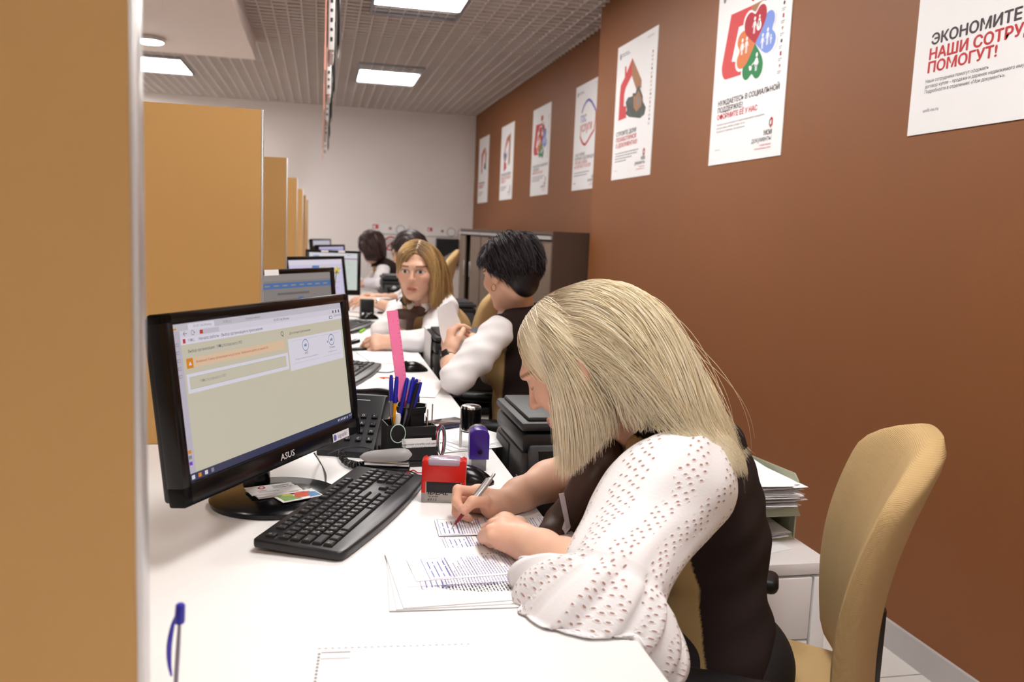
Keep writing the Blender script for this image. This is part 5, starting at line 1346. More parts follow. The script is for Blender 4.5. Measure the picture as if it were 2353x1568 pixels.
def head_sdf(sd, c, R, s=1.0, asleep=False, k=1.0):
    g = lambda x, y, z: c + R @ (np.array([x, y, z]) * s)
    e = lambda p, r, kk=.012, sub=False: sd.ell(g(*p), np.array(r) * s, R, kk * s, sub)
    cp = lambda a, b, ra, rb, kk=.012: sd.cap(g(*a), g(*b), ra * s, rb * s, kk * s)
    e((-.012, 0, .030), (.097, .074, .083)); e((.030, 0, -.035), (.058, .057, .078), .03)
    for y in (-1, 1):
        cp((-.012, y * .047, -.045), (.055, y * .014, -.092), .020, .016, .025)
        e((.058, y * .036, -.022), (.026, .024, .022), .02)
    e((.068, 0, -.096), (.020, .022, .016), .015)
    cp((.082, -.030, .022), (.082, .030, .022), .010, .010, .02)
    cp((.086, 0, .012), (.104, 0, -.025), .0058, .0080, .010); e((.102, 0, -.0275), (.0105, .0092, .0085), .006)
    for y in (-1, 1):
        e((.0935, y * .0100, -.030), (.0085, .0058, .0058), .005)
        e((.094, y * .031, .001), (.018, .017, .0105), .012, True)
        e((.073, y * .030, .000), (.0135, .0155, .0128), .003)
    for y in (-1, 1): cp((.086, y * .021, -.064), (.0945, y * .004, -.0605), .0032, .0045, .006)
    cp((.086, -.018, -.0675), (.0925, 0, -.0705), .004, .0058, .006); cp((.086, .018, -.0675), (.0925, 0, -.0705), .004, .0058, .006)
    for y in (-1, 1):
        e((-.008, y * .077, -.008), (.018, .009, .031), .006); e((-.003, y * .086, -.004), (.009, .006, .018), .004, True)
    return sd
def face_color(V, c, R, s=1.0, skin=SKIN, brow='#6E4B32', lip='#C0736C', iris='#4C5052', gaze=(0, 0), closed=False):
    L = (V - c) @ R / s
    col = np.tile(skin, (len(V), 1)).astype(float)
    x, y, z = L.T
    # cheeks and nose tip a little redder
    ch = np.exp(-(((np.abs(y) - .040) / .020) ** 2 + ((z + .025) / .020) ** 2)) * (x > .03)
    col = mixc(col, rgb('#E0937F'), ch * .35)
    ch = np.exp(-((y / .010) ** 2 + ((z + .028) / .012) ** 2)) * (x > .095); col = mixc(col, rgb('#DC8F7C'), ch * .4)
    front = x > .055
    d = ((y / .0215) ** 2 + ((z + .0655) / (.0085)) ** 2); col = mixc(col, rgb(lip), (d < 1) * front * np.clip((1 - d) * 4, 0, .9))
    col = mixc(col, rgb('#7A3E3A'), ((np.abs(z + .0655) < .0011) & (np.abs(y) < .021) & front) * .8)
    bz = .0225 + .004 * np.cos(np.clip((np.abs(y) - .034) / .018, -1.5, 1.5)) - .0035
    w = np.clip(1 - np.abs(z - bz) / .0036, 0, 1) * ((np.abs(y) > .013) & (np.abs(y) < .053)) * front; col = mixc(col, rgb(brow), np.clip(w * 1.6, 0, .85))
    ya = np.abs(y) - .0305
    if closed:
        col = mixc(col, rgb('#3A2622'), (np.clip(1 - np.abs(z + .004 + ya ** 2 * -12) / .0022, 0, 1) * (np.abs(ya) < .015) * front) * .9)
    else:
        al = (ya / .0160) ** 2 + ((z - .0005) / np.where(z > 0, .0072, .0055)) ** 2
        col = mixc(col, rgb('#4A322A'), np.clip(1.9 - al, 0, 1) * (al > 1) * (z > -.003) * front * .9)
        col = mixc(col, rgb('#E3DDD8'), (al < 1) * front)
        yi = np.where(y > 0, y - .0305 - gaze[0], y + .0305 - gaze[0]); ri = np.sqrt(yi ** 2 + (z - .001 - gaze[1]) ** 2)
        col = mixc(col, rgb(iris), np.clip((.0072 - ri) / .001, 0, 1) * (al < 1) * front); col = mixc(col, (.01, .01, .01), np.clip((.0040 - ri) / .0008, 0, 1) * (al < 1) * front)
        col = mixc(col, rgb('#3A2622'), np.clip(1 - np.abs(z - .0072 * np.sqrt(np.clip(1 - (ya / .0170) ** 2, 0, 1))) / .0018, 0, 1) * (np.abs(ya) < .0170) * front * .9)
    return col
def hand_sdf(sd, wrist, fingers, rad_=None, k=.006, fat=1.0, palm=None):
    """fingers: five lists of joints, thumb first (base, knuckle, joint, tip), then index .. little (knuckle, joint, joint, tip)"""
    r0 = [(.0135, .0125, .0105, .0085), (.0105, .0092, .0083, .0068), (.0108, .0095, .0085, .0070), (.0103, .0090, .0080, .0066), (.0095, .0080, .0070, .0058)]
    w = np.array(wrist, float)
    for f, r in zip(fingers, r0): sd.chain([np.array(p, float) for p in f], [q * fat for q in r], k * .5)
    K = [np.array(f[0], float) for f in fingers]
    for i in range(1, 5): sd.cap(w + (K[i] - K[1]) * .22 * 0 + (K[i] - (K[2] + K[3]) / 2) * .45, K[i], .0165 * fat, .0128 * fat, .014)
    for i in range(1, 4): sd.cap(K[i], K[i + 1], .0115 * fat, .0115 * fat, .010)
    sd.cap(w + (K[0] - w) * .25, K[0], .017 * fat, .0155 * fat, .014); sd.cap(K[0], (K[1] * .55 + w * .45), .012 * fat, .014 * fat, .012)
    return sd
def nails(V, col, fingers, up_hint=None):
    for f in fingers:
        t = np.array(f[-1], float); d = unit(t - np.array(f[-2], float))
        if up_hint is None: continue
        n = unit(np.array(up_hint, float) - d * (np.array(up_hint, float) @ d))
        c = t + n * .006 - d * .001
        r = V - c; a = r @ d; b = r @ np.cross(d, n); h = r @ n
        w = ((a / .0058) ** 2 + (b / .0046) ** 2 < 1) & (np.abs(h) < .0045)
        col = mixc(col, rgb('#E8B4A6'), w * .8); w2 = (((a / .0066) ** 2 + (b / .0054) ** 2 < 1) & ~w & (np.abs(h) < .0045)); col = mixc(col, rgb('#B98070'), w2 * .5)
    return col
def torso_sdf(sd, hip, waist, chest, neck, shL, shR, fwd, grow=0.0, bust=.06, sh_in=0.0, k=.06, hipw=.165):
    ax = unit(np.array(shL) - np.array(shR))
    def fr(up):
        u = unit(up); f = unit(np.array(fwd) - u * (np.array(fwd) @ u)); return np.array([f, np.cross(u, f), u]).T
    hip, waist, chest, neck = [np.array(p, float) for p in (hip, waist, chest, neck)]
    Rl, Rm, Ru = fr(waist - hip), fr(chest - waist), fr(neck - chest)
    sd.ell(hip, np.array((.120, hipw, .125)) + grow, Rl, k); sd.ell(waist, np.array((.100, .130, .13)) + grow, Rm, k); sd.ell(chest, np.array((.105, .148, .135)) + grow, Ru, k)
    sd.ell((chest * .4 + neck * .6), np.array((.075, .125, .09)) + grow, Ru, k)
    l, r = np.array(shL, float), np.array(shR, float); m = (l + r) / 2
    sd.cap(l + (m - l) * sh_in, r + (m - r) * sh_in, .050 + grow, .050 + grow, k * .8)
    if bust:
        for sgn in (-1, 1): sd.ell(chest + Ru @ np.array((.075, sgn * .065, -.015)), np.array((bust, bust, bust * 1.05)) + grow, Ru, .04)
    return Rl, Rm, Ru
def strands_mesh(paths, r0, cols, taper=True, n=3):
    """thin hair strands; paths (N, K, 3)"""
    N, K, _ = paths.shape
    tg = np.gradient(paths, axis=1); tg /= np.linalg.norm(tg, axis=2, keepdims=True) + 1e-9
    ref = np.array([0.31, 0.22, 0.93]); x = np.cross(tg, ref); x /= np.linalg.norm(x, axis=2, keepdims=True) + 1e-9; y = np.cross(tg, x)
    u = np.linspace(0, 1, K); rr = r0 * (np.minimum(1, .5 + u * 3) * np.minimum(1, (1 - u) * 2.5 + .18)) if taper else r0 * np.ones(K)
    V = []
    for j in range(n):
        a = 2 * math.pi * j / n; V.append(paths + rr[None, :, None] * (math.cos(a) * x + math.sin(a) * y))
    V = np.stack(V, 2).reshape(-1, 3)
    base = (np.arange(N)[:, None, None] * K + np.arange(K - 1)[None, :, None]) * n; j = np.arange(n)[None, None, :]; j2 = (j + 1) % n
    F = np.stack([base + j, base + j2, base + n + j2, base + n + j], -1).reshape(-1, 4)
    return V, F, np.repeat(cols.reshape(N * K, 3), n, 0)
def bez(P0, P1, P2, P3, K):
    t = np.linspace(0, 1, K)[None, :, None]
    return (1 - t) ** 3 * P0[:, None] + 3 * (1 - t) ** 2 * t * P1[:, None] + 3 * (1 - t) * t * t * P2[:, None] + t ** 3 * P3[:, None]
def push_ell(P, c, R, r):
    L = (P - c) @ R; q = np.sqrt(((L / r) ** 2).sum(-1, keepdims=True)); L = np.where(q < 1, L / np.maximum(q, 1e-6), L); return L @ R.T + c
def push_cap(P, a, b, r):
    a, b = np.array(a), np.array(b); ab = b - a; t = np.clip(((P - a) @ ab) / (ab @ ab), 0, 1)[..., None]; q = P - a - t * ab; d = np.linalg.norm(q, axis=-1, keepdims=True)
    return np.where(d < r, a + t * ab + q / np.maximum(d, 1e-6) * r, P)
def scalp_roots(n, c, R, s, fn, r=(.101, .079, .087), o=(-.012, 0, .030)):
    out = []
    while len(out) < n:
        d = RNG.normal(size=3); d /= np.linalg.norm(d); l = np.array(o) + d * np.array(r)
        if fn(l): out.append(l)
    L = np.array(out); return L, c + (L * s) @ R.T
def hairline(l, front=.066):
    x, y, z = l
    if z < -.075: return False
    return x < .070 - 1.15 * max(0.0, front - z) if z < front else True
M_skin = vmat('skin', rough=.48, sss=.12, bump=.08, bscale=700, spec=.35)
M_hairv = vmat('hair strands', rough=.40, bscale=90, spec=.5, mul=.05)
M_cloth = vmat('suit cloth', rough=.88, bump=.35, bscale=900, spec=.2)
M_trous = mat('black trousers', '#1D1719', rough=.85)
M_shoe = mat('black shoe leather', '#151416', rough=.35)

def eyelet_cotton():
    m = mat('broderie cotton', '#F0EDEF', rough=.8, var=.01); nt = m.node_tree; N = nt.nodes; L = nt.links; b = N['Principled BSDF']
    uv = N.new('ShaderNodeUVMap'); uv.uv_map = 'UVMap'
    vo = N.new('ShaderNodeTexVoronoi'); vo.voronoi_dimensions = '2D'; vo.feature = 'F1'; vo.inputs['Scale'].default_value = 76; vo.inputs['Randomness'].default_value = .38
    rt = N.new('ShaderNodeMapping'); rt.inputs['Rotation'].default_value = (0, 0, .72)
    L.new(uv.outputs[0], rt.inputs[0]); L.new(rt.outputs[0], vo.inputs['Vector'])
    nz = N.new('ShaderNodeTexWave'); nz.inputs['Scale'].default_value = 6.5; nz.inputs['Distortion'].default_value = 5.0; nz.inputs['Detail'].default_value = 1; nz.bands_direction = 'DIAGONAL'
    L.new(rt.outputs[0], nz.inputs['Vector'])
    gt = N.new('ShaderNodeMath'); gt.operation = 'GREATER_THAN'; gt.inputs[1].default_value = .36; L.new(nz.outputs['Fac'], gt.inputs[0])
    hl = N.new('ShaderNodeMapRange'); hl.inputs[1].default_value = .20; hl.inputs[2].default_value = .15; L.new(vo.outputs['Distance'], hl.inputs[0])
    mu = N.new('ShaderNodeMath'); mu.operation = 'MULTIPLY'; L.new(hl.outputs[0], mu.inputs[0]); L.new(gt.outputs[0], mu.inputs[1])
    mx = N.new('ShaderNodeMix'); mx.data_type = 'RGBA'; mx.inputs[6].default_value = (*rgb('#F0EDEF'), 1); mx.inputs[7].default_value = (*rgb('#B08A80'), 1)
    L.new(mu.outputs[0], mx.inputs[0]); L.new(mx.outputs[2], b.inputs['Base Color'])
    rim = N.new('ShaderNodeMapRange'); rim.inputs[1].default_value = .36; rim.inputs[2].default_value = .26; L.new(vo.outputs['Distance'], rim.inputs[0])
    r2 = N.new('ShaderNodeMath'); r2.operation = 'MULTIPLY'; L.new(rim.outputs[0], r2.inputs[0]); L.new(gt.outputs[0], r2.inputs[1])
    r3 = N.new('ShaderNodeMath'); r3.operation = 'SUBTRACT'; L.new(r2.outputs[0], r3.inputs[0]); L.new(mu.outputs[0], r3.inputs[1])
    nn = N.new('ShaderNodeTexNoise'); nn.inputs['Scale'].default_value = 160; L.new(uv.outputs[0], nn.inputs['Vector'])
    ad = N.new('ShaderNodeMath'); ad.operation = 'MULTIPLY_ADD'; ad.inputs[1].default_value = .35; L.new(nn.outputs['Fac'], ad.inputs[0]); L.new(r3.outputs[0], ad.inputs[2])
    bp = N.new('ShaderNodeBump'); bp.inputs['Strength'].default_value = .55; bp.inputs['Distance'].default_value = .0012; L.new(ad.outputs[0], bp.inputs['Height']); L.new(bp.outputs[0], b.inputs['Normal'])
    return m

# ================================================================ THE BLONDE WOMAN AT THE NEAREST DESK
BT = thing('person', 'blonde woman in a white eyelet blouse and dark vest, bent over papers and writing', 'person', (0.72, 1.43, 0.0), group='women working at the counter')
f_h = unit((-.74, .42, -.55)); RH = axes(f_h); HC = np.array((.437, 1.392, 1.056)); HS = 1.06
hip, waist, chest, neck = np.array((.70, 1.39, .53)), np.array((.695, 1.405, .67)), np.array((.665, 1.425, .80)), np.array((.575, 1.425, .935))
shL, shR = np.array((.600, 1.275, .905)), np.array((.605, 1.595, .905))
elL, wrL = np.array((.372, 1.118, .789)), onz(1206, 1246, .785)
elR, wrR = np.array((.505, 1.625, .795)), at(1150, 1163, 1.488)
# writing hand: joints read from the photograph, depths chosen so that the bones keep their lengths
RF = [[at(1128, 1168, 1.462), at(1112, 1152, 1.446), at(1086, 1154, 1.432), at(1068, 1173, 1.428)],
      [at(1100, 1133, 1.478), at(1052, 1126, 1.458), at(1048, 1152, 1.446), at(1062, 1172, 1.437)],
      [at(1096, 1146, 1.498), at(1050, 1147, 1.486), at(1049, 1178, 1.466), at(1078, 1192, 1.450)],
      [at(1098, 1163, 1.512), at(1062, 1172, 1.506), at(1066, 1197, 1.486), at(1096, 1199, 1.468)],
      [at(1106, 1180, 1.520), at(1078, 1188, 1.514), at(1082, 1203, 1.500), at(1112, 1204, 1.484)]]
LF = [[onz(1190, 1212, .772), onz(1168, 1196, .768), onz(1148, 1196, .764), onz(1130, 1203, .760)],
      [onz(1160, 1199, .792), onz(1134, 1205, .795), onz(1118, 1216, .778), onz(1113, 1223, .764)],
      [onz(1156, 1213, .796), onz(1128, 1220, .796), onz(1112, 1229, .778), onz(1106, 1234, .763)],
      [onz(1157, 1228, .792), onz(1131, 1234, .790), onz(1116, 1239, .773), onz(1109, 1242, .762)],
      [onz(1161, 1243, .784), onz(1143, 1247, .779), onz(1131, 1250, .768), onz(1124, 1251, .760)]]
sd = Sdf((.20, 1.02, .745), (.56, 1.72, .90), .0024)
hand_sdf(sd, wrR, RF, fat=1.0); hand_sdf(sd, wrL, LF, fat=1.06)
sd.chain([wrR, wrR * .75 + elR * .25 + (0, 0, .002), wrR * .35 + elR * .65, elR], [.0245, .030, .0385, .040], .02)
sd.chain([wrL, wrL * .7 + elL * .3, wrL * .3 + elL * .7, elL], [.025, .030, .035, .033], .02)
sd.floor(.7535)
G1 = sd.mesh()
sd = Sdf(HC - .19, HC + .17, .0028)
head_sdf(sd, HC, RH, HS); sd.chain([HC + RH @ np.array((-.025, 0, -.06)), (HC * .4 + neck * .6), neck], [.050, .052, .06], .03)
G2 = sd.mesh()
sd = Sdf((.35, 1.05, .35), (.95, 1.8, 1.02), .006)
torso_sdf(sd, hip, waist, chest, neck, shL, shR, (-1, 0, -.2), grow=-.02)
sd.cap(neck, HC * .4 + neck * .6, .052, .048, .03); sd.chain([shL, shL * .3 + elL * .7], [.042, .030], .02); sd.chain([shR, elR], [.045, .038], .03)
sd.floor(.40)
G3 = sd.mesh()
V, F = join_geo(G1, G2, G3)
def bl_col(V):
    c = face_color(V, HC, RH, HS, brow='#8A6444', closed=True)
    c = nails(V, c, RF[:1], (-.3, -1, .35)); c = nails(V, c, RF[1:2], (-.9, -.1, .5)); c = nails(V, c, RF[2:], (.2, -1, -.2))
    k = np.exp(-((V[:, 2] - .80) / .1) ** 2) * (V[:, 0] < .30); c = mixc(c, rgb('#DFA08A'), k * .25); return c
np_mesh('body', V, F, M_skin, BT, col=bl_col)

# vest
sd = Sdf((.40, 1.10, .36), (1.0, 1.78, 1.03), .0045)
Rl, Rm, Ru = torso_sdf(sd, hip, waist, chest, neck, shL, shR, (-1, 0, -.2), grow=.004, bust=.062, sh_in=.24)
sd.cap((.765, 1.41, .72), (.72, 1.42, .89), .056, .05, .06)
sd.ell((.455, 1.42, .90), (.075, .052, .13), None, .02, True)
sd.ell((.60, 1.225, .89), (.085, .075, .095), None, .02, True); sd.ell((.60, 1.645, .89), (.085, .075, .095), None, .02, True)
sd.field(lambda X, Y, Z: .0022 * np.sin(38 * Z + 9 * X) * np.sin(20 * Y + 11 * Z) + .0015 * np.sin(90 * Z - 30 * X))
V, F = sd.mesh()
def vest_col(V):
    c = np.tile(np.array(rgb('#2B201F')), (len(V), 1)).astype(float)
    xb = .638 - .10 * np.clip((V[:, 2] - .68) / .25, 0, 1)
    c = mixc(c, rgb('#B59667'), np.clip((xb - V[:, 0]) / .0015 + .5, 0, 1) * (V[:, 2] < .93) * (V[:, 2] > .53))
    return c
np_mesh('vest', V, F, M_cloth, BT, col=vest_col)
# skirted trousers, legs under the worktop, shoes
sd = Sdf((.08, 1.08, -.01), (1.0, 1.82, .62), .008)
sd.ell((.73, 1.40, .51), (.13, .175, .10), None, .05)
for sy, kx in ((-1, .30), (1, .27)):
    kn = np.array((kx, 1.43 + sy * .12, .545)); an = np.array((kx + .03, 1.43 + sy * .12, .10))
    sd.chain([(.74, 1.42 + sy * .09, .525), kn], [.085, .062], .04); sd.chain([kn, an], [.058, .042], .03)
V, F = sd.mesh(); np_mesh('trousers', V, F, M_trous, BT)
for sy, kx in ((-1, .30), (1, .27)):
    sd = Sdf((kx - .2, 1.43 + sy * .12 - .08, -.01), (kx + .12, 1.43 + sy * .12 + .08, .14), .005)
    sd.chain([(kx + .04, 1.43 + sy * .12, .04), (kx - .10, 1.43 + sy * .12, .032), (kx - .14, 1.43 + sy * .12, .026)], [.036, .034, .022], .02); sd.floor(.002)
    V, F = sd.mesh(); np_mesh('shoe', V, F, M_shoe, BT)
# blouse: yoke under the vest plus two puffed sleeves with ruffled cuffs
M_eye = eyelet_cotton()
sd = Sdf((.40, 1.1, .55), (.9, 1.78, 1.03), .006)
torso_sdf(sd, hip, waist, chest, neck, shL, shR, (-1, 0, -.2), grow=-.006, bust=.060); sd.floor(.60)
V, F = sd.mesh(); np_mesh('blouse', V, F, M_shirt, BT)
def sleeve(name, stations, hem_near, hem_far, nth=96):
    """stations: (left px, right px, depth of the left edge, of the right edge, bulge towards the lens)"""
    rings = []; vlen = []
    TH = np.linspace(0, 2 * math.pi, nth + 1)[:-1]
    prev = None; acc = 0
    for i, (lp, rp, yl, yr, dr) in enumerate(stations):
        l, r = at(*lp, yl), at(*rp, yr); c = (l + r) / 2; a = (r - l) / 2
        ax = unit(at(1420, 1330, 1.08) - at(1530, 1010, 1.25)); bdir = unit(np.cross(ax, a))
        if bdir[1] > 0: bdir = -bdir            # towards the lens
        fold = 1 + (.018 * np.sin(7 * TH + i * .9) + .012 * np.sin(13 * TH - i)) * (0.4 + 0.6 * abs(i / (len(stations) - 1) * 2 - 1))
        ring = c + np.outer(np.cos(TH) * fold, a) + np.outer(-np.sin(TH) * fold * dr * np.linalg.norm(a), bdir)
        rings.append(ring)
        if prev is not None: acc += np.linalg.norm(c - prev)
        prev = c; vlen.append(acc)
    # resample smoothly along the arm
    def interp(R, VL, m):
        out = []; vl = []
        for i in range(len(R) - 1):
            a, b, c, d = R[max(i - 1, 0)], R[i], R[i + 1], R[min(i + 2, len(R) - 1)]
            for k in range(m):
                t = k / m; out.append(.5 * (2 * b + (c - a) * t + (2 * a - 5 * b + 4 * c - d) * t * t + (3 * b - a - 3 * c + d) * t ** 3)); vl.append(VL[i] + (VL[i + 1] - VL[i]) * t)
        out.append(R[-1]); vl.append(VL[-1]); return out, vl
    rings, vlen = interp(rings, vlen, 8)
    # ruffle from the gathered seam to the hem
    hn = catmull([at(*p) for p in hem_near], 8); hf = catmull([at(*p) for p in hem_far], 8)
    def resample(P, n):
        P = np.array(P); d = np.r_[0, np.cumsum(np.linalg.norm(np.diff(P, axis=0), axis=1))]; u = np.linspace(0, d[-1], n); return np.stack([np.interp(u, d, P[:, i]) for i in range(3)], 1)
    near, far = resample(hn, nth // 2 + 1), resample(hf, nth // 2 + 1)
    hem = np.concatenate([far[:-1], near[:-1]])          # angle 0..pi far side, pi..2pi near side
    seam = rings[-1]; sc = seam.mean(0); v0 = vlen[-1]
    n = 22
    for i in range(1, n + 1):
        t = i / n; e = t ** .8
        mid = seam * (1 - e) + hem * e
        out_ = seam - sc; out_ /= np.linalg.norm(out_, axis=1, keepdims=True)
        bulge = .022 * math.sin(math.pi * min(1, t * 1.0)) ** .7
        pleat = (.009 * np.sin(15 * TH + 1.1 * np.sin(3 * TH)) + .005 * np.sin(27 * TH)) * (t ** .6) * (1 - .35 * t)
        gath = -.006 * math.exp(-((t - .05) / .05) ** 2)
        rings.append(mid + out_ * (bulge + gath) + out_ * pleat[:, None] - np.array((0, 0, .004)) * t); vlen.append(v0 + .20 * t)
    R = np.array(rings); m = len(R)
    R[..., 2] = np.where((R[..., 0] < .412), np.maximum(R[..., 2], .7535), R[..., 2])
    V = R.reshape(-1, 3); I = np.arange(m - 1)[:, None] * nth; J = np.arange(nth)[None, :]; J2 = (J + 1) % nth
    F = np.stack([I + J, I + J2, I + nth + J2, I + nth + J], -1).reshape(-1, 4)
    # inside layer so that the cloth has thickness
    uv = np.stack([np.tile(np.minimum(TH, 2 * math.pi - TH) / (2 * math.pi) * .60, m), np.repeat(vlen, nth)], 1)
    o = np_mesh(name, V, F, M_eye, BT, uv=uv)
    md = o.modifiers.new('thickness', 'SOLIDIFY'); md.thickness = .0016; md.offset = -1
    return o
sleeve('sleeve', [((1545, 1004), (1590, 1012), 1.29, 1.29, 1.0), ((1485, 1010), (1640, 1050), 1.262, 1.29, .85), ((1425, 1050), (1664, 1112), 1.245, 1.275, .80), ((1380, 1115), (1668, 1180), 1.225, 1.25, .80),
                  ((1345, 1185), (1628, 1235), 1.20, 1.205, .80), ((1318, 1235), (1580, 1290), 1.17, 1.155, .86), ((1296, 1274), (1545, 1345), 1.145, 1.105, .90), ((1294, 1290), (1528, 1386), 1.135, 1.075, .90)],
       [(1203, 1290, 1.215), (1179, 1345, 1.165), (1182, 1408, 1.12), (1216, 1455, 1.06), (1285, 1499, 1.022), (1365, 1525, 1.0), (1440, 1526, 1.0), (1545, 1568, 1.005)],
       [(1545, 1568, 1.005), (1530, 1500, 1.10), (1470, 1430, 1.20), (1380, 1360, 1.24), (1290, 1310, 1.25), (1203, 1290, 1.215)])
# the far sleeve, mostly hidden behind the hair
sd = Sdf((.40, 1.45, .74), (.72, 1.80, .99), .004)
sd.chain([shR + (.0, .01, 0), shR * .55 + elR * .45 + (.02, .012, .0)], [.068, .07], .03); sd.floor(.7535)
sd.field(lambda X, Y, Z: .003 * np.sin(60 * X + 40 * Z) * np.sin(50 * Y))
V, F = sd.mesh(); np_mesh('sleeve', V, F, M_shirt, BT)
# brown neck scarf and badge
M_scarf = mat('dark brown satin', '#4A332A', rough=.5, sss=0, bump=.1, bscale=30)
sd = Sdf((.34, 1.32, .74), (.56, 1.55, .96), .004)
sd.ell((.505, 1.43, .885), (.03, .045, .03), None, .02); sd.chain([(.50, 1.425, .88), (.475, 1.42, .84), at(1290, 1205, 1.43)], [.016, .026, .030], .02); sd.chain([at(1290, 1205, 1.43), at(1268, 1235, 1.40), at(1262, 1258, 1.385)], [.028, .024, .012], .02)
V, F = sd.mesh(); np_mesh('neck_scarf', V, F, M_scarf, BT)
bb = MB(); P = [at(1284, 1137, 1.385), at(1296, 1135, 1.385), at(1311, 1212, 1.375), at(1301, 1216, 1.375)]
bb.add([tuple(p) for p in P] + [tuple(p + np.array((.004, .012, -.002))) for p in P], [(0, 1, 2, 3), (7, 6, 5, 4), (0, 4, 5, 1), (1, 5, 6, 2), (2, 6, 7, 3), (3, 7, 4, 0)], 0)
P = [at(1296, 1200, 1.385), at(1311, 1214, 1.38), at(1300, 1228, 1.38), at(1300, 1262, 1.375), at(1288, 1264, 1.378), at(1285, 1236, 1.382)]
bb.add([tuple(p) for p in P] + [tuple(p + np.array((.004, .010, 0))) for p in P], [(0, 1, 2, 3, 4, 5), (11, 10, 9, 8, 7, 6)] + [(i, i + 6, (i + 1) % 6 + 6, (i + 1) % 6) for i in range(6)], 1)
o = bb.build('name_badge', [mat('lilac grey badge', '#B9AEB6', rough=.3), M_lgrey], world=True, loc=tuple(at(1297, 1175, 1.38))); tag(o, 'pale name badge hanging edge-on from the blonde woman\'s vest', 'badge')

# ---- hair
def blond(n):
    a = RNG.random((n, 1)); return np.array(rgb('#FFF6E0')) * (1 - a) + np.array(rgb('#F8E7C2')) * a
def hair_group(nr, rootfn, end_fn, tang_fn, K=20, r0=.0008, root_dark=.75, lenk=.36, jitter=.004, colfn=blond, colliders=(), c=HC, R=RH, s=HS, lift=1.02, rootcol='#80603E'):
    L, P0 = scalp_roots(nr, c, R, s, rootfn)
    E = end_fn(L, P0) + RNG.normal(size=P0.shape) * jitter
    Tn = tang_fn(L) @ R.T; Tn /= np.linalg.norm(Tn, axis=1, keepdims=True)
    D = np.linalg.norm(E - P0, axis=1, keepdims=True)
    ed = np.array((0, 0, -1.0)) if not hasattr(end_fn, 'ed') else end_fn.ed
    P = bez(P0, P0 + Tn * D * lenk, E - ed * D * lenk * .9, E, K)
    wv = RNG.normal(size=(nr, 1, 3)) * .004 * np.sin(np.linspace(0, 3.1, K))[None, :, None]; P = P + wv
    lay = lift + RNG.random((nr, 1, 1)) * .055
    for _ in range(2):
        Lc = ((P - c) / s) @ R - np.array((-.012, 0, .03)); q = np.sqrt(((Lc / np.array((.101, .079, .087))) ** 2).sum(-1, keepdims=True))
        tgt = np.minimum(lay, 1.012 + (lay - 1) * np.linspace(.1, 1, K)[None, :, None] * 1.6)
        Lc = np.where(q < tgt, Lc / np.maximum(q, 1e-6) * tgt, Lc); P = ((Lc + np.array((-.012, 0, .03))) @ R.T) * s + c
        for (a, b, r) in colliders: P = push_cap(P, a, b, r)
    # smooth
    for _ in range(2): P[:, 1:-1] = .25 * P[:, :-2] + .5 * P[:, 1:-1] + .25 * P[:, 2:]
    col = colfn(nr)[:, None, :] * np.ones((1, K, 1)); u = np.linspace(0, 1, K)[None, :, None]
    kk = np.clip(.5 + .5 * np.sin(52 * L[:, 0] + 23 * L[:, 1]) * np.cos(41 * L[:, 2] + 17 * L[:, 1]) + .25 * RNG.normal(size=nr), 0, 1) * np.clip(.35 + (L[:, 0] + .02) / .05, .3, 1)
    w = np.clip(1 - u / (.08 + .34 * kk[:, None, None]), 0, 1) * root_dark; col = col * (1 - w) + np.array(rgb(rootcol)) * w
    return strands_mesh(P, r0, col)
bodyc = [(at(1545, 1060, 1.272), at(1600, 1090, 1.28), .083), ((.60, 1.30, .885), (.60, 1.57, .885), .060), ((.60, 1.42, .93), (.76, 1.42, .80), .085), (HC, neck, .055)]
sm = lambda a, b, x: np.clip((x - a) / (b - a), 0, 1) ** 2 * (3 - 2 * np.clip((x - a) / (b - a), 0, 1))
PART = .018
def end_front(L, P0):
    u = np.clip((.075 - L[:, 0]) / .085, 0, 1)[:, None]; rj = RNG.random((len(L), 1)); v = RNG.random((len(L), 1))
    near = L[:, 1:2] > -PART
    a, b = at(1248, 1124, 1.345), at(1425, 1050, 1.30)
    tt = np.clip(u * .8 + rj * .35, 0, 1); E = a + (b - a) * tt + np.array((0, 0, 1)) * ((v ** 2) * .085 + .06 * np.abs(tt - .30)) + np.array((.0, .025, 0)) * (RNG.random((len(L), 1)) - .3)
    a2, b2 = at(1330, 1080, 1.50), at(1430, 1090, 1.46)
    E2 = a2 + (b2 - a2) * rj + np.array((0, 0, 1)) * v * .04
    return np.where(near, E, E2)
def end_back(L, P0):
    # spread the ends along the lower edge of the fall of hair over the back
    side = np.clip((L[:, 1] + .08) / .16, 0, 1)[:, None]; rj = RNG.random((len(L), 1)); v = RNG.random((len(L), 1))
    up = np.clip((L[:, 2] + .02) / .13, 0, 1)[:, None]
    A = np.array([at(1445, 990, 1.285), at(1600, 1045, 1.225), at(1660, 1088, 1.235), at(1698, 1075, 1.31), at(1714, 1040, 1.42)])
    k = np.clip((1 - side) * .55 + up * .35 + rj * .30 - .12, 0, 1)[:, 0] * 4; i = np.minimum(3, k.astype(int)); t = (k - i)[:, None]
    E = A[i] * (1 - t) + A[i + 1] * t
    return E + np.array((-.35, 0, .8)) * (v ** 2.2) * .07
end_back.ed = unit((.55, 0.0, -.80))
def tang_front(L):
    sgn = np.where(L[:, 1] > -PART, 1.0, -1.0); top = np.clip((L[:, 2] - .03) / .08, 0, 1)
    fx = np.clip((L[:, 0] - .01) / .06, 0, 1); return np.stack([-.15 - .30 * top - .35 * fx, sgn * (.12 + .75 * top), -.75 + .55 * top], 1)
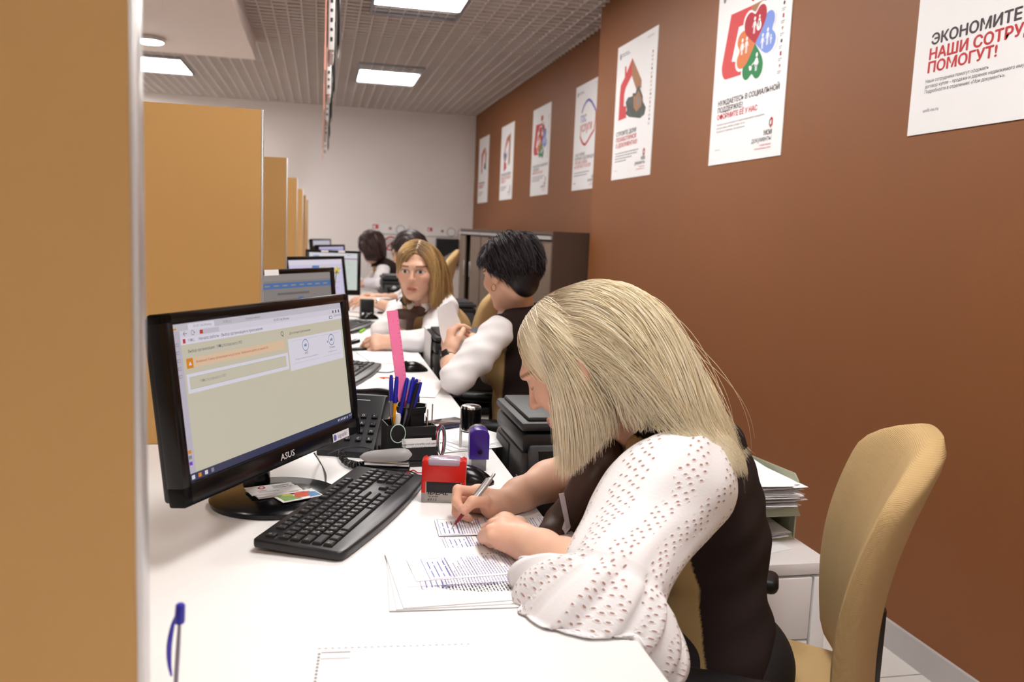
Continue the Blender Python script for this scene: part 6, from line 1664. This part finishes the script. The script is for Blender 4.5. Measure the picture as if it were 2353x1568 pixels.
def tang_back(L):
    sgn = np.where(L[:, 1] > -PART, 1.0, -1.0); top = np.clip((L[:, 2] - .03) / .08, 0, 1)
    return np.stack([-1.0 * np.ones(len(L)), sgn * .35 * top, .04 * top - .40 * (1 - top)], 1)
bl_line = lambda l: l[2] > -.075 and l[0] < (.060 if l[2] > .075 else .060 - 1.0 * (.075 - l[2]))
isf = lambda l: bl_line(l) and l[0] > .004 + .02 * random.random() - .5 * max(0, -l[2] + .01)
isb = lambda l: bl_line(l) and l[0] < .035 + .015 * random.random()
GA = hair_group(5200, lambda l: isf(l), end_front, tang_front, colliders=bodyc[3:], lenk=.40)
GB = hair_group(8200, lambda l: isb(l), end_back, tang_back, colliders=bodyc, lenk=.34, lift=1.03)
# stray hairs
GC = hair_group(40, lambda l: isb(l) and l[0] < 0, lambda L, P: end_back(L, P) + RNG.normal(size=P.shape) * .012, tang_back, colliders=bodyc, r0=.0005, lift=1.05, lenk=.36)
# soft under-volume
sd = Sdf(HC - np.array((.16, .18, .28)), HC + np.array((.38, .20, .17)), .004)
sd.ell(HC + RH @ np.array((-.012, 0, .030)) * HS, np.array((.096, .0745, .082)) * HS, RH, .01)
sd.ell(HC + RH @ np.array((.098, 0, .0)), (.058, .085, .105), RH, .015, True)
sd.chain([HC + RH @ np.array((-.055, .0, .03)), at(1500, 835, 1.40), at(1590, 930, 1.37), at(1655, 1020, 1.36)], [.068, .056, .046, .022], .012)
sd.chain([HC + RH @ np.array((.012, .058, .01)), at(1345, 950, 1.35), at(1345, 1020, 1.345), at(1330, 1070, 1.35)], [.014, .020, .014, .003], .012)
V, F = sd.mesh(); GD = (V, F, np.tile(np.array(rgb('#EFDDB2')), (len(V), 1)))
Vs, Fs, Cs, n = [], [], [], 0
for v, f, c_ in (GA, GB, GC, GD):
    Vs.append(v); Fs.append(f + n); Cs.append(c_); n += len(v)
np_mesh('hair', np.concatenate(Vs), np.concatenate(Fs), M_hairv, BT, col=np.concatenate(Cs))
# ---- the pen in her hand
tip = onz(1037, 1216, DZ + .0045); top = at(1137, 1088, 1.452); d = unit(top - tip)
t = thing('ballpoint_pen', 'red and silver ballpoint pen in the blonde woman\'s writing hand', 'pen', tuple(tip)); M = aim(tip, d); Lp = np.linalg.norm(top - tip)
b = MB(); b.lathe([(.0005, 0), (.0011, .004), (.0016, .010)], 12, M=M); b.build('point', M_steel, t, world=True)
b = MB(); b.lathe([(.0017, .0095), (.0032, .025), (.0050, .052), (.0050, Lp * .52)], 16, M=M); b.build('grip', mat('dark red lacquer', '#7A0F22', rough=.2, coat=.4), t, world=True)
b = MB(); b.lathe([(.0052, Lp * .52), (.0052, Lp * .88), (.0044, Lp * .90), (.0030, Lp * .905), (.0028, Lp * .985), (.0015, Lp)], 16, M=M); b.build('barrel', M_alu, t, world=True)
b = MB(); b.box((.0066, .002, Lp * .73), (.0014, .0035, Lp * .30), r=.0005, M=M); b.build('clip', M_steel, t, world=True)
# ================================================================ THE OTHER WOMEN
def hand_joints(w, d, back, thumb, curl=.5, spread=1.0, tcurl=.4):
    """relaxed or gripping hand: wrist w, direction of the fingers d, back-of-hand normal, side the thumb is on"""
    d = unit(d); n = unit(np.array(back, float) - d * (np.array(back, float) @ d)); t = np.cross(n, d); t = t if t @ np.array(thumb, float) > 0 else -t
    w = np.array(w, float); out = []
    def pt(p, a, b, c): return p + d * a + t * b + n * c
    base = [(.086, .027, .004), (.090, .007, .006), (.086, -.013, .004), (.078, -.031, .0)]
    ln = [(.041, .025, .021), (.045, .029, .022), (.041, .027, .021), (.033, .020, .018)]
    k0 = pt(w, .028, .026, -.008); k1 = pt(w, .056, .046, -.018 - .01 * tcurl); k2 = pt(w, .083, .050 - .012 * tcurl, -.026 - .018 * tcurl); k3 = pt(w, .104, .046 - .022 * tcurl, -.030 - .028 * tcurl)
    out.append([k0, k1, k2, k3])
    for i, (b, l) in enumerate(zip(base, ln)):
        p = pt(w, *b); a = 0.0; ch = [p]; sp = (1.2 - i * .8) * .06 * spread
        for j, q in enumerate(l):
            a += curl * (.75, .95, .6)[j] * (1 + .07 * i); p = p + d * (q * math.cos(a)) + t * (q * sp * math.cos(a)) - n * (q * math.sin(a)); ch.append(p)
        out.append(ch)
    return out
def mk_person(label, c, f, up, s, hip, waist, chest, neck, shL, shR, arms, fwd, h=.006, hh=.0035, brow='#3A2A24', lip='#B9665F', gaze=(0, 0), skin=SKIN, front='#B59667', hands=(), hand_h=.0032, vneck=True, cuff=.5, legs=True):
    t = thing('person', label, 'person', (hip[0], hip[1], 0), group='women working at the counter'); R = axes(f, up)
    g = []
    sd = Sdf(c - .19 * s, c + .17 * s, hh); head_sdf(sd, c, R, s); sd.chain([c + R @ np.array((-.025, 0, -.06)) * s, np.array(c) * .35 + np.array(neck) * .65, neck], [.045 * s, .046 * s, .054], .03); g.append(sd.mesh())
    allf = []
    for (el, wr, hs) in arms:
        el, wr = np.array(el), np.array(wr); P = [el, wr] + ([p for fg in hs for p in fg] if hs else [])
        lo, hi = np.min(P, 0) - .06, np.max(P, 0) + .06
        sd = Sdf(lo, hi, hand_h); sd.chain([wr, wr * .7 + el * .3, wr * .3 + el * .7, el], [.0235, .029, .037, .038], .02)
        if hs: hand_sdf(sd, wr, hs); allf += hs
        g.append(sd.mesh())
    V, F = join_geo(*g)
    np_mesh('body', V, F, M_skin, t, col=lambda V: face_color(V, c, R, s, skin=skin, brow=brow, lip=lip, gaze=gaze))
    lo = np.min([hip, waist, chest, neck, shL, shR] + [a[0] for a in arms], 0) - .24; hi = np.max([hip, waist, chest, neck, shL, shR] + [a[0] for a in arms], 0) + .24
    lo[2] = max(lo[2], .38); hi[2] = neck[2] + .08
    # blouse with sleeves
    sd = Sdf(lo, hi, h); Rl, Rm, Ru = torso_sdf(sd, hip, waist, chest, neck, shL, shR, fwd, grow=-.004)
    for sh, (el, wr, hs) in zip((shL, shR), arms):
        sh, el, wr = np.array(sh), np.array(el), np.array(wr)
        sd.chain([sh, sh * .5 + el * .5, el], [.050, .054, .048], .03); sd.chain([el, el * (1 - cuff) + wr * cuff], [.048, .044], .02)
    rr = np.random.default_rng(3); ph = rr.random(6) * 6
    sd.field(lambda X, Y, Z: .0032 * np.sin(55 * X + 30 * Y + ph[0]) * np.sin(48 * Z + 22 * X + ph[1]) + .0018 * np.sin(110 * Z + 60 * Y + ph[2]))
    # collar
    nu = unit(np.array(c) - np.array(neck))
    V, F = sd.mesh(); np_mesh('blouse', V, F, M_shirt, t)
    sd = Sdf(lo, hi, h); torso_sdf(sd, hip, waist, chest, neck, shL, shR, fwd, grow=.012, bust=.062, sh_in=.14)
    l, r = np.array(shL, float), np.array(shR, float); m = (l + r) / 2; ff = unit(np.array(fwd, float) * (1, 1, 0)); ax = unit(l - r)
    if vneck: sd.ell(np.array(neck) + ff * .10 - np.array((0, 0, .075)), (.075, .075, .13), None, .015, True)
    sd.ell(l + ax * .050 - np.array((0, 0, .035)), (.066, .066, .095), None, .012, True); sd.ell(r - ax * .050 - np.array((0, 0, .035)), (.066, .066, .095), None, .012, True)
    sd.field(lambda X, Y, Z: .0016 * np.sin(60 * Z + 20 * X) * np.sin(25 * Y))
    V, F = sd.mesh()
    def vc(V):
        q = (V - np.array(waist)) @ ff; k = np.tile(np.array(rgb('#2C211F')), (len(V), 1)).astype(float)
        return mixc(k, rgb(front), np.clip((q - .085) / .006, 0, 1) * (V[:, 2] < np.array(neck)[2] - .02))
    np_mesh('vest', V, F, M_cloth, t, col=vc)
    # stand collar of the vest and shirt collar points
    cb = MB(); A = np.linspace(-2.5, 2.5, 19); R1 = axes(ff)
    for rad_, z0, z1, m_ in ((.072, -.012, .026, 0),):
        P0 = [np.array(neck) + R1 @ np.array((-rad_ * .95 * math.cos(a), rad_ * 1.05 * math.sin(a), z0 + .02 * math.cos(a))) for a in A]; P1 = [np.array(neck) + R1 @ np.array((-rad_ * .80 * math.cos(a), rad_ * .88 * math.sin(a), z1 + .016 * math.cos(a))) for a in A]
        n = len(A); V = P0 + P1 + [p * .96 + np.array(neck) * .04 for p in P1] + [p * .96 + np.array(neck) * .04 for p in P0]
        cb.add([tuple(v) for v in V], [(k * n + j, k * n + j + 1, ((k + 1) % 4) * n + j + 1, ((k + 1) % 4) * n + j) for k in range(4) for j in range(n - 1)], 0, True)
    cb.build('vest_collar', M_brown, t, world=True)
    cf = MB()
    for sg in (-1, 1):
        Q = [np.array(neck) + R1 @ np.array(p) for p in ((.040, sg * .050, .035), (.072, sg * .010, .018), (.092, sg * .034, -.032), (.070, sg * .062, -.005))]
        Q2 = [q + ff * -.004 for q in Q]; cf.add([tuple(v) for v in Q + Q2], [(0, 1, 2, 3), (7, 6, 5, 4), (0, 4, 5, 1), (1, 5, 6, 2), (2, 6, 7, 3), (3, 7, 4, 0)])
    cf.build('shirt_collar', M_shirt, t, world=True)
    if legs:
        sd = Sdf(np.array((hip[0] - .75, hip[1] - .3, -.01)), np.array((hip[0] + .3, hip[1] + .3, .62)), .011); sd.ell(np.array(hip) - (0, 0, .02), (.14, .17, .10), None, .05)
        for sy in (-1, 1):
            kn = np.array((hip[0] - .43, hip[1] + sy * .11, .54)); an = np.array((hip[0] - .40, hip[1] + sy * .11, .09))
            sd.chain([np.array(hip) + (0, sy * .09, -.02), kn], [.085, .062], .04); sd.chain([kn, an, an + (-.12, 0, -.05)], [.058, .042, .034], .03)
        V, F = sd.mesh(); np_mesh('trousers', V, F, M_trous, t)
    return t, R
def tint(a, b):
    A, B = np.array(rgb(a)), np.array(rgb(b))
    return lambda n: (lambda k: A * (1 - k) + B * k)(RNG.random((n, 1)))
def to_ell(L, k=1.0): 
    o = np.array((-.012, 0, .03)); q = np.sqrt((((L - o) / np.array((.101, .079, .087))) ** 2).sum(1, keepdims=True)); return o + (L - o) / q * k
def finish_hair(t, groups, sdm=None, under=None):
    Vs, Fs, Cs, n = [], [], [], 0
    if sdm is not None: groups = list(groups) + [(sdm[0], sdm[1], np.tile(np.array(rgb(under)), (len(sdm[0]), 1)))]
    for v, f, c_ in groups: Vs.append(v); Fs.append(f + n); Cs.append(c_); n += len(v)
    np_mesh('hair', np.concatenate(Vs), np.concatenate(Fs), M_hairv, t, col=np.concatenate(Cs))

# ---- black haired woman at the second desk, seen from behind her left shoulder
c = at(1172, 628, 2.86); s = 1.03; f = unit((-.50, .80, -.26)); neck = at(1196, 722, 2.90); neckc = neck
shL, shR = at(1143, 765, 2.74), at(1258, 752, 3.06)
hip, waist, chest = np.array((.72, 2.88, .52)), np.array((.71, 2.90, .67)), np.array((.70, 2.91, .84))
elL, wrL = at(1050, 872, 2.66), at(1029, 822, 2.80); elR, wrR = at(1130, 850, 3.10), at(1088, 788, 2.98)
HL = hand_joints(wrL, at(1032, 770, 2.87) - wrL, at(1000, 790, 2.80) - at(1060, 790, 2.83), (.3, .2, .4), curl=.75, tcurl=.2)
HR = hand_joints(wrR, at(1052, 778, 2.93) - wrR, (.1, .8, .5), (0, -.3, 1), curl=.6, tcurl=.5)
t, R = mk_person('woman with short black hair and a black wristwatch, holding a folded paper', c, f, (0, 0, 1), s, hip, waist, chest, neck, shL, shR, [(elL, wrL, HL), (elR, wrR, HR)], (-1, .12, 0), h=.0055, cuff=.22)
def end_short(L, P0):
    fl = np.stack([-.55 - .2 * np.clip(L[:, 2] * 8, 0, 1) + .35 * np.clip(-L[:, 2] * 20, 0, 1), np.sign(L[:, 1]) * .25, -.75 - .5 * np.clip(-L[:, 2] * 20, 0, 1)], 1); fl[L[:, 0] > .05] = (-.2, .7, -.5)
    E = to_ell(L + fl * (.055 + .03 * RNG.random((len(L), 1))), 1.0) ; k = 1.12 + .14 * RNG.random((len(L), 1)); o = np.array((-.012, 0, .03)); E = o + (E - o) * k
    return c + (E * s) @ R.T
end_short.ed = unit(R @ np.array((-.35, 0, -.9)))
sd = Sdf(c - .2, c + .2, .004); sd.ell(c + R @ np.array((-.020, 0, .040)) * s, np.array((.103, .083, .091)) * s, R, .01); sd.ell(c + R @ np.array((-.060, 0, -.025)) * s, np.array((.046, .058, .068)) * s, R, .03)
sd.ell(c + R @ np.array((.085, 0, -.045)) * s, np.array((.085, .095, .085)) * s, R, .02, True)
for y in (-1, 1): sd.ell(c + R @ np.array((.012, y * .085, -.045)) * s, np.array((.042, .032, .042)) * s, R, .01, True)
G = hair_group(4200, lambda l: hairline(l) and not (l[2] < -.01 and l[0] > -.02), end_short, lambda L: np.stack([-.6 + 0 * L[:, 0], np.sign(L[:, 1]) * .3, .35 + 0 * L[:, 0]], 1), K=10, r0=.0016, colfn=tint('#151013', '#33252A'), c=c, R=R, s=s, lift=1.06, root_dark=0, lenk=.4)
finish_hair(t, [G], sd.mesh(), '#191317')
b = MB(); e = c + R @ np.array((-.004, .088, -.048)) * s; b.tube([e + R @ np.array((.011 * math.cos(a), 0, .011 * math.sin(a))) for a in np.linspace(0, 6.2832, 21)[:-1]], .0014, 6, closed=True); b.build('earring', mat('gold', '#C99B4A', rough=.2, metal=1.0), t, world=True)
# wristwatch
wd = unit(wrL - elL); wc = wrL - wd * .022
b = MB(); M = aim(wc, wd); b.lathe([(.0290, -.011), (.0305, -.010), (.0305, .010), (.0290, .011)], 28, M=M)
tw = thing('wristwatch', 'black wristwatch on the wrist of the black haired woman', 'watch', tuple(wc)); b.build('strap', M_black, tw, world=True)
nd = unit(at(1010, 805, 2.6) - wc); nd = unit(nd - wd * (nd @ wd)); b = MB(); b.box((0, 0, 0), (.026, .034, .010), r=.004, m=0, M=frame(wc + nd * .032, np.cross(wd, nd), wd, nd)); b.box((0, 0, .0052), (.020, .028, .001), m=1, M=frame(wc + nd * .032, np.cross(wd, nd), wd, nd)); b.build('case', [M_dark, M_gloss], tw, world=True)
# folded paper in her hands
P = [at(1003, 712, 2.82), at(1020, 700, 2.84), at(1038, 691, 2.86), at(1058, 742, 2.88), at(1074, 800, 2.90), at(1066, 850, 2.86), at(1034, 832, 2.84), at(1012, 770, 2.82)]
b = MB(); b.add([tuple(p) for p in P] + [tuple(p + np.array((.001, .0012, 0))) for p in P], [tuple(range(8)), tuple(range(15, 7, -1))] + [(i, i + 8, (i + 1) % 8 + 8, (i + 1) % 8) for i in range(8)])
u_ = unit(P[2] - P[0]); v_ = unit(P[4] - P[2]); Mq = frame(P[0], u_, v_, np.cross(u_, v_))
lines(b, frame(P[0] - np.array((0, .0018, 0)), u_, v_, unit(np.cross(u_, v_))), .012, .10, [.03, .032, .03, .03, .02], -.008, .003, 1)
o = b.build('folded_paper', [M_paper, M_inkv], world=True, loc=tuple(P[0])); tag(o, 'folded white paper held up by the black haired woman', 'paper')

# ---- woman looking at the camera
c = at(958, 620, 3.72); s = 1.09; f = unit(np.array((-.30, -.94, -.07))); neck = at(980, 700, 3.82)
shL, shR = at(1024, 702, 3.84), at(938, 706, 4.03)
hip, waist, chest = np.array((.64, 4.38, .52)), np.array((.60, 4.20, .67)), np.array((.555, 4.0, .82))
elL, wrL = np.array((.452, 3.60, .800)), onz(908, 786, .79); elR, wrR = onz(872, 768, .80), onz(890, 756, .80) 
elR = onz(878, 762, .795); wrR = np.array((.33, 3.90, .79))
HL = hand_joints(wrL, (-.95, .25, -.05), (.1, -.6, .8), (0, .5, .6), curl=.5); HR = hand_joints(wrR, (.2, -.95, -.05), (-.6, 0, .7), (.5, 0, .6), curl=.6)
t, R = mk_person('long haired light brown woman looking at us over her folded arms', c, f, (0, 0, 1), s, hip, waist, chest, neck, shL, shR, [(elL, wrL, HL), (elR, wrR, HR)], (-.55, -.75, 0), h=.006, hh=.0028, brow='#4A3526', lip='#B4645C', gaze=(.001, 0), cuff=.78)
PART3 = .012
def end_long(L, P0):
    left = L[:, 1:2] > PART3; rj = RNG.random((len(L), 1)); v = RNG.random((len(L), 1)); back = np.clip((.03 - L[:, 0:1]) / .1, 0, 1)
    a, b_ = at(992, 708, 3.66), at(1038, 712, 3.92); E1 = a + (b_ - a) * np.clip(back * .9 + rj * .3 - .1, 0, 1) + np.array((0, 0, 1)) * v ** 2 * .06
    a2, b2 = at(930, 696, 3.76), at(950, 700, 3.82); E2 = a2 + (b2 - a2) * rj + np.array((0, 0, 1)) * v ** 2 * .05
    a3, b3 = at(1000, 705, 3.98), at(1040, 705, 3.95); E3 = a3 + (b3 - a3) * rj
    return np.where(left, E1, np.where(back > .75, E3, E2))
def tang_long(L):
    sg = np.where(L[:, 1] > PART3, 1.0, -1.0); top = np.clip((L[:, 2] - .03) / .08, 0, 1); return np.stack([-.25 + 0 * L[:, 0], sg * (.06 + .75 * top), -.8 + .65 * top], 1)
col3 = [((shL), (shR), .064), (c, neck, .060)]
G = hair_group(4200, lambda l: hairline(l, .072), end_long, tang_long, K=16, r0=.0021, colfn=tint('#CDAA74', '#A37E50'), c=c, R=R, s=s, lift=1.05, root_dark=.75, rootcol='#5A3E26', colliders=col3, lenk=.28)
sd = Sdf(c - .22, c + .2, .004); sd.ell(c + R @ np.array((-.014, 0, .033)) * s, np.array((.100, .079, .086)) * s, R, .01); sd.ell(c + R @ np.array((.078, 0, -.028)) * s, np.array((.060, .071, .092)) * s, R, .015, True)
sd.chain([c + R @ np.array((-.05, .045, -.03)) * s, at(1010, 700, 3.86)], [.045, .03], .02); sd.chain([c + R @ np.array((-.05, -.045, -.03)) * s, at(960, 700, 3.90)], [.045, .03], .02)
finish_hair(t, [G], sd.mesh(), '#8F6E45')
sd = Sdf(at(945, 735, 3.75) - .16, at(945, 735, 3.75) + .16, .005)
sd.ell(at(944, 722, 3.72), (.035, .03, .02), None, .01); sd.ell(at(925, 722, 3.70), (.045, .02, .024), None, .015); sd.ell(at(962, 716, 3.74), (.035, .02, .024), None, .015); sd.chain([at(944, 725, 3.72), at(940, 758, 3.72)], [.02, .016], .01)
V, F = sd.mesh(); np_mesh('neck_scarf', V, F, M_scarf, t)

# ---- woman in profile behind her, head mostly hidden
c = at(938, 578, 5.40); s = 1.0; f = unit((-.93, -.2, -.3)); neck = at(955, 640, 5.45)
shL, shR = at(968, 668, 5.28), at(965, 655, 5.66); hip, waist, chest = np.array((.74, 5.45, .52)), np.array((.71, 5.45, .67)), np.array((.66, 5.45, .84))
elL, wrL = at(912, 712, 5.16), at(862, 696, 5.22); elR, wrR = at(915, 690, 5.72), at(872, 684, 5.55)
HL = hand_joints(wrL, (-.98, .1, .1), (0, -.5, .8), (0, .5, .5), curl=.45); HR = hand_joints(wrR, (-.98, -.1, 0), (0, .5, .8), (0, -.5, .5), curl=.4)
t, R = mk_person('woman with a dark fringe behind the one looking at us, reaching both hands forward', c, f, (0, 0, 1), s, hip, waist, chest, neck, shL, shR, [(elL, wrL, HL), (elR, wrR, HR)], (-1, 0, 0), h=.009, hh=.005, hand_h=.004, cuff=.25)
sd = Sdf(c - .2, c + .2, .005); sd.ell(c + R @ np.array((-.018, 0, .038)) * s, np.array((.108, .088, .094)) * s, R, .01); sd.ell(c + R @ np.array((-.05, 0, -.04)) * s, (.06, .075, .07), R, .03); sd.ell(c + R @ np.array((.09, 0, -.05)) * s, (.085, .11, .085), R, .01, True)
sd.field(lambda X, Y, Z: .002 * np.sin(260 * Y + 80 * X)); V, F = sd.mesh()
def end_bob(drop):
    def f_(L, P0): 
        E = L + np.stack([-.03 + 0 * L[:, 0], np.sign(L[:, 1]) * .02, -.10 + 0 * L[:, 0]], 1) * (.6 + .5 * RNG.random((len(L), 1))); E[:, 2] = np.maximum(E[:, 2], drop + .015 * RNG.random(len(L))); q = to_ell(E * (1, 1, 0) + np.array((0, 0, .03)), 1.16); E[:, :2] = q[:, :2]; return c + (E * s) @ R.T
    return f_
G = hair_group(1200, lambda l: hairline(l), end_bob(-.06), lambda L: np.stack([-.3 + 0 * L[:, 0], np.sign(L[:, 1]) * .5, .1 + 0 * L[:, 0]], 1), K=10, r0=.0022, colfn=tint('#241A1B', '#3C2B2B'), c=c, R=R, s=s, lift=1.07, root_dark=0)
finish_hair(t, [G], (V, F), '#2E2022')
b = MB(); p = at(858, 700, 5.18); b.lathe([(.029, -.008), (.030, 0), (.029, .008)], 20, M=aim(wrL + (elL - wrL) * .12, elL - wrL)); o = b.build('bracelet', M_chrome, world=True, loc=tuple(wrL)); tag(o, 'thin silver bracelet on the woman reaching forward', 'bracelet')
b = MB(); M = aim(at(868, 690, 5.30), (0, 0, 1)); b.box((0, 0, .012), (.16, .07, .004), M=M @ Rz(.3)); o = b.build('white_card', M_paper, world=True, loc=tuple(at(868, 690, 5.30))); tag(o, 'small white card in the hands of the woman reaching forward', 'paper')

# ---- woman with a dark bob, turned away
c = at(852, 566, 7.2); s = 1.03; f = unit((-.45, .85, -.3)); neck = at(868, 606, 7.25)
shL, shR = at(880, 622, 7.08), at(884, 618, 7.46); hip, waist, chest = np.array((.70, 7.3, .52)), np.array((.66, 7.3, .67)), np.array((.59, 7.28, .84))
elL, wrL = at(872, 652, 6.98), at(838, 650, 7.12); elR, wrR = at(850, 650, 7.6), at(832, 655, 7.4)
HL = hand_joints(wrL, (-.95, .2, -.2), (0, -.5, .8), (0, .5, .5), curl=.45)
t, R = mk_person('woman with a dark brown bob near the ban sign, turned away from us', c, f, (0, 0, 1), s, hip, waist, chest, neck, shL, shR, [(elL, wrL, HL), (elR, wrR, None)], (-1, .1, 0), h=.010, hh=.006, hand_h=.005, cuff=.75)
sd = Sdf(c - .24, c + .22, .005); sd.ell(c + R @ np.array((-.018, 0, .036)) * s, np.array((.108, .090, .096)) * s, R, .01); sd.chain([c + R @ np.array((-.03, .05, -.01)) * s, c + R @ np.array((-.03, .05, -.095)) * s], [.055, .035], .04); sd.chain([c + R @ np.array((-.05, -.05, -.01)) * s, c + R @ np.array((-.05, -.05, -.095)) * s], [.055, .035], .04); sd.chain([c + R @ np.array((-.07, 0, 0)) * s, c + R @ np.array((-.06, 0, -.10)) * s], [.055, .04], .04)
sd.ell(c + R @ np.array((.10, 0, -.05)) * s, (.085, .07, .11), R, .01, True); sd.field(lambda X, Y, Z: .002 * np.sin(240 * X + 160 * Y)); V, F = sd.mesh()
G = hair_group(1400, lambda l: hairline(l), end_bob(-.125), lambda L: np.stack([-.3 + 0 * L[:, 0], np.sign(L[:, 1]) * .5, .1 + 0 * L[:, 0]], 1), K=10, r0=.0026, colfn=tint('#2E1C18', '#4A2F28'), c=c, R=R, s=s, lift=1.08, root_dark=0)
finish_hair(t, [G], (V, F), '#3A2420')
